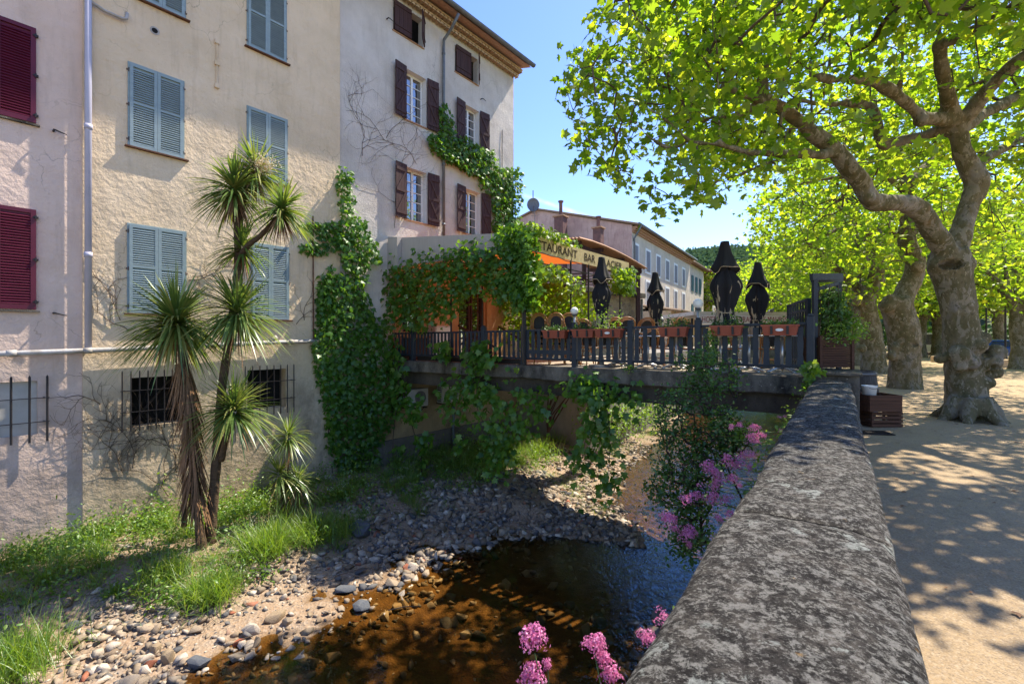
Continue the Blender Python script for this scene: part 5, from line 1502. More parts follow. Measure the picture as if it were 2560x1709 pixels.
# far terrace with lettered banner
t = thing('hotel_terrace', 'flat-roofed restaurant terrace across the stream with a lettered hotel banner', 'terrace', R(23, 5, .8))
c0 = at(1745, 848, 30)[:2]; c1 = at(1975, 848, 30.5)[:2]; e1 = norm(c1 - c0); e2 = np.array([-e1[1], e1[0]]); L1 = float(np.linalg.norm(c1 - c0))
mb = MB(); quadbox(mb, c0 - e1 * .3, e1, e2, L1 + 1.9, 5, 3.1, 3.34); mb.build('roof', M['fascia'], t)
mb = MB(); quadbox(mb, c0 - e1 * .5, e1, e2, L1 + 2.5, 5, .3, .8); mb.build('floor', M['concrete'], t)
mb = MB(); quadbox(mb, c0 - e2 * .06, e1, e2, L1, .05, 2.52, 3.09); bn = mb.build('banner', M['banner'], t)
mb = MB(); e13 = np.array([*e1, 0]); n13 = np.array([*-e2, 0])
p0 = np.array([*(c0 + e1 * .25 - e2 * .06), 2.64])
letter(mb, 'HOTEL - RESTAURANT LES MAURES', p0, e13, L1 - .5, .36, n13, .0, .008); mb.build('lettering', M['burgundy'], bn)
for x in np.linspace(0, L1 + 1.2, 5):
    for y in (.1, 4.7):
        p = c0 + e1 * x + e2 * y; mb = MB(); mb.bar((*p, .8), (*p, 3.1), .12); mb.build('post', M['railpaint'], t)
mb = MB(); quadbox(mb, c0 - e1 * .3 + e2 * .05, e1, e2, L1 + 1.9, .05, 1.7, 1.78)
for x in np.arange(0, L1 + 1.2, .25): quadbox(mb, c0 + e1 * x + e2 * .05, e1, e2, .04, .04, .8, 1.7)
mb.build('railing', M['railpaint'], t)
t = thing('pigeon', 'grey pigeon perched on the roof edge above the hotel banner', 'bird', (0, 0, 0))
p = at(1929, 776, 30.2); t.location = tuple(p)
mb = MB(); mb.ball((0, 0, .0), .11, 12, 8, (1.7, .9, .95)); mb.ball((.17, 0, .13), .06, 10, 7, (1.1, .9, 1)); mb.tube([(.1, 0, .05), (.15, 0, .12)], [.07, .05], 8); mb.tube([(-.12, 0, .0), (-.34, 0, -.06)], [.06, .03], 6); mb.tube([(.22, 0, .13), (.26, 0, .115)], [.014, .004], 5)
for s in (-.03, .03): mb.tube([(.02, s, -.08), (.02, s, -.16)], .01, 5)
ob = mb.build('body', M['steel'], None, True); ob.parent = t; ob.rotation_euler = (0, 0, .3)

# ------------------------------------------------------------------ cars, lamps, signs at the promenade's end
def car(x, y, rz, paint, label, van=False, L=4.1, Wd=1.75, H=1.5):
    t = thing('parked_car', label, 'car', (x, y, 0), 'cars parked beyond the trees', rz)
    hw = Wd / 2
    if van: prof = [(-L/2, .35), (-L/2, 1.0), (-L/2 + .12, H), (L/2 - 1.3, H), (L/2 - .75, 1.05), (L/2 - .05, .85), (L/2, .35)]
    else: prof = [(-L/2, .35), (-L/2, .9), (-L/2 + .35, H - .05), (-L/2 + .7, H), (L/2 - 1.7, H - .03), (L/2 - 1.0, .95), (L/2 - .1, .78), (L/2, .35)]
    mb = MB(); k = len(prof); V = []
    for yy, ins in ((-hw, 1), (-hw * .95, 0), (hw * .95, 0), (hw, 1)):
        for (px, pz) in prof:
            sh = .12 * max(0, (pz - .95) / (H - .95)) if pz > .95 else 0
            V.append((px, yy * (1 - sh), pz))
    Fs = []
    for r in range(3):
        for i in range(k): Fs.append((r * k + i, r * k + (i + 1) % k, (r + 1) * k + (i + 1) % k, (r + 1) * k + i))
    Fs += [tuple(reversed(range(k))), tuple(range(3 * k, 4 * k))]
    mb.add(V, Fs); ob = mb.build('body', paint, None, bevel=.05); ob.parent = t
    mb = MB()
    x0, x1 = (-L/2 + .3, L/2 - 1.35) if van else (-L/2 + .55, L/2 - 1.75)
    for s in (-1, 1):
        yb = s * hw * 1.004; yt = s * hw * .885
        mb.add([(x0, yb, 1.0), (x1 + .5, yb, 1.0), (x1, yt + s * .012, H - .12), (x0 + .1, yt + s * .012, H - .12)], [(0, 1, 2, 3)])
    ob = mb.build('side_window', M['carglass'], None); ob.parent = t
    mb = MB(); fx = L/2 - 1.0 + .015 if not van else L/2 - .75 + .015
    mb.add([(fx, -hw * .85, .98), (fx, hw * .85, .98), (fx - .6, hw * .78, H - .1), (fx - .6, -hw * .78, H - .1)], [(0, 1, 2, 3)])
    mb.add([(-L/2 + .03, -hw * .8, 1.0), (-L/2 + .03, hw * .8, 1.0), (-L/2 + .3, hw * .75, H - .12), (-L/2 + .3, -hw * .75, H - .12)], [(3, 2, 1, 0)])
    for v_ in range(8): mb.v[v_] = (mb.v[v_][0] + (.03 if v_ < 4 else -.03), mb.v[v_][1], mb.v[v_][2])
    ob = mb.build('windscreen', M['carglass'], None); ob.parent = t
    for sx in (-L/2 + .75, L/2 - .8):
        for s in (-1, 1):
            mb = MB(); mb.tube([(sx, s * hw * .8, .32), (sx, s * hw * 1.01, .32)], .32, 18); wo = mb.build('wheel', M['rubber'], None); wo.parent = t
            mb = MB(); mb.tube([(sx, s * hw * 1.0, .32), (sx, s * hw * 1.02, .32)], .19, 14); r_ = mb.build('rim', M['alu'], None); r_.parent = wo
    for s in (-1, 1):
        mb = MB(); mb.box((L/2 - .04, s * hw * .7, .72), (.12, .3, .14)); ob = mb.build('headlight', M['white'], None); ob.parent = t
        mb = MB(); mb.box((-L/2 + .02, s * hw * .8, .85), (.08, .18, .25)); ob = mb.build('tail_light', M['signred'], None); ob.parent = t
def carat(u, vg, **kw):
    Y = EYE * F / (vg - 848); p = at(u, vg, Y); car(p[0], p[1], **kw)
carat(2512, 898, rz=.75, paint=M['carblue'], label='blue car parked past the black lamp post', L=4.2)
carat(2575, 896, rz=.75, paint=M['carwhite'], label='white car at the right edge beyond the stone kerb', L=4.2)
carat(2330, 887, rz=1.9, paint=M['carwhite'], label='white van between the far plane trunks', van=True, L=4.8, H=2.1, Wd=1.9)
carat(2376, 886, rz=1.9, paint=M['carblue'], label='blue car just beside the nearest big trunk', L=4.2)
carat(2283, 883, rz=1.9, paint=M['cargrey'], label='silver car beyond the second plane trunk', L=4.2)
def sign_post(u, vt, vg, label, face):
    Y = EYE * F / (vg - 848); p = at(u, vg, Y); zt = EYE - (vt - 848) / F * Y
    t = thing('road_sign', label, 'road sign', (p[0], p[1], 0))
    mb = MB(); mb.tube([(p[0], p[1], 0), (p[0], p[1], zt + .3)], .035, 8); mb.build('post', M['steel'], t)
    d = np.array([-p[0], -p[1], 0.0]); d = norm(d); c = np.array([p[0], p[1], zt]) + d * .05
    if face == 'noentry':
        mb = MB(); mb.tube([c, c + d * .03], .42, 24); f = mb.build('disc', M['signred'], t)
        mb = MB(); x = np.array([-d[1], d[0], 0]); mb.bar(c + d * .035 - x * .3, c + d * .035 + x * .3, .14, .02, up=d); mb.build('white_bar', M['white'], f)
        mb = MB(); mb.bar(c - x * .35 - [0, 0, .62], c + x * .35 - [0, 0, .62], .3, .03, up=d); mb.build('plate', M['white'], t)
    else:
        x = np.array([-d[1], d[0], 0]); mb = MB(); mb.bar(c + [0, 0, .5], c - [0, 0, .6], .5, .05, up=d); mb.build('panel', M['yellow'], t)
sign_post(2323, 842, 884, 'round red no-entry sign with white bar among the far trunks', 'noentry')
sign_post(2352, 840, 885, 'tall yellow sign beside the big trunk', 'panel')
def street_lamp(u, vl, vg, label):
    Y = EYE * F / (vg - 848); p = at(u, vg, Y); zl = EYE - (vl - 848) / F * Y
    t = thing('street_lamp', label, 'street lamp', (p[0], p[1], 0), 'lantern lamps along the promenade')
    mb = MB(); mb.lathe([(.12, 0), (.1, .3), (.055, .5), (.045, zl - .3), (.07, zl - .25)], 12, (p[0], p[1], 0)); mb.build('post', M['iron'], t)
    mb = MB(); mb.lathe([(.12, zl - .25), (.2, zl + .2)], 6, (p[0], p[1], 0)); mb.build('lantern_glass', M['globe'], t)
    mb = MB(); mb.lathe([(.24, zl + .2), (.22, zl + .24), (.06, zl + .42), (.02, zl + .55)], 6, (p[0], p[1], 0)); mb.build('lantern_cap', M['iron'], t)
street_lamp(2466, 682, 903, 'lantern lamp right beside the biggest plane trunk')
street_lamp(2514, 600, 906, 'black lamp post near the right edge before the blue car')
street_lamp(2335, 740, 884, 'far lantern lamp between two distant trunks')
street_lamp(2301, 755, 881, 'farthest lantern lamp, just past the second trunk')
kb = MB(); p = onz(2495, 918, 0); q = onz(2546, 918, 0)
kb.bar(p + [0, 0, .2], q + [0, 0, .2], .35, .4); kb.bar(q + [0, 0, .2], q + [1.0, 6, .2], .35, .4)
tag(kb.build('kerb_wall', M['beigewall'], None, bevel=.03, origin=p), 'low stone kerb wall near the right edge', 'kerb')

# ------------------------------------------------------------------ plane trees
def bake_organic(mb, voxel, smooth=3, disp=()):
    me = bpy.data.meshes.new('tmp'); me.from_pydata(mb.v, [], mb.f); me.update()
    ob = bpy.data.objects.new('tmp', me); COL.objects.link(ob)
    m = ob.modifiers.new('r', 'REMESH'); m.mode = 'VOXEL'; m.voxel_size = voxel
    if smooth:
        s = ob.modifiers.new('s', 'SMOOTH'); s.factor = .5; s.iterations = smooth
    bpy.context.view_layer.update(); dg = bpy.context.evaluated_depsgraph_get()
    m2 = bpy.data.meshes.new_from_object(ob.evaluated_get(dg))
    n = len(m2.vertices); V = np.empty(n * 3, np.float32); m2.vertices.foreach_get('co', V); V = V.reshape(-1, 3).astype(float)
    Nn = np.empty(n * 3, np.float32); m2.vertices.foreach_get('normal', Nn); Nn = Nn.reshape(-1, 3).astype(float)
    q = np.array([.035 * mnoise.noise((v[0] * 2.1, v[1] * 2.1, v[2] * 1.6)) + .022 * mnoise.noise((v[0] * 5, v[1] * 5, v[2] * 4)) + .010 * mnoise.noise((v[0] * 12, v[1] * 12, v[2] * 10)) for v in V])
    V = V + Nn * q[:, None]
    for c, rad, ax, depth in disp:        # hollows: push the skin inward inside an ellipse around c
        c = np.asarray(c); ax = norm(np.asarray(ax, float))
        sx = norm(np.cross(ax, [0, 0, 1.0])); sy = np.cross(sx, ax); d = V - c
        e = (d @ sx / rad[0]) ** 2 + (d @ sy / rad[1]) ** 2; near = np.abs(d @ ax) < max(rad[0], .3)
        k = near & (e < 1); V[k] -= ax * (depth * np.sqrt(1 - e[k]))[:, None]
        rim = near & (e >= 1) & (e < 1.9); V[rim] += ax * (.03 * (1.9 - e[rim]))[:, None]
    m2.vertices.foreach_set('co', V.astype(np.float32).ravel()); m2.update()
    m2.polygons.foreach_set('use_smooth', [True] * len(m2.polygons))
    bpy.data.objects.remove(ob); bpy.data.meshes.remove(me); m2.materials.clear(); m2.materials.append(M['bark'])
    return m2
def spline(pts, rad, n=6):
    pts = [np.asarray(p, float) for p in pts]; out = []; orad = []
    for i in range(len(pts) - 1):
        p0 = pts[max(i - 1, 0)]; p1 = pts[i]; p2 = pts[i + 1]; p3 = pts[min(i + 2, len(pts) - 1)]
        for k in range(n):
            t = k / n
            out.append(.5 * ((2 * p1) + (-p0 + p2) * t + (2 * p0 - 5 * p1 + 4 * p2 - p3) * t * t + (-p0 + 3 * p1 - 3 * p2 + p3) * t ** 3)); orad.append(rad[i] + (rad[i + 1] - rad[i]) * t)
    out.append(pts[-1]); orad.append(rad[-1]); return out, orad
def shift(mesh, o):
    n = len(mesh.vertices); V = np.empty(n * 3, np.float32); mesh.vertices.foreach_get('co', V); V = V.reshape(-1, 3) - np.asarray(o, np.float32); mesh.vertices.foreach_set('co', V.ravel()); mesh.update()
def colonize(nodes, clusters, rr, pull=0.35):
    """join cluster centres to a skeleton by ever thinner twigs; returns rods and end points"""
    nodes = [np.asarray(p, float) for p in nodes]; ns = len(nodes)
    C = np.asarray(clusters); N0 = np.array(nodes)
    d0 = np.array([np.min(np.sum((N0 - c) ** 2, 1)) for c in C]); order = np.argsort(d0)
    P = np.zeros((ns + 2 * len(C), 3)); P[:ns] = N0; par = -np.ones(ns + 2 * len(C), int); k = ns; ends = []
    for i in order:
        c = C[i]; d = np.sum((P[:k] - c) ** 2, 1); j = int(np.argmin(d)); L = math.sqrt(d[j])
        mid = (P[j] + c) / 2 + rr.normal(size=3) * L * .1 + np.array([0, 0, -.06 * L])
        P[k] = mid; par[k] = j; P[k + 1] = c; par[k + 1] = k; ends.append(k + 1); k += 2
    cnt = np.zeros(k); 
    for e in ends: cnt[e] += 1
    for i in range(k - 1, ns - 1, -1): cnt[par[i]] += cnt[i]
    idx = np.arange(ns, k); r = .0042 * np.sqrt(cnt[idx]) + .0015
    pr = par[idx]; rp = np.where(pr < ns, r * 1.15, .0042 * np.sqrt(np.maximum(cnt[np.maximum(pr, 0)], 1)) + .0015); rp = np.minimum(rp, r * 1.6)
    return P[pr], P[idx], rp, r
def crown(name, parent, skel, clusters, per, size, spread, shape, mat, rr, twmat='twig', droop=.5, up=.75):
    A, B, ra, rb = colonize(skel, clusters, rr)
    V, Fc = rods(A, B, ra, rb, 5); np_mesh('twigs', V, Fc, M[twmat], parent)
    C = np.repeat(np.asarray(clusters), per, 0); n = len(C)
    P = C + np.clip(rr.normal(size=(n, 3)), -1.9, 1.9) * np.array([spread, spread, spread * .75])
    V, Fc = leafset(P, rup(n, up, rr), rr.uniform(size * .6, size * 1.25, n), shape, rr, droop)
    return np_mesh(name, V, Fc, M[mat], parent)

# --- the great tree nearest the path, traced limb by limb
T1 = thing('plane_tree', 'biggest plane tree, with a mouth-like hollow under its fork and knobbly burls', 'tree', onz(2425, 1050, 0), 'plane trees along the promenade')
mb = MB()
def limb(pts, rad, n=10, sub=5):
    p, r = spline([at(*q) for q in pts], rad, sub); mb.tube(p, r, n); return p
skel = []
tr = limb([(2427, 1062, 8.67), (2422, 1035, 8.67), (2415, 985, 8.67), (2407, 900, 8.67), (2399, 800, 8.66), (2388, 715, 8.65), (2378, 665, 8.65), (2372, 628, 8.65)], [.44, .36, .30, .275, .262, .285, .33, .28], 18)
# root flare
for a in np.linspace(0, 2 * math.pi, 8)[:-1]:
    b = onz(2425, 1050, 0); d = np.array([math.cos(a + .3), math.sin(a + .3), 0]); L = rnd.uniform(.40, .52)
    mb.tube([b + d * .16 + [0, 0, .38], b + d * .31 + [0, 0, .16], b + d * L + [0, 0, .0], b + d * (L + .2) + [0, 0, -.12]], [.17, .13, .075, .03], 8)
for (u, v, Y, r) in ((2350, 660, 8.6, .17), (2415, 660, 8.55, .17), (2492, 880, 8.45, .15), (2478, 905, 8.40, .16), (2488, 930, 8.5, .13), (2450, 862, 8.4, .13), (2397, 885, 8.4, .17), (2430, 905, 8.36, .14), (2352, 895, 8.6, .1), (2462, 845, 8.45, .1), (2400, 915, 8.38, .12), (2470, 955, 8.45, .1)):
    mb.ball(at(u, v, Y), r, 12, 8)
R0 = limb([(2372, 660, 8.65), (2392, 620, 8.7), (2404, 570, 8.75), (2424, 510, 8.78), (2440, 462, 8.78), (2424, 415, 8.76), (2402, 365, 8.74), (2393, 300, 8.74)], [.22, .17, .155, .175, .185, .165, .16, .16], 14)
mb.ball(at(2444, 462, 8.75), .17, 12, 8)
r1 = limb([(2393, 305, 8.74), (2377, 282, 8.6), (2362, 204, 8.3), (2348, 125, 8.0), (2352, 100, 7.9)], [.15, .13, .115, .11, .1]); skel += r1
r1b = limb([(2352, 110, 7.9), (2385, 100, 7.8), (2434, 74, 7.6), (2492, 44, 7.5), (2494, 25, 7.4), (2478, -10, 7.3), (2455, -120, 7.2), (2430, -260, 7.2)], [.095, .085, .08, .075, .07, .065, .05, .03]); skel += r1b
r1c = limb([(2350, 110, 7.95), (2345, 60, 7.9), (2350, -20, 7.9), (2340, -140, 7.9), (2360, -260, 7.9)], [.05, .04, .035, .03, .02]); skel += r1c
r2a = limb([(2385, 300, 8.7), (2340, 298, 8.5), (2302, 290, 8.3), (2255, 250, 8.0), (2198, 211, 7.6), (2150, 196, 7.2), (2090, 200, 6.9), (2040, 192, 6.6)], [.13, .12, .11, .09, .08, .075, .06, .04]); skel += r2a
mb.ball(at(2302, 300, 8.2), .13, 10, 8)
r2b = limb([(2395, 330, 8.74), (2346, 330, 8.9), (2270, 350, 9.2), (2206, 358, 9.4), (2194, 315, 9.4), (2172, 265, 9.4), (2116, 258, 9.2), (2060, 262, 9.0), (2000, 250, 8.8)], [.13, .11, .1, .1, .1, .095, .075, .05, .03]); skel += r2b
r3 = limb([(2397, 310, 8.74), (2424, 284, 8.6), (2472, 222, 8.3), (2540, 160, 7.9), (2640, 90, 7.5), (2780, -20, 7.0)], [.14, .13, .12, .115, .1, .05]); skel += r3
r4 = limb([(2400, 330, 8.74), (2435, 300, 8.9), (2500, 265, 9.3), (2570, 228, 9.6), (2680, 190, 9.9), (2800, 130, 10.0)], [.13, .12, .11, .1, .08, .04]); skel += r4
r5 = limb([(2440, 440, 8.8), (2462, 396, 9.2), (2510, 372, 9.8), (2565, 345, 10.4), (2650, 320, 11.0), (2740, 270, 11.5)], [.1, .09, .085, .08, .06, .03]); skel += r5
L0 = limb([(2372, 665, 8.62), (2360, 620, 8.55), (2330, 572, 8.45), (2291, 520, 8.3), (2245, 504, 8.15), (2200, 508, 8.0), (2172, 490, 7.9), (2147, 450, 7.8), (2116, 409, 7.7), (2075, 365, 7.6), (2030, 332, 7.5), (1993, 300, 7.4), (1950, 265, 7.3), (1912, 250, 7.25), (1905, 205, 7.2), (1926, 130, 7.1), (1938, 60, 7.0), (1930, -60, 7.0), (1950, -200, 7.0)],
     [.25, .19, .17, .165, .15, .155, .16, .15, .14, .12, .11, .105, .115, .125, .085, .05, .04, .03, .02], 12); skel += L0[40:]
mb.ball(at(2172, 492, 7.8), .13, 10, 8); mb.ball(at(1910, 262, 7.25), .1, 10, 8); mb.ball(at(2116, 405, 7.7), .11, 10, 8)
l1 = limb([(2090, 378, 7.65), (2050, 388, 7.4), (2006, 383, 7.1), (1940, 384, 6.9), (1871, 380, 6.7), (1800, 362, 6.5), (1728, 352, 6.4), (1690, 320, 6.35), (1646, 286, 6.3), (1610, 268, 6.3), (1575, 252, 6.3), (1520, 246, 6.3), (1450, 235, 6.3)], [.075, .07, .065, .055, .05, .045, .04, .034, .028, .024, .02, .014, .008]); skel += l1
l2 = limb([(2010, 385, 7.15), (1950, 398, 7.3), (1900, 415, 7.5), (1845, 438, 7.6), (1800, 452, 7.7), (1740, 475, 7.7), (1680, 495, 7.7)], [.045, .04, .035, .03, .024, .016, .008]); skel += l2
l3 = limb([(1905, 265, 7.2), (1870, 274, 7.3), (1840, 288, 7.4), (1780, 294, 7.5), (1728, 312, 7.6), (1700, 240, 7.6), (1660, 172, 7.6), (1640, 90, 7.6)], [.06, .052, .048, .04, .034, .026, .02, .012]); skel += l3
l4 = limb([(1728, 352, 6.4), (1672, 368, 6.6), (1620, 340, 6.7), (1580, 305, 6.8), (1510, 330, 6.9)], [.034, .03, .025, .018, .01]); skel += l4
l5 = limb([(1912, 250, 7.25), (1860, 240, 7.0), (1800, 200, 6.8), (1740, 120, 6.6), (1690, 40, 6.5), (1660, -60, 6.5)], [.06, .05, .04, .03, .022, .012]); skel += l5
for (u, v, Y) in ((2075, 363, 7.6), (2000, 305, 7.4), (1950, 380, 6.9), (1840, 288, 7.4), (2250, 245, 8.0), (2150, 196, 7.2), (2116, 258, 9.2), (2194, 300, 9.4), (2060, 262, 9), (1800, 360, 6.5), (1728, 312, 7.6), (2030, 335, 7.5), (2110, 400, 7.7)):
    for q in range(2):
        dx = rnd.uniform(-30, 30); hh = rnd.uniform(170, 330); Y2 = Y + rnd.uniform(-.6, .6)
        p = limb([(u, v, Y), (u + dx * .3, v - hh * .4, Y2), (u + dx, v - hh, Y2)], [.026, .018, .008], 6, 4); skel += p
hollow = at(2380, 655, 8.3)
me = bake_organic(mb, .036, 2, [(at(2380, 657, 8.34), (.185, .085), (-.55, -.83, .12), .36), (at(2474, 888, 8.28), (.07, .06), (-.5, -.86, 0), .13), (at(2485, 917, 8.32), (.06, .05), (-.4, -.9, 0), .12)])
shift(me, T1.location); tob = link('trunk', me, T1)
poly = [(1560, -260), (1530, 0), (1500, 60), (1490, 100), (1430, 170), (1440, 205), (1372, 225), (1440, 285), (1425, 325), (1470, 350), (1465, 410), (1530, 425), (1560, 455), (1610, 440), (1596, 470), (1650, 480), (1610, 515), (1640, 540), (1700, 510), (1790, 470), (1850, 445), (1900, 430), (1990, 420), (2060, 440), (2200, 420), (2330, 400), (2450, 380), (2560, 420), (2900, 460), (3000, 200), (3000, -260)]
r1_ = np.random.default_rng(5)
uv = sample_poly(poly, 1350, r1_)
Yd = 6.0 + 4.4 * r1_.random(len(uv)) ** 1.1
edge = uv[:, 0] < 1950
Yd = np.where(edge, 6.0 + 5.2 * r1_.random(len(uv)) ** 1.2, Yd)
Yd = np.where((uv[:, 1] < -50), 5.0 + 6.5 * r1_.random(len(uv)), Yd)
inner = (uv[:, 0] > 1980) & (uv[:, 1] > 40)
Yd = np.where(inner & (r1_.random(len(uv)) < .88), 9.3 + 2.8 * r1_.random(len(uv)), Yd)
CL = np.array([at(u, v, y) for (u, v), y in zip(uv, Yd)])
# gaps: thin the crown where the photograph's sky shows through
gp = vnoise(CL[:, 0], CL[:, 2] + CL[:, 1] * .5, .9, 2.2)
keep = gp > -.26
low = (uv[:, 0] < 1980) & (uv[:, 1] > 300) & (r1_.random(len(uv)) < .18)
CL = CL[keep & ~low]
q1 = sample_poly([(1600, 60), (1900, 40), (1960, 380), (1850, 430), (1660, 420), (1600, 250)], 190, r1_)  # extra leaves added deeper in the crown to shade the stream
q2 = sample_poly([(1900, -260), (3300, -320), (3300, 60), (2300, 60), (2000, 40)], 270, r1_)  # overhead leaves, mostly out of view, added to shade path and parapet
q3 = sample_poly([(1560, -250), (1950, -250), (1950, 60), (1560, 60)], 120, r1_)
CL = np.vstack([CL, [at(u, v, r1_.uniform(8.8, 11.8)) for u, v in q1], [at(u, v, r1_.uniform(4.8, 8.0)) for u, v in q2], [at(u, v, r1_.uniform(8.5, 12)) for u, v in q3]])
crown('crown', T1, skel, CL, 15, .14, .19, LOBE5, 'planeleaf', r1_)

# --- the next two trees of the row, then simpler ones
def lobed_tree(parent, base, limbs, R_, seed):
    global mb
    mb = MB(); sk = []
    for pts, rad, is_limb in limbs:
        p, r = spline([at(*q) for q in pts], rad, 5); mb.tube(p, r, 12)
        if is_limb: sk += p
    return sk
T2 = thing('plane_tree', 'second plane trunk from the path, bent like a knee above a lumpy shoulder', 'tree', onz(2262, 970, 0), 'plane trees along the promenade')
Y = 14.0
sk = lobed_tree(T2, None, [
    ([(2262, 980, Y), (2262, 955, Y), (2262, 900, Y), (2258, 830, Y), (2244, 770, Y), (2240, 748, Y)], [.52, .42, .40, .42, .42, .36], 0),
    ([(2246, 775, Y), (2262, 735, Y), (2282, 690, Y), (2288, 660, Y), (2268, 615, Y), (2270, 560, Y + .1), (2272, 500, Y + .2), (2265, 440, Y + .2)], [.34, .28, .27, .27, .25, .23, .2, .17], 1),
    ([(2268, 470, Y + .2), (2300, 430, Y + .4), (2330, 400, Y + .8), (2380, 370, Y + 1.2), (2440, 350, Y + 1.5)], [.15, .13, .11, .08, .04], 1),
    ([(2268, 480, Y + .2), (2225, 440, Y), (2190, 430, Y - .4), (2120, 440, Y - 1), (2050, 450, Y - 1.2), (1960, 470, Y - 1.5)], [.15, .13, .11, .08, .05, .02], 1),
    ([(2266, 450, Y + .2), (2250, 380, Y + .3), (2240, 320, Y + .4), (2250, 200, Y + .4)], [.14, .1, .07, .03], 1)], 0, 3)
for (u, v, r) in ((2218, 765, .22), (2226, 752, .2), (2292, 668, .2), (2284, 865, .2), (2290, 890, .16), (2230, 890, .16), (2238, 870, .14)): mb.ball(at(u, v, Y - .2), r, 12, 8)
me = bake_organic(mb, .05, 2, [(at(2284, 862, Y - .35), (.1, .04), (-.6, -.8, .2), .15)]); shift(me, T2.location); link('trunk', me, T2)
def ell(n, c, r, rr, lo=-.65):
    out = []
    while len(out) < n:
        p = rr.uniform(-1, 1, 3); q = np.linalg.norm(p)
        if q < 1 and p[2] > lo and rr.random() < .35 + .65 * q: out.append(np.array(c) + p * np.array(r))
    return np.array(out)
r2_ = np.random.default_rng(8)
CL = ell(600, (11.9, 14.2, 6.5), (4.4, 4.2, 4.1), r2_)
CL = CL[vnoise(CL[:, 0], CL[:, 2] + CL[:, 1], .7, 9.2) > -.28]
crown('crown', T2, sk, CL, 12, .18, .28, LOBE3, 'planeleaf', r2_)

T3 = thing('plane_tree', 'third plane trunk, forked low into two twisting arms behind the trellis', 'tree', onz(2180, 932, 0), 'plane trees along the promenade')
Y = 20.3
sk = lobed_tree(T3, None, [
    ([(2188, 945, Y), (2185, 925, Y), (2183, 880, Y), (2172, 820, Y), (2162, 770, Y), (2158, 750, Y)], [.62, .5, .45, .45, .46, .4], 0),
    ([(2158, 765, Y), (2182, 720, Y - .2), (2192, 680, Y - .4), (2192, 640, Y - .5), (2200, 590, Y - .5), (2215, 550, Y - .3), (2240, 530, Y)], [.36, .3, .28, .26, .24, .2, .12], 1),
    ([(2160, 770, Y + .4), (2150, 720, Y + .6), (2158, 660, Y + .7), (2150, 600, Y + .7), (2140, 540, Y + .7), (2120, 490, Y + .8)], [.3, .28, .26, .24, .22, .14], 1),
    ([(2195, 600, Y - .5), (2150, 572, Y - 1), (2100, 570, Y - 1.4), (2040, 600, Y - 2), (1980, 640, Y - 2.3), (1925, 665, Y - 2.5)], [.18, .15, .12, .09, .06, .03], 1),
    ([(2150, 720, Y + .5), (2110, 690, Y + .2), (2060, 640, Y), (2000, 600, Y - .3), (1930, 585, Y - .5)], [.2, .17, .13, .08, .03], 1),
    ([(2140, 545, Y + .7), (2080, 500, Y + .8), (2030, 450, Y + 1), (1980, 420, Y + 1)], [.16, .12, .08, .03], 1)], 0, 3)
for (u, v, r) in ((2140, 752, .25), (2200, 700, .2), (2155, 870, .2)): mb.ball(at(u, v, Y - .3), r, 12, 8)
me = bake_organic(mb, .07, 2); shift(me, T3.location); link('trunk', me, T3)
r3_ = np.random.default_rng(9)
CL = ell(680, (15.9, 20.3, 7.0), (4.9, 4.8, 4.9), r3_, -.85)
CL = CL[vnoise(CL[:, 0], CL[:, 2] + CL[:, 1], .6, 4.2) > -.26]
crown('crown', T3, sk, CL, 12, .21, .34, LOBE3, 'planeleaf', r3_)

# a generic plane tree, copied with its trunk and crown
def proto_tree(seed):
    rr = np.random.default_rng(seed); rs = random.Random(seed)
    t = thing('plane_tree', 'plane tree', 'tree')
    global mb
    mb = MB(); sk = []
    p, r = spline([(0, 0, -.1), (0, 0, .3), (.05, 0, 1.2), (-.05, .05, 2.3), (0, 0, 3.0)], [.5, .38, .33, .33, .34], 4); mb.tube(p, r, 10)
    for a in np.linspace(0, 2 * math.pi, 6)[:-1]:
        a += rs.uniform(-.4, .4); d = np.array([math.cos(a), math.sin(a), 0]); z = np.array([0, 0, 1.0])
        q, r = spline([z * 2.8, d * .5 + z * 3.6, d * 1.0 + z * 4.2, d * (1.9 + rs.random()) + z * (4.6 + rs.random()), d * (3 + rs.random()) + z * (5.2 + rs.random() * 1.5)], [.24, .2, .15, .1, .04], 4); mb.tube(q, r, 8); sk += q
        q, r = spline([d * .7 + z * 3.9, d * .9 + z * 5.2, d * 1.2 + z * 7.0], [.12, .09, .04], 4); mb.tube(q, r, 7); sk += q
    me = bake_organic(mb, .09, 2); link('trunk', me, t)
    CL = ell(420, (0, 0, 6.3), (4.6, 4.6, 3.7), rr, -.8)
    crown('crown', t, sk, CL, 14, .27, .42, DIAM, 'planeleaf', rr)
    return t
PT = [proto_tree(21), proto_tree(34)]
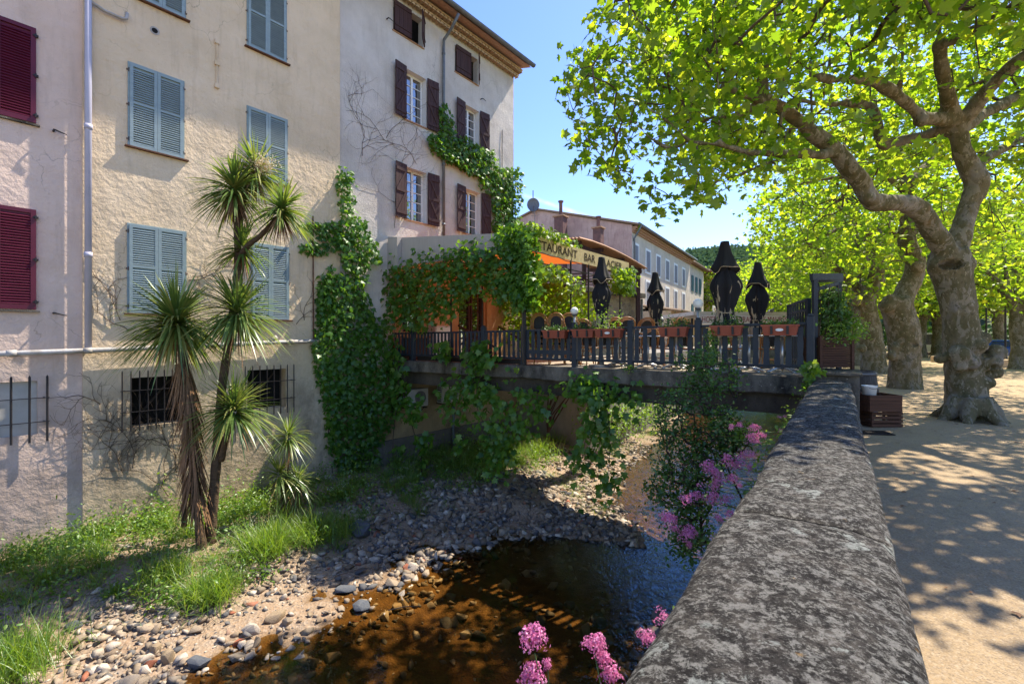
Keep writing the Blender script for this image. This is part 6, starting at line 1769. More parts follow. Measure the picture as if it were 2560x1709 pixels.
spots = [
    (onz(2150, 913, 0), 1.15, 0, 'fourth plane trunk of the near row, just behind the third', .3),
    (onz(2118, 900, 0), 1.2, 1, 'plane tree behind the tall planter, deep in the near row', 1.9),
    (onz(2548, 922, 0), 1.0, 1, 'plane tree at the right edge of the promenade beside the stone kerb', .8),
    (onz(2304, 893, 0), 1.0, 0, 'slim forked plane tree seen between the second and biggest trunks', 2.2),
    (onz(2342, 893, 0), 1.05, 1, 'plane tree in front of the no-entry sign, close against the biggest trunk', 4.0),
    (onz(2262, 888, 0), 1.2, 0, 'plane tree hidden mostly by the second trunk', 5.1),
    (np.array([33.5, 20.0, 0]), 1.1, 0, None, 3.3), (np.array([38.5, 34, 0]), 1.2, 1, None, 1.2), (np.array([46, 43, 0]), 1.3, 0, None, .4),
    (np.array([52, 52, 0]), 1.4, 1, None, 2.6), (np.array([41, 60, 0]), 1.5, 0, None, 3.9), (np.array([55, 66, 0]), 1.5, 1, None, 5.2), (np.array([66, 58, 0]), 1.5, 0, None, .9),
    (np.array([48, 75, 0]), 1.6, 1, None, 1.6), (np.array([64, 80, 0]), 1.7, 0, None, 4.4), (np.array([36, 74, 0]), 1.4, 1, None, 2.9), (np.array([75, 70, 0]), 1.6, 1, None, 4.9), (np.array([30, 50, 0]), 1.1, 0, None, .1), (np.array([26.5, 42, 0]), 1.05, 1, None, 2.0)]
used = [False, False]
for p, s, k, lab, rz in spots:
    t = PT[k] if not used[k] else copy_tree(PT[k]); used[k] = True
    t.location = tuple(p); t.rotation_euler = (0, 0, rz); t.scale = (s, s, s)
    if lab: tag(t, lab, 'tree', 'plane trees along the promenade')
    else: tag(t, 'leafy tree in the green mass beyond the parked cars', 'tree', 'trees beyond the parked cars')
# clipped hedge at the back of the square
hd = thing('hedge', 'dark green hedge behind the parked cars', 'hedge', (50, 60, 0))
P = []
for k in range(9000):
    f = rng.random(); c = np.array([28 + 60 * f, 62 - 26 * f * f + 8 * math.sin(f * 9), 0]); P.append(c + [rng.normal() * .8, rng.normal() * .8, rng.random() * 3.2])
V, Fc = leafset(P, rup(len(P), .4), rng.uniform(.3, .6, len(P)), DIAM); np_mesh('foliage', V, Fc, M['shrubleaf'], hd)
mb = MB()
for f in np.linspace(0, 1, 60): mb.bar((28 + 60 * f, 62 - 26 * f * f + 8 * math.sin(f * 9), 0), (28 + 60 * f, 62 - 26 * f * f + 8 * math.sin(f * 9), 2), .08)
mb.build('stems', M['twigdark'], hd)

# ------------------------------------------------------------------ the wooded hill
def hill_h(x, y):
    th = math.atan2(x, y); r = math.hypot(x, y)
    top = 72 + 10 * math.sin(th * 7 + 1) + 5 * math.sin(th * 17) - 40 * max(0, .34 - th)
    return top * (1 - math.exp(-((max(0, r - 110)) / 150) ** 1.5))
A_ = np.linspace(.05, 1.35, 80); Rr_ = np.linspace(95, 520, 46); V = []
for a in A_:
    for r in Rr_: V.append((r * math.sin(a), r * math.cos(a), hill_h(r * math.sin(a), r * math.cos(a)) - 1.2))
k = len(Rr_); Fc = [(i * k + j, i * k + j + 1, (i + 1) * k + j + 1, (i + 1) * k + j) for i in range(len(A_) - 1) for j in range(k - 1)]
tag(np_mesh('hill', V, Fc, M['hillsoil'] if 'hillsoil' in M else plain('hill_scrub', (.06, .09, .03), (.1, .11, .05), .05, .9, 0), None, True), 'wooded hill beyond the village', kind='structure')
rh = np.random.default_rng(4); P = []; S = []
for q in range(5200):
    a = rh.uniform(.28, .80); r = rh.uniform(130, 430); x, y = r * math.sin(a), r * math.cos(a); c = np.array([x, y, hill_h(x, y)]); s = rh.uniform(1.6, 3.6)
    n = 26; d = norm(rh.normal(size=(n, 3))); d[:, 2] = np.abs(d[:, 2]) * 1.1
    P.append(c + d * s * np.array([1, 1, 1.1]) * rh.uniform(.7, 1.05, (n, 1)) + [0, 0, s * .4]); S.append(np.full(n, s * .62))
P = np.vstack(P); V, Fc = leafset(P, rup(len(P), .9, rh), np.concatenate(S), DIAM, rh)
tag(np_mesh('hillside_wood', V, Fc, M['hillleaf']), 'dense green wood covering the hill', 'wood', None, 'stuff')

# ------------------------------------------------------------------ cabbage trees
def head(parent, c, n, L, name='leaf_head', bare=.0, dead=60, axis=(0, 0, 1), rr=rng, wd=.05):
    n = int(n * 1.45)
    c = np.asarray(c, float); ax = norm(np.array(axis, float))
    z = rr.uniform(-.62, 1, n) ; ph = rr.uniform(0, 2 * math.pi, n); s = np.sqrt(1 - z * z)
    D = np.stack([s * np.cos(ph), s * np.sin(ph), z], 1) + ax * .15
    P = c + D * .05 + ax * (z[:, None] * .10)
    V, Fc = blades(P, D, L * rr.uniform(.75, 1.1, n), wd * rr.uniform(.8, 1.2, n), .08 + .34 * (1 - np.abs(z)) + np.where(z < 0, .06, 0) + rr.uniform(-.08, .28, n), 5, rr)
    ob = np_mesh(name, V, Fc, M['cordleaf'], parent)
    if dead:
        z = rr.uniform(-1, -.55, dead); ph = rr.uniform(0, 2 * math.pi, dead); s = np.sqrt(1 - z * z)
        D = np.stack([s * np.cos(ph), s * np.sin(ph), z], 1)
        V, Fc = blades(c + D * .05 - ax * .06, D, L * rr.uniform(.5, .85, dead), .03, .3, 4, rr); np_mesh('dead_leaves', V, Fc, M['deadleaf'], ob)
    return ob
Yc = 8.9
tall = thing('cabbage_tree', 'tall branching cabbage tree with cream blossom at its top', 'tree', at(524, 1355, Yc), 'cabbage trees before the cream house')
def ctube(par, pts, rad, name='trunk'):
    p, r = spline([at(*q) for q in pts], rad, 5)
    r = [x * (1 + .05 * math.sin(i * 2.4)) for i, x in enumerate(r)]
    b = MB(); b.tube(p, r, 12); return b.build(name, M['cordbark'], par, True)
ctube(tall, [(522, 1372, Yc), (526, 1330, Yc), (537, 1200, Yc), (548, 1050, Yc - .05), (556, 960, Yc - .05), (576, 830, Yc), (591, 719, Yc), (594, 640, Yc), (592, 577, Yc), (588, 500, Yc)], [.125, .10, .085, .078, .075, .075, .07, .06, .055, .05])
ctube(tall, [(592, 600, Yc), (620, 440, Yc + .15), (636, 425, Yc + .2)], [.06, .055, .05], 'branch')
ctube(tall, [(592, 650, Yc), (622, 612, Yc - .1), (650, 590, Yc - .2), (690, 548, Yc - .25)], [.06, .05, .045, .045], 'branch')
ctube(tall, [(553, 1150, Yc), (568, 1080, Yc - .15), (580, 1045, Yc - .2)], [.06, .05, .05], 'branch')
ctube(tall, [(576, 860, Yc), (588, 820, Yc - .15), (592, 795, Yc - .2)], [.06, .055, .05], 'branch')
rr6 = np.random.default_rng(6)
head(tall, at(586, 480, Yc - .1), 190, .78, rr=rr6, dead=70)
head(tall, at(640, 432, Yc + .2), 150, .72, rr=rr6, dead=50)
head(tall, at(704, 528, Yc - .25), 150, .66, rr=rr6, axis=(.3, 0, 1), dead=50)
head(tall, at(606, 625, Yc + .05), 90, .66, rr=rr6, dead=30)
head(tall, at(594, 785, Yc - .2), 240, .98, rr=rr6, dead=50)
head(tall, at(584, 1030, Yc - .2), 210, .86, rr=rr6, dead=40)
P = cloud(900, at(655, 412, Yc), (.12, .10, .10), rr6)
V, Fc = leafset(P, rup(len(P), .3, rr6), .035, STAR, rr6); np_mesh('blossom_plume', V, Fc, M['plumeleaf'] if 'plumeleaf' in M else leaf('cream_blossom_florets', [(.62, .47, .28), (.5, .36, .2), (.7, .58, .4)], [(.5, .4, .2)], .3, .02), tall)
short = thing('cabbage_tree', 'shorter cabbage tree with a thick skirt of brown dead leaves on its trunk', 'tree', at(503, 1372, Yc - .2), 'cabbage trees before the cream house')
Ys = Yc - .2
ctube(short, [(505, 1385, Ys), (503, 1360, Ys), (496, 1300, Ys), (488, 1240, Ys), (478, 1100, Ys), (470, 980, Ys), (455, 880, Ys), (442, 815, Ys)], [.12, .09, .07, .07, .07, .07, .07, .07])
head(short, at(440, 812, Ys), 330, 1.12, rr=rr6, dead=60, wd=.055)
n = 520; q = rr6.uniform(0, 1, n); cu = np.array([np.interp(q, [0, .3, 1], [455, 472, 492]), np.interp(q, [0, .3, 1], [905, 990, 1255])]).T
P = np.array([at(u, v, Ys) for u, v in cu]); ph = rr6.uniform(0, 2 * math.pi, n); P[:, 0] += .08 * np.cos(ph); P[:, 1] += .08 * np.sin(ph)
D = np.stack([np.cos(ph) * .33, np.sin(ph) * .33, np.full(n, -1.0)], 1)
V, Fc = blades(P, D, rr6.uniform(.4, .8, n), .035, .12, 4, rr6); np_mesh('dead_leaf_skirt', V, Fc, M['deadleaf'], short)
b = MB(); b.tube([at(460, 1315, Ys + .3), at(462, 1240, Ys + .3), at(458, 1120, Ys + .35)], [.05, .045, .03], 8)
tag(b.build('dead_stump', M['twigdark'], None, True, origin=at(460, 1315, Ys + .3)), 'thin bare stump behind the skirted cabbage tree', 'stump')
Y5 = 10.1
sm = thing('cabbage_tree', 'young cabbage tree with three small heads by the foot of the ivy', 'tree', at(718, 1287, Y5), 'cabbage trees before the cream house')
for pts in ([(718, 1300, Y5), (716, 1230, Y5), (718, 1170, Y5), (722, 1105, Y5)], [(712, 1300, Y5), (704, 1250, Y5), (698, 1200, Y5 - .1)], [(724, 1300, Y5), (738, 1250, Y5), (744, 1215, Y5 + .1)]):
    ctube(sm, pts, [.04, .035, .03, .025][:len(pts)] if len(pts) == 4 else [.035, .03, .025])
for (u, v, dY, n, L) in ((721, 1095, 0, 110, .62), (698, 1190, -.1, 100, .62), (745, 1205, .1, 90, .6)): head(sm, at(u, v, Y5 + dY), n, L, rr=rr6, dead=25, wd=.03)

# ------------------------------------------------------------------ climbers
def vine(parent, poly, n, size, proj, mat, out=(.03, .28), shape=LOBE3, nrm=None, clump=0, rr=rng, name='foliage', up=.35, droop=1.0):
    uv = sample_poly(poly, n if not clump else clump, rr)
    if clump: uv = np.repeat(uv, n // clump, 0) + rr.normal(size=(clump * (n // clump), 2)) * 16
    N = np.asarray(nrm, float)
    P = np.array([proj(u, v) for u, v in uv]) + N * rr.uniform(out[0], out[1], (len(uv), 1))
    nn = N * .9 + rr.normal(size=(len(uv), 3)) * .55; nn[:, 2] += up
    V, Fc = leafset(P, nn, rr.uniform(size * .55, size * 1.2, len(uv)), shape, rr, droop)
    return np_mesh(name, V, Fc, M[mat], parent)
NF3 = np.array([*NF, 0]); NB3 = np.array([*-DP, 0])
def vstem(parent, lines, proj, N, r=.014, off=.05, mat='twig', name='stem'):
    for ln in lines:
        b = MB()
        pts = [proj(u, v) + N * off for u, v in ln]; p, rd = spline(pts, [r * (1 - .6 * i / len(pts)) for i in range(len(pts))], 4)
        p = [q + np.array([rnd.uniform(-.02, .02) for _ in range(3)]) for q in p]; b.tube(p, rd, 5)
        b.build(name, M[mat], parent, True)
iv = thing('climbing_vine', 'dense green creeper climbing the wall between the cream and grey houses', 'vine', W(-1.7, -2.4, .1), 'vines on the houses and terrace')
col_ = [(838, 420), (866, 422), (878, 450), (870, 500), (885, 540), (905, 560), (930, 610), (945, 655), (915, 660), (905, 720), (930, 790), (965, 800), (985, 870), (1005, 930), (1000, 1010), (960, 1080), (935, 1130), (925, 1200), (845, 1205), (835, 1160), (815, 1120), (805, 1040), (790, 960), (776, 900), (778, 840), (800, 800), (785, 760), (800, 700), (820, 660), (848, 690), (846, 640), (830, 590), (848, 540), (835, 470)]
vine(iv, col_, 4600, .155, onwall, 'vineleaf', (.04, .34), nrm=NF3)
vine(iv, [(745, 560), (850, 555), (850, 620), (800, 640), (745, 630), (745, 610), (800, 600), (760, 585)], 420, .13, onwall, 'vineleaf', (.04, .2), nrm=NF3)
vine(iv, [(790, 690), (812, 690), (815, 790), (785, 830)], 160, .13, onwall, 'vineleaf', (.04, .2), nrm=NF3)
vstem(iv, [[(870, 1200), (880, 1000), (870, 800), (855, 600), (850, 440)], [(900, 1200), (930, 1000), (900, 760), (880, 600)], [(850, 590), (800, 575), (745, 570)], [(830, 1180), (810, 950), (800, 720)]], onwall, NF3)
gv = thing('climbing_vine', 'bright green creeper spreading over the right corner of the grey house', 'vine', W(4, 5.5, .1), 'vines on the houses and terrace')
vine(gv, [(1090, 268), (1108, 262), (1118, 300), (1130, 330), (1125, 345), (1160, 345), (1200, 372), (1225, 385), (1240, 420), (1285, 420), (1300, 440), (1296, 520), (1285, 590), (1228, 592), (1222, 490), (1195, 470), (1180, 440), (1150, 425), (1120, 412), (1080, 385), (1058, 350), (1068, 335), (1095, 340)], 2600, .17, onwall, 'vineleaf', (.04, .3), nrm=NF3, up=.5)
vstem(gv, [[(1280, 590), (1270, 500), (1200, 420), (1120, 380), (1070, 345)], [(1110, 380), (1105, 320), (1098, 270)], [(1250, 590), (1240, 480), (1180, 430)]], onwall, NF3)
def onedge(u, v): return ona(u, v, -.16)
pv = thing('climbing_vine', 'leafy vine draped along the awning edge and mounded on its corner post', 'vine', R(-.1, 7, DZ), 'vines on the houses and terrace')
vine(pv, [(955, 690), (985, 668), (1040, 662), (1100, 645), (1150, 628), (1230, 622), (1300, 600), (1320, 640), (1330, 720), (1300, 760), (1270, 740), (1230, 745), (1200, 720), (1160, 735), (1120, 790), (1090, 800), (1060, 760), (1070, 810), (1020, 815), (985, 770), (950, 800), (940, 740)], 3600, .165, onedge, 'vineleaf', (-.3, .3), nrm=NB3, clump=450, up=.6)
vine(pv, [(1250, 600), (1262, 575), (1290, 560), (1320, 562), (1338, 590), (1340, 640), (1335, 700), (1335, 760), (1300, 780), (1290, 700), (1262, 640)], 1300, .155, onedge, 'vineleaf', (-.35, .35), nrm=NB3, up=.7)
def onsign(u, v): return hit(u, v, C0 + .06 * NF, NF)
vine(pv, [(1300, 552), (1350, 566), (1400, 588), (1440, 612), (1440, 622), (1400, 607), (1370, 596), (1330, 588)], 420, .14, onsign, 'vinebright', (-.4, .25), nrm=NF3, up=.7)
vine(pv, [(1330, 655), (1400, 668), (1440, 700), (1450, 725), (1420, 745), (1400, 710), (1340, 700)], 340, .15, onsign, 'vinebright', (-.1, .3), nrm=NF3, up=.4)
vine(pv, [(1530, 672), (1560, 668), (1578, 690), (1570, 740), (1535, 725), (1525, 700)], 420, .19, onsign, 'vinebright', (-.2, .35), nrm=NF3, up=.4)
vstem(pv, [[(1310, 905), (1308, 800), (1312, 640), (1320, 590)], [(990, 1250), (986, 1100), (1000, 920), (988, 840), (992, 760), (1000, 690)], [(1000, 690), (1100, 660), (1250, 620)], [(1310, 620), (1380, 640), (1450, 660)]], onedge, NB3, .016)
bv = thing('climbing_vine', 'sunlit yellow-green vine screening the back of the terrace', 'vine', R(5.6, 8, DZ), 'vines on the houses and terrace')
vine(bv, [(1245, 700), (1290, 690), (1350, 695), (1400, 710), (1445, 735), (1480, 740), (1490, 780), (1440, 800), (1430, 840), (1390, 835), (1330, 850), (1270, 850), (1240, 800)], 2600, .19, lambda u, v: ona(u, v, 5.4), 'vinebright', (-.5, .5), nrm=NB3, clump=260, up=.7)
vstem(bv, [[(1270, 860), (1280, 760), (1330, 700)], [(1380, 860), (1370, 760), (1420, 720)]], lambda u, v: ona(u, v, 5.4), NB3)
hv = thing('hanging_vine', 'maple-leaved vine hanging in curtains below the bridge deck', 'vine', R(-.2, 6, .4), 'vines on the houses and terrace')
for poly, n, c in (([(1090, 985), (1180, 960), (1270, 960), (1370, 955), (1380, 1010), (1330, 1060), (1340, 1100), (1280, 1090), (1270, 1140), (1230, 1160), (1225, 1090), (1190, 1060), (1210, 1030), (1160, 1050), (1140, 1000)], 520, 64),
                   ([(1200, 880), (1240, 860), (1240, 910), (1190, 960), (1160, 1000), (1130, 1040), (1120, 990), (1150, 960), (1165, 900)], 240, 30),
                   ([(1395, 960), (1470, 960), (1600, 980), (1600, 1000), (1540, 1005), (1440, 990)], 260, 40),
                   ([(1460, 985), (1500, 990), (1560, 1030), (1550, 1060), (1520, 1060), (1535, 1110), (1520, 1140), (1535, 1200), (1510, 1250), (1490, 1220), (1505, 1150), (1480, 1100), (1460, 1170), (1435, 1180), (1450, 1110), (1480, 1050), (1440, 1010)], 300, 36),
                   ([(1220, 1100), (1260, 1080), (1275, 1180), (1240, 1190)], 160, 20)):
    vine(hv, poly, n, .165, lambda u, v: ona(u, v, -.3), 'vineleaf', (-.2, .25), LOBE5, nrm=NB3, clump=c, up=.6)
vstem(hv, [[(1215, 900), (1190, 1000), (1230, 1100), (1245, 1180)], [(1480, 970), (1470, 1060), (1450, 1170)], [(1500, 970), (1525, 1080), (1515, 1240)], [(1300, 960), (1290, 1050), (1250, 1150)]], lambda u, v: ona(u, v, -.3), NB3, .01, 0)
fg = thing('fig_shoot', 'young fig shoots with broad leaves poking out before the dark railing', 'plant', ona(1110, 930, -.2), None)
vine(fg, [(1085, 860), (1120, 850), (1140, 880), (1115, 905), (1090, 890)], 34, .26, lambda u, v: ona(u, v, -.3), 'vineleaf', (0, .2), LOBE5, nrm=NB3, up=.8)
vine(fg, [(1160, 855), (1230, 855), (1240, 905), (1190, 925), (1160, 890)], 60, .22, lambda u, v: ona(u, v, -.3), 'vineleaf', (0, .2), LOBE5, nrm=NB3, up=.8)
vstem(fg, [[(1120, 940), (1112, 890), (1108, 865)], [(1180, 960), (1195, 900), (1200, 860)]], lambda u, v: ona(u, v, -.22), NB3, .01, 0)
# maple sapling climbing before the basement wall
ms = thing('maple_sapling', 'thin maple-leaved sapling rising before the basement wall under the bridge', 'plant', ona(1055, 1250, -.5))
pj = lambda u, v: ona(u, v, -.45)
vstem(ms, [[(1056, 1190), (1050, 1130), (1035, 1080), (1015, 1010), (1000, 960), (985, 900), (1000, 850)]], pj, NB3, .02, 0, 'twigdark')
for poly, n in (([(985, 1000), (1050, 985), (1058, 1040), (1040, 1070), (990, 1040)], 90), ([(1030, 1085), (1075, 1085), (1080, 1120), (1050, 1130)], 45), ([(980, 1120), (1010, 1110), (1012, 1130), (985, 1135)], 16), ([(1045, 1150), (1075, 1150), (1060, 1165)], 12), ([(1135, 1080), (1165, 1085), (1155, 1130), (1135, 1130)], 26), ([(965, 880), (1000, 860), (1030, 980), (975, 1010)], 110)):
    vine(ms, poly, n, .19, pj, 'vineleaf', (-.12, .15), LOBE5, nrm=NB3, up=.7)
# bare creepers on the walls
def creeper(label, roots, proj, N, seed, mat='twigdark', gen=5, box=None, r0=.011, step=16, spreadk=.5):
    rs = random.Random(seed); b = MB()
    def grow(u, v, ang, L, r, g):
        pts = [(u, v)]
        for k in range(L):
            ang += rs.uniform(-.42, .42); u += step * math.cos(ang); v -= step * math.sin(ang)
            if box and not (box[0] < u < box[2] and box[1] < v < box[3]): break
            pts.append((u, v))
            if g > 0 and rs.random() < .5: grow(u, v, ang + rs.choice((-1, 1)) * rs.uniform(.4, 1.0), max(2, int(L * rs.uniform(.4, .75))), r * .65, g - 1)
        if len(pts) > 2:
            b.tube([proj(*q) + N * (.012 + r) for q in pts], [r * (1 - .7 * i / len(pts)) for i in range(len(pts))], 4)
    for (u, v, a, L) in roots: grow(u, v, a, L, r0, gen)
    ob = b.build('bare_creeper', M[mat], None, True, origin=proj(roots[0][0], roots[0][1]))
    return tag(ob, label, 'creeper', 'leafless creepers on the walls')
on5 = lambda u, v: onwall(u, v, .05)
creeper('leafless creeper branching over the grey house front', [(985, 570, 1.75, 10), (960, 350, 1.9, 12), (965, 345, 1.3, 8), (990, 480, .9, 8), (1040, 410, 2.2, 8), (905, 390, 1.9, 11)], onwall, NF3, 3, 'twig', 3, (850, 140, 1180, 590), .0075)
creeper('dark leafless creeper tangled below the left grille of the cream house', [(305, 1180, 1.9, 12), (330, 1170, 1.2, 12), (400, 1220, 1.3, 12), (420, 1240, 1.8, 12), (250, 1010, 2.6, 9), (440, 1180, 1.5, 14)], on5, NF3, 12, 'twigdark', 4, (120, 930, 470, 1300), .009, 15)
creeper('thin dry creeper beside the lower left blue shutters', [(320, 825, 2.4, 9), (300, 800, 2.0, 9), (330, 815, 1.9, 10)], on5, NF3, 5, 'twig', 4, (210, 600, 322, 850), .010, 13)
creeper('thin dry creeper between the blue shutters behind the cabbage tree', [(470, 700, .2, 8), (480, 690, -.3, 8), (760, 800, 1.7, 8), (740, 810, 1.3, 8)], on5, NF3, 7, 'twig', 3, (460, 640, 800, 850), .009, 12)

# shrub in the tall planter
ps = thing('planter_shrub', 'dark upright bamboo-like shrub growing in the big wooden planter', 'shrub', (6.13, 8.87, 1.5))
cl = np.array([at(u, v, 8.9 + rng.normal() * .15) for u, v in sample_poly([(2055, 835), (2056, 770), (2066, 735), (2085, 715), (2105, 735), (2118, 780), (2122, 835)], 120)])
P = np.repeat(cl, 14, 0); P = P + rng.normal(size=P.shape) * .06
V, Fc = leafset(P, rup(len(P), .5), rng.uniform(.05, .1, len(P)), OVAL, rng, .9); np_mesh('foliage', V, Fc, M['shrubleaf'], ps)
b = MB()
for q in range(14):
    x = 6.13 + rnd.uniform(-.2, .2); y = 8.87 + rnd.uniform(-.2, .2); b.tube([(x, y, 1.5), (x + rnd.uniform(-.05, .05), y, 2.0), (x + rnd.uniform(-.12, .12), y, 2.55)], [.008, .007, .004], 5)
b.build('stem', M['twig'], ps)
cl = np.array([at(u, v, 8.7 + rng.normal() * .15) for u, v in sample_poly([(2050, 835), (2090, 800), (2160, 790), (2170, 830), (2120, 860), (2060, 850)], 60)])
P = np.repeat(cl, 12, 0); P = P + rng.normal(size=P.shape) * .06
V, Fc = leafset(P, rup(len(P), .7), rng.uniform(.04, .08, len(P)), OVAL, rng, .6); np_mesh('skirt_foliage', V, Fc, M['weed'], ps)
ip = thing('ivy_tuft', 'tuft of bright vine leaves at the foot of the end railing post', 'plant', ona(2020, 930, -.15))
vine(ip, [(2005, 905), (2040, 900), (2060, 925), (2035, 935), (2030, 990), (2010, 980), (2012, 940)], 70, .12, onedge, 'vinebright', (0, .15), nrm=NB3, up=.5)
yt = thing('wall_fern', 'small yellow-green fern tuft on the edge of the bridge slab', 'plant', ona(1570, 920, -.12))
P = cloud(160, ona(1572, 920, -.14), (.09, .05, .05)); V, Fc = leafset(P, rup(160, .6), .035, OVAL); np_mesh('foliage', V, Fc, M['weed'], yt)

# ------------------------------------------------------------------ shrubs beside the wall
def bush(label, polys, Yf, n, size, seed, root, mat='shrubleaf', per=16, sp=.09):
    rr = np.random.default_rng(seed); t = thing('shrub', label, 'shrub', root)
    cl = []
    for poly, m in polys:
        for u, v in sample_poly(poly, m, rr): cl.append(at(u, v, Yf(u, v) + rr.normal() * .28))
    cl = np.array(cl); sk = [np.asarray(root) + [0, 0, .1 * i] for i in range(6)]
    A, B, ra, rb = colonize(sk, cl, rr); V, Fc = rods(A, B, np.minimum(ra, .014), np.minimum(rb, .014), 5); np_mesh('twigs', V, Fc, M['twigdark'], t)
    P = np.repeat(cl, per, 0) + rr.normal(size=(len(cl) * per, 3)) * sp
    V, Fc = leafset(P, rup(len(P), .8, rr), rr.uniform(size * .6, size * 1.2, len(P)), OVAL, rr); np_mesh('foliage', V, Fc, M[mat], t)
    return t
rootp = np.array([*R(-.75, .35, -2.75)])
bush('dark rose-like bush leaning out of the river wall up to the bridge', [([(1640, 1010), (1680, 975), (1740, 985), (1800, 1000), (1830, 1040), (1880, 1080), (1870, 1120), (1800, 1180), (1790, 1240), (1720, 1290), (1690, 1250), (1640, 1260), (1620, 1230), (1660, 1160), (1625, 1130), (1650, 1060)], 300),
      ([(1690, 1250), (1760, 1240), (1790, 1300), (1760, 1380), (1700, 1390), (1680, 1310)], 70), ([(1690, 900), (1740, 880), (1830, 905), (1850, 960), (1790, 990), (1700, 990), (1720, 940)], 80), ([(1745, 870), (1765, 880), (1760, 920), (1740, 910)], 12)],
     lambda u, v: 7.2 - (v - 1000) / 400 * 1.6, 0, .062, 14, rootp)
b2 = thing('shrub', 'grey-green bush by the far bank under the bridge', 'shrub', R(6.0, 8.0, -2.5))
cl = np.vstack([cloud(50, R(a, w, -1.75), (.5, .5, .38)) for a, w in ((6.8, 7.4), (8.4, 7.2), (10, 7.0), (12.5, 7.0))]); P = np.repeat(cl, 14, 0) + rng.normal(size=(len(cl) * 14, 3)) * .16
V, Fc = leafset(P, rup(len(P), .8), rng.uniform(.07, .15, len(P)), OVAL); np_mesh('foliage', V, Fc, M['weed'], b2)
b = MB()
for q in range(12): 
    p = R(6.5 + q * .45, 7.3, -2.6); b.tube([p, p + [rnd.uniform(-.3, .3), 0, .6], p + [rnd.uniform(-.5, .5), 0, 1.2]], [.03, .02, .01], 5)
b.build('stem', M['twig'], b2)
dt = thing('dry_shrub', 'bare reddish branching shrub under the bridge on the far bank', 'shrub', onz(1375, 1075, -2.5))
b = MB(); p = ona(1370, 1080, 1.6); rs = random.Random(8)
for q in range(9):
    d = np.array([rs.uniform(-.1, .7), rs.uniform(-.2, .4), 1.0]); b.tube([p, p + d * .5, p + d * rs.uniform(1.0, 1.7) + [rs.uniform(0, .4), 0, 0]], [.035, .022, .008], 5)
b.build('branch', M['rust'], dt)

# ------------------------------------------------------------------ red valerian on the wall
def valerian(label, heads, root, seed, n=150, stems=True, lf=40):
    if n < 200: heads = [(u, v, Y * .94, d * 1.22) for (u, v, Y, d) in heads]; n = int(n * 1.3)
    rr = np.random.default_rng(seed); t = thing('valerian_plant', label, 'flower', root, 'pink valerian growing from the parapet wall')
    b = MB(); LP = []; LD = []
    for (u, v, Y, d) in heads:
        c = at(u, v, Y); mid = (np.asarray(root) + c) / 2 + rr.normal(size=3) * .04 + [0, 0, -.05]
        p, r = spline([root, mid, c - [0, 0, d * .5]], [.0042, .0034, .0024], 6); b.tube(p, r, 5)
        hd_ = []
        m = int(n)
        dirs = norm(rr.normal(size=(m, 3))); dirs[:, 2] = np.abs(dirs[:, 2]) * 1.1 - .35
        lob = np.array([rr.normal(size=3) * .25 for _ in range(7)]); k = rr.integers(0, 7, m)
        P = c + (dirs * .44 + lob[k] * np.array([.9, .9, 1.0])) * d * rr.uniform(.75, 1.05, (m, 1))
        V, Fc = leafset(P, norm(dirs + rr.normal(size=(m, 3)) * .3), d * .15 * rr.uniform(.8, 1.2, m), STAR, rr); np_mesh('flower_head', V, Fc, M['petal'], t)
        for q in range(7):
            f = rr.uniform(.12, .8); i = int(f * (len(p) - 1)); LP.append(p[i]); LD.append(rr.normal(size=3) + [0, 0, .4])
    b.build('stem', M['stem'], t)
    LP = np.array(LP); V, Fc = leafset(LP, rup(len(LP), .8, rr), rr.uniform(.025, .055, len(LP)), OVAL, rr, .2, np.array(LD))
    P2 = cloud(lf, np.asarray(root) + [0, 0, .06], (.11, .11, .08), rr); V2, F2 = leafset(P2, rup(lf, .6, rr), rr.uniform(.05, .09, lf), OVAL, rr, .3)
    V, Fc = catm([(V, Fc), (V2, F2)]); np_mesh('leaves', V, Fc, M['weed'], t)
def wallroot(Y, z, out=.02):
    t = (7.97 - Y) / DP[1]; p = O2 - t * DP + LW * out; return np.array([p[0], p[1], z])
valerian('valerian with two pink heads standing alone over the dark water, lower left of the wall', [(1337, 1604, 1.62, .078), (1332, 1688, 1.60, .075), (1370, 1660, 1.62, .03)], wallroot(1.15, -.3, .25), 1, 420, lf=10)
valerian('valerian with two large pink heads close to the parapet in front', [(1486, 1606, 1.75, .07), (1505, 1645, 1.74, .055), (1525, 1690, 1.72, .07)], wallroot(1.25, -.25, .1), 2, 420, lf=26)
valerian('valerian with one round pink head against the lichened parapet edge', [(1615, 1592, 2.05, .065), (1650, 1625, 2.05, .02)], wallroot(1.95, .15), 3, 380, lf=40)
valerian('valerian going yellow with buds, just above the single round head', [(1657, 1545, 2.25, .05), (1668, 1580, 2.25, .035)], wallroot(2.2, .2), 4, 120, lf=50)
valerian('valerian clump with heads leaning farthest left over the stream', [(1676, 1294, 3.4, .095), (1690, 1318, 3.4, .05), (1731, 1328, 3.4, .07), (1716, 1343, 3.35, .075), (1722, 1362, 3.35, .04)], wallroot(3.35, -.05), 5, 170, lf=70)
valerian('valerian clump with a row of pink heads at mid wall', [(1718, 1246, 3.8, .085), (1744, 1233, 3.9, .075), (1783, 1240, 3.9, .085), (1815, 1247, 3.9, .06), (1828, 1285, 3.7, .06), (1800, 1300, 3.7, .05)], wallroot(3.8, 0), 6, 150, lf=90)
valerian('valerian clump with big heads below the bush top', [(1773, 1165, 4.5, .10), (1790, 1182, 4.5, .08), (1793, 1200, 4.4, .085), (1784, 1214, 4.4, .07), (1832, 1198, 4.4, .075), (1850, 1215, 4.3, .04)], wallroot(4.4, .1), 7, 150, lf=90)
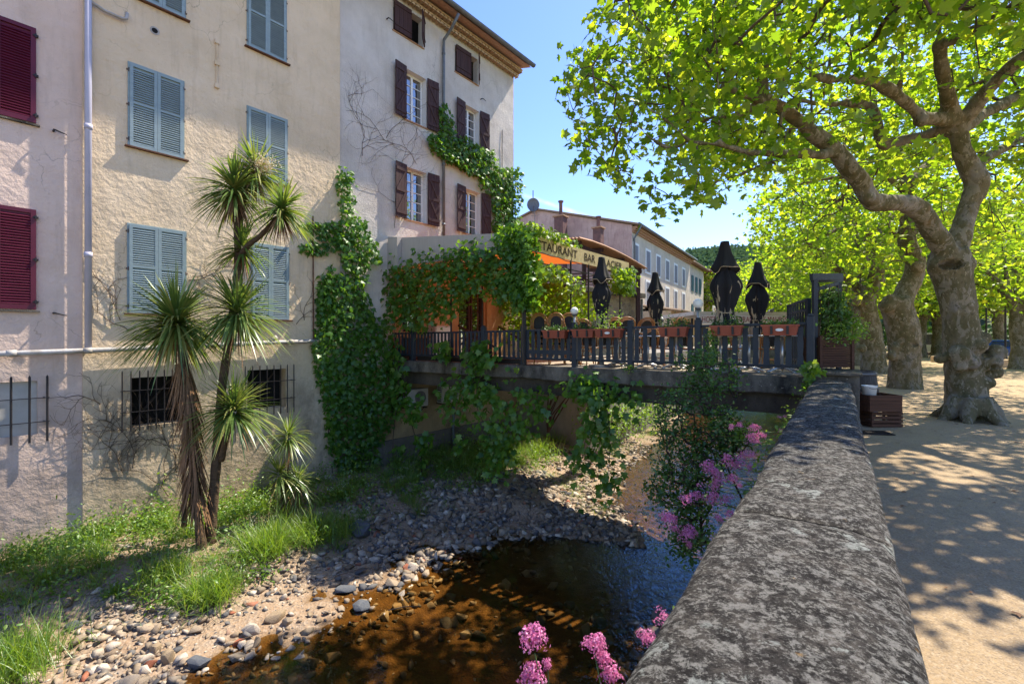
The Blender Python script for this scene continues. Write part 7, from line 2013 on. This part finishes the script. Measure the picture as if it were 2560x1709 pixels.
valerian('valerian clump with the brightest pink heads near the parapet', [(1825, 1150, 5.0, .10), (1846, 1158, 5.0, .10), (1862, 1140, 5.0, .07), (1872, 1170, 5.0, .06), (1880, 1140, 4.9, .06)], wallroot(4.9, .2), 8, 150, lf=90)
valerian('valerian clump of tall pink heads close below the bridge', [(1889, 1072, 5.8, .09), (1895, 1095, 5.8, .12), (1880, 1090, 5.8, .09), (1850, 1062, 5.9, .06), (1828, 1066, 5.9, .06), (1910, 1090, 5.8, .06)], wallroot(5.7, .3), 9, 140, lf=90)
valerian('valerian with small heads farthest along the wall top', [(1958, 1077, 6.2, .06), (1962, 1040, 6.4, .04), (1950, 1042, 6.4, .04)], wallroot(6.2, .3), 10, 110, lf=60)
wp_ = thing('wall_weeds', 'low green weeds sprouting all along the river face of the parapet', 'plant', wallroot(4, -.3))
P = []
for q in range(520):
    Y = rng.uniform(2.0, 7.6); P.append(wallroot(Y, rng.normal() * .22 - .05 + .05 * (Y - 3), abs(rng.normal()) * .14))
P = np.repeat(np.array(P), 5, 0) + rng.normal(size=(2600, 3)) * .04
V, Fc = leafset(P, rup(len(P), .5), rng.uniform(.03, .065, len(P)), OVAL); np_mesh('leaves', V, Fc, M['weed'], wp_)
b = MB()
for q in range(60):
    p = wallroot(rng.uniform(2.0, 7), rng.normal() * .15); d = np.array([*LW, 0]) * rng.uniform(.1, .35) + [0, 0, rng.uniform(.05, .25)]; b.tube([p, p + d * .6, p + d], [.004, .003, .002], 4)
b.build('stem', M['stem'], wp_)

# ------------------------------------------------------------------ bank vegetation
def ground(a, w): return R(a, w, float(bed_z(np.array([a]), np.array([w]), False)[0]))
def tuft(label, u, v, z, n, L, seed, mat='grassblade', wd=.012, spread=.12):
    rr = np.random.default_rng(seed); p = onz(u, v, z); a, w = aw(p); p = ground(a, w) - [0, 0, .03]
    D = rr.normal(size=(n, 3)) * .48; D[:, 2] = 1.0
    V, Fc = blades(p + rr.normal(size=(n, 3)) * np.array([spread, spread, .01]), D, L * rr.uniform(.5, 1.1, n), wd, rr.uniform(.12, .6, n), 5, rr)
    ob = np_mesh('sedge_clump', V, Fc, M[mat]); V_ = None
    return tag(ob, label, 'grass clump', 'sedge clumps on the bank')
tuft('big arching sedge clump just right of the cabbage tree foot', 660, 1370, -2.6, 1100, 1.05, 1, spread=.22)
tuft('yellowish sedge clump in front of the cabbage tree foot', 520, 1470, -2.7, 1000, .85, 2, spread=.2)
tuft('sedge clump left of the cabbage tree, above the stones', 420, 1450, -2.7, 700, .75, 3, spread=.18)
tuft('tall sedge clump in the bottom left corner', 20, 1650, -2.75, 800, 1.1, 4, spread=.25)
tuft('low sedge clump among pebbles below the weeds', 285, 1500, -2.75, 120, .35, 5, spread=.06)
tuft('shaded sedge clump between the two cabbage trees', 770, 1340, -2.65, 800, .95, 6, spread=.25)
tuft('dark shaded sedge clump before the boulder', 830, 1330, -2.7, 700, .85, 7, spread=.25)
tuft('shaded sedge clump by the drainpipe foot under the bridge', 1160, 1180, -2.6, 520, 1.0, 8, spread=.25)
tuft('sunlit sedge clump under the hanging vine', 1285, 1160, -2.6, 420, .8, 9, spread=.2)
tuft('tall dark sedge clump on the far bank gravel', 1350, 1135, -2.6, 460, 1.0, 10, spread=.25)
tuft('pale sedge clump farthest under the bridge', 1440, 1080, -2.6, 380, .9, 11, spread=.3)
tuft('sedge clump beside the dry reddish shrub', 1400, 1105, -2.6, 380, .9, 12, spread=.3)
# weeds and grass along the house foot: too many to count
rr8 = np.random.default_rng(18)
def bank_ok(a, w):
    ws = float(np.interp(a, SH_A, SH_W)); wh = 11.2 - .0735 * a
    f = (w - ws) / (wh - ws)
    return w < wh - .08, f
P = []; D = []; L = []; WP = []
def put(p, d, l): P.append(p); D.append(d); L.append(l)
n_c = 0
while n_c < 330:                                  # tussocks with bare soil between them
    a = rr8.uniform(-10.5, 4.5); w = rr8.uniform(7.6, 11.8); ok, f = bank_ok(a, w)
    if not ok or rr8.random() > np.interp(f, [.28, .42, .7, 1], [0, .55, 1, .9]): continue
    g = ground(a, w) - [0, 0, .02]; n_c += 1
    h = rr8.uniform(.25, .62) * (1.3 if f > .6 else .9)
    if rr8.random() < .6:
        for q in range(int(rr8.uniform(50, 110))):
            d = rr8.normal(size=3) * .62; d[2] = 1; put(g + rr8.normal(size=3) * [.07, .07, 0], d, h * rr8.uniform(.6, 1.3))
    else:
        m = int(rr8.uniform(90, 190)); rad = rr8.uniform(.13, .28)
        WP.append(g + np.stack([rr8.normal(size=m) * rad, rr8.normal(size=m) * rad * .8, np.abs(rr8.normal(size=m)) * h * .55], 1))
for q in range(5200):                              # thin loose grass
    a = rr8.uniform(-10.5, 4.5); w = rr8.uniform(7.6, 11.8); ok, f = bank_ok(a, w)
    if ok and rr8.random() < np.interp(f, [.3, .5, 1], [0, .6, 1]):
        d = rr8.normal(size=3) * .5; d[2] = 1; put(ground(a, w) - [0, 0, .02], d, rr8.uniform(.08, .32))
P = np.array(P); D = np.array(D); L = np.array(L); n = len(P)
V, Fc = blades(P, D, L, .0105, rr8.uniform(.1, .6, n), 4, rr8)
tag(np_mesh('grass', V, Fc, M['grassblade']), 'loose grass and tussocks along the foot of the houses', 'grass', None, 'stuff')
WP = np.vstack(WP); V, Fc = leafset(WP, rup(len(WP), .8, rr8), rr8.uniform(.03, .085, len(WP)), OVAL, rr8)
tag(np_mesh('ground_cover', V, Fc, M['weed']), 'leafy weeds mixed through the grass by the houses', 'weeds', None, 'stuff')
N2 = 900; P = []
while len(P) < N2:
    a = rr8.uniform(.8, 14); ws = np.interp(a, SH_A, SH_W); w = ws + rr8.uniform(.4, 4.0)
    if mnoise.noise((a * .9, w * .9, 2.0)) > .08 and w < 10.5: P.append(ground(a, w) - [0, 0, .02])
P = np.repeat(np.array(P), 9, 0); n = len(P); d = rr8.normal(size=(n, 3)) * .6; d[:, 2] = 1
V, Fc = blades(P + rr8.normal(size=(n, 3)) * np.array([.09, .09, 0]), d, rr8.uniform(.1, .26, n), .009, .4, 3, rr8)
tag(np_mesh('gravel_grass', V, Fc, M['grassblade']), 'thin grass on the sunlit gravel bar past the bridge', 'grass', None, 'stuff')
for label, polyc, hgt, mat, n in (('leafy bright weeds at the foot of the rose house', (150, 1400), .3, 'weed', 900), ('bushy green weed by the left wall foot', (250, 1360), .38, 'weed', 1000), ('tall leafy weed left of the cabbage tree foot', (370, 1330), .36, 'weed', 900), ('yellowing weeds at the far left of the bank', (50, 1420), .32, 'weed', 800), ('broad-leaved pale weed right behind the cabbage tree', (610, 1290), .25, 'weed', 420)):
    q = onz(*polyc, -2.5); a, w = aw(q); g0 = ground(a, w); t = thing('weed_plant', label, 'plant', g0, 'leafy weeds along the house foot')
    P = g0 + np.stack([rr8.normal(size=n) * .3, rr8.normal(size=n) * .2, np.abs(rr8.normal(size=n)) * hgt * .6], 1)
    V, Fc = leafset(P, rup(n, .8, rr8), rr8.uniform(.03, .075, n), OVAL, rr8); np_mesh('foliage', V, Fc, M[mat], t)
    b = MB()
    for s in range(16):
        p = g0 + [rnd.gauss(0, .2), rnd.gauss(0, .15), -.02]; b.tube([p, p + [rnd.uniform(-.06, .06), 0, hgt * .6], p + [rnd.uniform(-.1, .1), 0, hgt * 1.1]], [.006, .005, .003], 4)
    b.build('stem', M['stem'], t)
wf = thing('white_flowers', 'lacy white flowers in the dark weeds below the ivy', 'flower', onz(860, 1260, -2.5))
for u, v in ((820, 1190), (850, 1210), (870, 1180), (830, 1220), (1000, 1190), (1015, 1170)):
    P = cloud(46, onz(u, v, -2.1), (.09, .09, .02), rr8); V, Fc = leafset(P, rup(len(P), 1.5, rr8), .022, STAR, rr8); np_mesh('flower_head', V, Fc, M['whitepetal'], wf)
b = MB()
for u, v in ((820, 1190), (850, 1210), (870, 1180), (830, 1220), (1000, 1190), (1015, 1170)):
    c = onz(u, v, -2.1); b = MB(); b.tube([c - [0, 0, .5], c], [.004, .003], 4); b.build('stem', M['stem'], wf)

# ------------------------------------------------------------------ stones
rs9 = np.random.default_rng(77)
def ico(sub):
    import bmesh
    bm = bmesh.new(); bmesh.ops.create_icosphere(bm, subdivisions=sub, radius=1.0)
    V = np.array([v.co[:] for v in bm.verts]); Fc = np.array([[v.index for v in f.verts] for f in bm.faces]); bm.free(); return V, Fc
I1, I2, I3 = ico(1), ico(2), ico(3)
def rockshape(I, seed, ang=.35):
    V, Fc = I; V = V.copy(); r = np.random.default_rng(seed)
    for k in range(12):                       # slice flat facets off a ball
        n = norm(r.normal(size=3)); d = r.uniform(.38, .85); q = V @ n; V -= np.outer(np.maximum(q - d, 0), n) * (1 - ang * .3)
    V += np.array([mnoise.noise_vector((v[0] * 1.6 + seed, v[1] * 1.6, v[2] * 1.6))[:] for v in V]) * .12
    return V, Fc
def hullrock(k, seed, bev):
    import bmesh
    r = np.random.default_rng(seed); bm = bmesh.new()
    P = norm(r.normal(size=(k, 3))) * r.uniform(.72, 1.0, (k, 1)); P[:, 2] *= r.uniform(.75, 1.0)
    for p in P: bm.verts.new(p)
    o = bmesh.ops.convex_hull(bm, input=bm.verts)
    for v in [v for v in bm.verts if not v.link_faces]: bm.verts.remove(v)
    if bev:
        bmesh.ops.bevel(bm, geom=bm.edges[:], offset=bev, segments=2, profile=.5, affect='EDGES', clamp_overlap=True)
    bmesh.ops.triangulate(bm, faces=bm.faces[:]); bm.verts.index_update()
    V = np.array([v.co[:] for v in bm.verts]); Fc = np.array([[v.index for v in f.verts] for f in bm.faces]); bm.free()
    return V, Fc
SM = [hullrock(11, s, 0) for s in range(10)]; BG = [hullrock(13, 100 + s, .07) for s in range(10)]; HG = [hullrock(17, 200 + s, .06) for s in range(14)]
def rotm(n, r, tilt=.4):
    out = []
    for _ in range(n):
        out.append(np.array((Matrix.Rotation(r.uniform(0, 6.28), 3, 'Z') @ Matrix.Rotation(r.normal() * tilt, 3, 'X') @ Matrix.Rotation(r.normal() * tilt, 3, 'Y'))))
    return out
def stone_density(a, w):
    ws = float(np.interp(a, SH_A, SH_W)); d = w - ws; wh = 11.2 - .0735 * a
    if w > wh - .1: return 0
    if d < 0:
        x = .34 if d > -.7 else .05
        if -3.6 < a < -1.0 and .4 < w < 2.6: x = .5
        if a > .2: x = .10
        return x
    f = d / (wh - ws)
    x = np.interp(f, [0, .1, .45, .6, .8], [.8, 1.0, .9, .35, .1])
    x *= .25 + 1.1 * max(0.0, min(1.0, .5 + 1.6 * mnoise.noise((a * .9, w * .9, 8.1))))   # sorted patches
    if -6.4 < a < -3.8 and d < 1.1: x *= .30         # bare silt strip
    return x
cand = []
while len(cand) < 15500:
    a = rs9.uniform(-9.8, 9.5); w = rs9.uniform(.2, 11.5)
    if rs9.random() < stone_density(a, w) * (1.0 if a < 3 else .6): cand.append((a, w))
cand = np.array(cand); size = np.clip(rs9.lognormal(-3.2, .72, len(cand)), .013, .16)
size = np.where((cand[:, 0] > -4.2) & (cand[:, 0] < 1.5) & (rs9.random(len(cand)) < .5), np.clip(size * 2.1, .013, .17), size)
zc = bed_z(cand[:, 0], cand[:, 1])
pos = np.array([R(a, w, z) for (a, w), z in zip(cand, zc)])
dist = np.linalg.norm(pos - [0, 0, EYE], axis=1); app = size / dist
order = np.argsort(-app); big = order[:230]; rest = order[230:]
Vs, Fs, b0 = [], [], 0
rots = rotm(200, rs9)
for i in rest:
    V, Fc = SM[i % 10]; s = size[i]; sc = np.array([1.0, rs9.uniform(.5, .95), rs9.uniform(.28, .65)]) * s
    P = (V * sc) @ rots[i % 200].T + pos[i] + [0, 0, s * .14]
    Vs.append(P); Fs.append(Fc + b0); b0 += len(V)
ob = np_mesh('pebbles', np.vstack(Vs), np.vstack(Fs), M['stone'], None, False); tag(ob, 'countless small pebbles on the stream bed', 'pebbles', None, 'stuff')
meshes = []
for V, Fc in BG:
    ob = np_mesh('river_stone', V, Fc, M['stone'], None, False); meshes.append(ob.data); bpy.data.objects.remove(ob)
for n, i in enumerate(big):
    s = size[i]; ob = bpy.data.objects.new('river_stone', meshes[n % 10]); COL.objects.link(ob)
    ob.location = tuple(pos[i] + [0, 0, s * .16]); ob.scale = (s, s * rs9.uniform(.6, .95), s * rs9.uniform(.4, .75)); ob.rotation_euler = (rs9.normal() * .35, rs9.normal() * .35, rs9.uniform(0, 6.28))
    wet = cand[i, 1] < np.interp(cand[i, 0], SH_A, SH_W)
    if wet: tag(ob, 'fist-sized stone lying in the shallow water of the stream', 'stone', 'stones standing in the water')
    elif cand[i, 0] > -.2: tag(ob, 'pale stone on the sunlit gravel bar by the bridge', 'stone', 'stones on the gravel bar by the bridge')
    else: tag(ob, 'loose stone on the gravel bank below the houses', 'stone', 'stones on the near gravel bank')
# boulders told apart one by one: u, v, z, sizes, turn, colour, label
def bm_(n, c1, c2): return plain(n, c1, c2, 7, .9, .6, 22, bd=.03)
B_slate, B_tan, B_pale, B_red = bm_('slate_boulder', (.085, .095, .115), (.13, .135, .14)), bm_('tan_boulder', (.36, .27, .17), (.24, .18, .12)), bm_('pale_boulder', (.5, .43, .35), (.36, .3, .24)), bm_('brick_red', (.34, .10, .05), (.28, .08, .04))
for k, (u, v, z, sx, sy, sz_, rz, m, lab) in enumerate((
    (900, 1318, -2.72, .36, .30, .30, .3, B_slate, 'largest dark boulder at the edge of the shaded sedge'),
    (862, 1463, -2.9, .26, .17, .10, .2, B_slate, 'flat slate-blue slab at the water margin'),
    (903, 1515, -2.98, .23, .15, .13, .1, B_slate, 'grey pointed boulder right at the shore of the dark pool'),
    (1030, 1418, -2.95, .17, .14, .13, 0, B_pale, 'round pale grey boulder at the pool edge'),
    (1080, 1443, -3.0, .10, .07, .05, .4, B_pale, 'small pale oval stone in the pool, by the round grey boulder'),
    (692, 1528, -2.85, .22, .12, .13, .95, B_tan, 'angular tan block lying on the silt strip'),
    (628, 1563, -2.88, .17, .12, .12, .1, B_pale, 'pale lumpy boulder next to the tan block'),
    (596, 1590, -2.88, .10, .04, .08, 1.0, B_red, 'broken piece of red roof tile on the silt'),
    (418, 1632, -2.86, .12, .10, .19, .2, B_tan, 'upright squarish tan stone at the lower left'),
    (390, 1612, -2.86, .09, .08, .14, .7, B_tan, 'tan stone leaning against the upright squarish one'),
    (500, 1640, -2.88, .19, .15, .12, .3, B_slate, 'blunt grey-brown boulder between the tile and the upright stone'),
    (185, 1565, -2.8, .15, .12, .12, .2, B_slate, 'dark rounded stone in the lower left pebbles'),
    (1180, 1597, -3.0, .075, .06, .05, .2, B_pale, 'lone mottled stone in the middle of the dark pool'),
    (1025, 1510, -3.0, .09, .06, .07, .5, B_pale, 'small whitish stone with sticks in the pool'),
    (1270, 1170, -2.72, .24, .18, .2, .3, B_pale, 'sunlit pale boulder below the hanging vine'),
    (1312, 1175, -2.72, .25, .2, .18, .9, B_tan, 'sunlit boulder next to the pale one on the gravel bar'),
    (1330, 1275, -2.85, .24, .14, .11, .2, B_slate, 'long dark stone on the shadow edge of the bar'),
    (1500, 1533, -3.0, .17, .12, .13, .3, B_slate, 'largest dark stone of the heap at the foot of the parapet'),
    (1570, 1530, -2.98, .13, .1, .1, .9, B_slate, 'dark stone in the middle of the heap below the parapet'),
    (1555, 1560, -3.0, .09, .07, .08, .1, B_slate, 'lower dark stone of the heap below the parapet'),
    (1640, 1500, -2.9, .13, .11, .11, .6, B_slate, 'dark stone of the heap nearest the parapet'))):
    p = onz(u, v, z); a, w = aw(p); p[2] = min(p[2], float(bed_z(np.array([a]), np.array([w]))[0]) + sz_ * .35)
    V, Fc = HG[k % 14]; ob = np_mesh('boulder', V, Fc, m, None, False); ob.location = tuple(p); ob.scale = (sx, sy, sz_); ob.rotation_euler = (.1 * (k % 3 - 1), .08, rz)
    tag(ob, lab, 'boulder', 'boulders in the stream bed')
# driftwood sticks
for k, (u, v, ang, L, lab) in enumerate(((880, 1430, .5, .6, 'thin dry stick across the stones by the slate slab'), (610, 1600, .7, .5, 'dry stick lying on the silt'), (445, 1500, 2.4, .6, 'bent stick among the lower left pebbles'), (1010, 1520, .2, .5, 'green-tinged stick floating by the whitish stone'))):
    p = onz(u, v, -2.86); d = np.array([math.cos(ang), math.sin(ang), 0]); b = MB(); b.tube([p - d * L / 2, p + [0, 0, .03], p + d * L / 2 + [0, 0, .01]], [.008, .007, .004], 5)
    tag(b.build('stick', M['twig'], None, True, origin=p), lab, 'stick', 'dry sticks on the stream bed')
# fallen leaves on the promenade
P = []; 
for q in range(220):
    a = rs9.uniform(-7, 9); w = -.6 - abs(rs9.normal()) * 2.4; P.append(R(a, w, .012))
V, Fc = leafset(P, np.array([[0, 0, 1.0]]) + rs9.normal(size=(220, 3)) * .2, rs9.uniform(.02, .065, 220), LOBE3, rs9)
tag(np_mesh('fallen_leaves', V, Fc, M['deadleaf']), 'scattered dry leaves and bark flakes on the gravel', 'leaf litter', None, 'stuff')
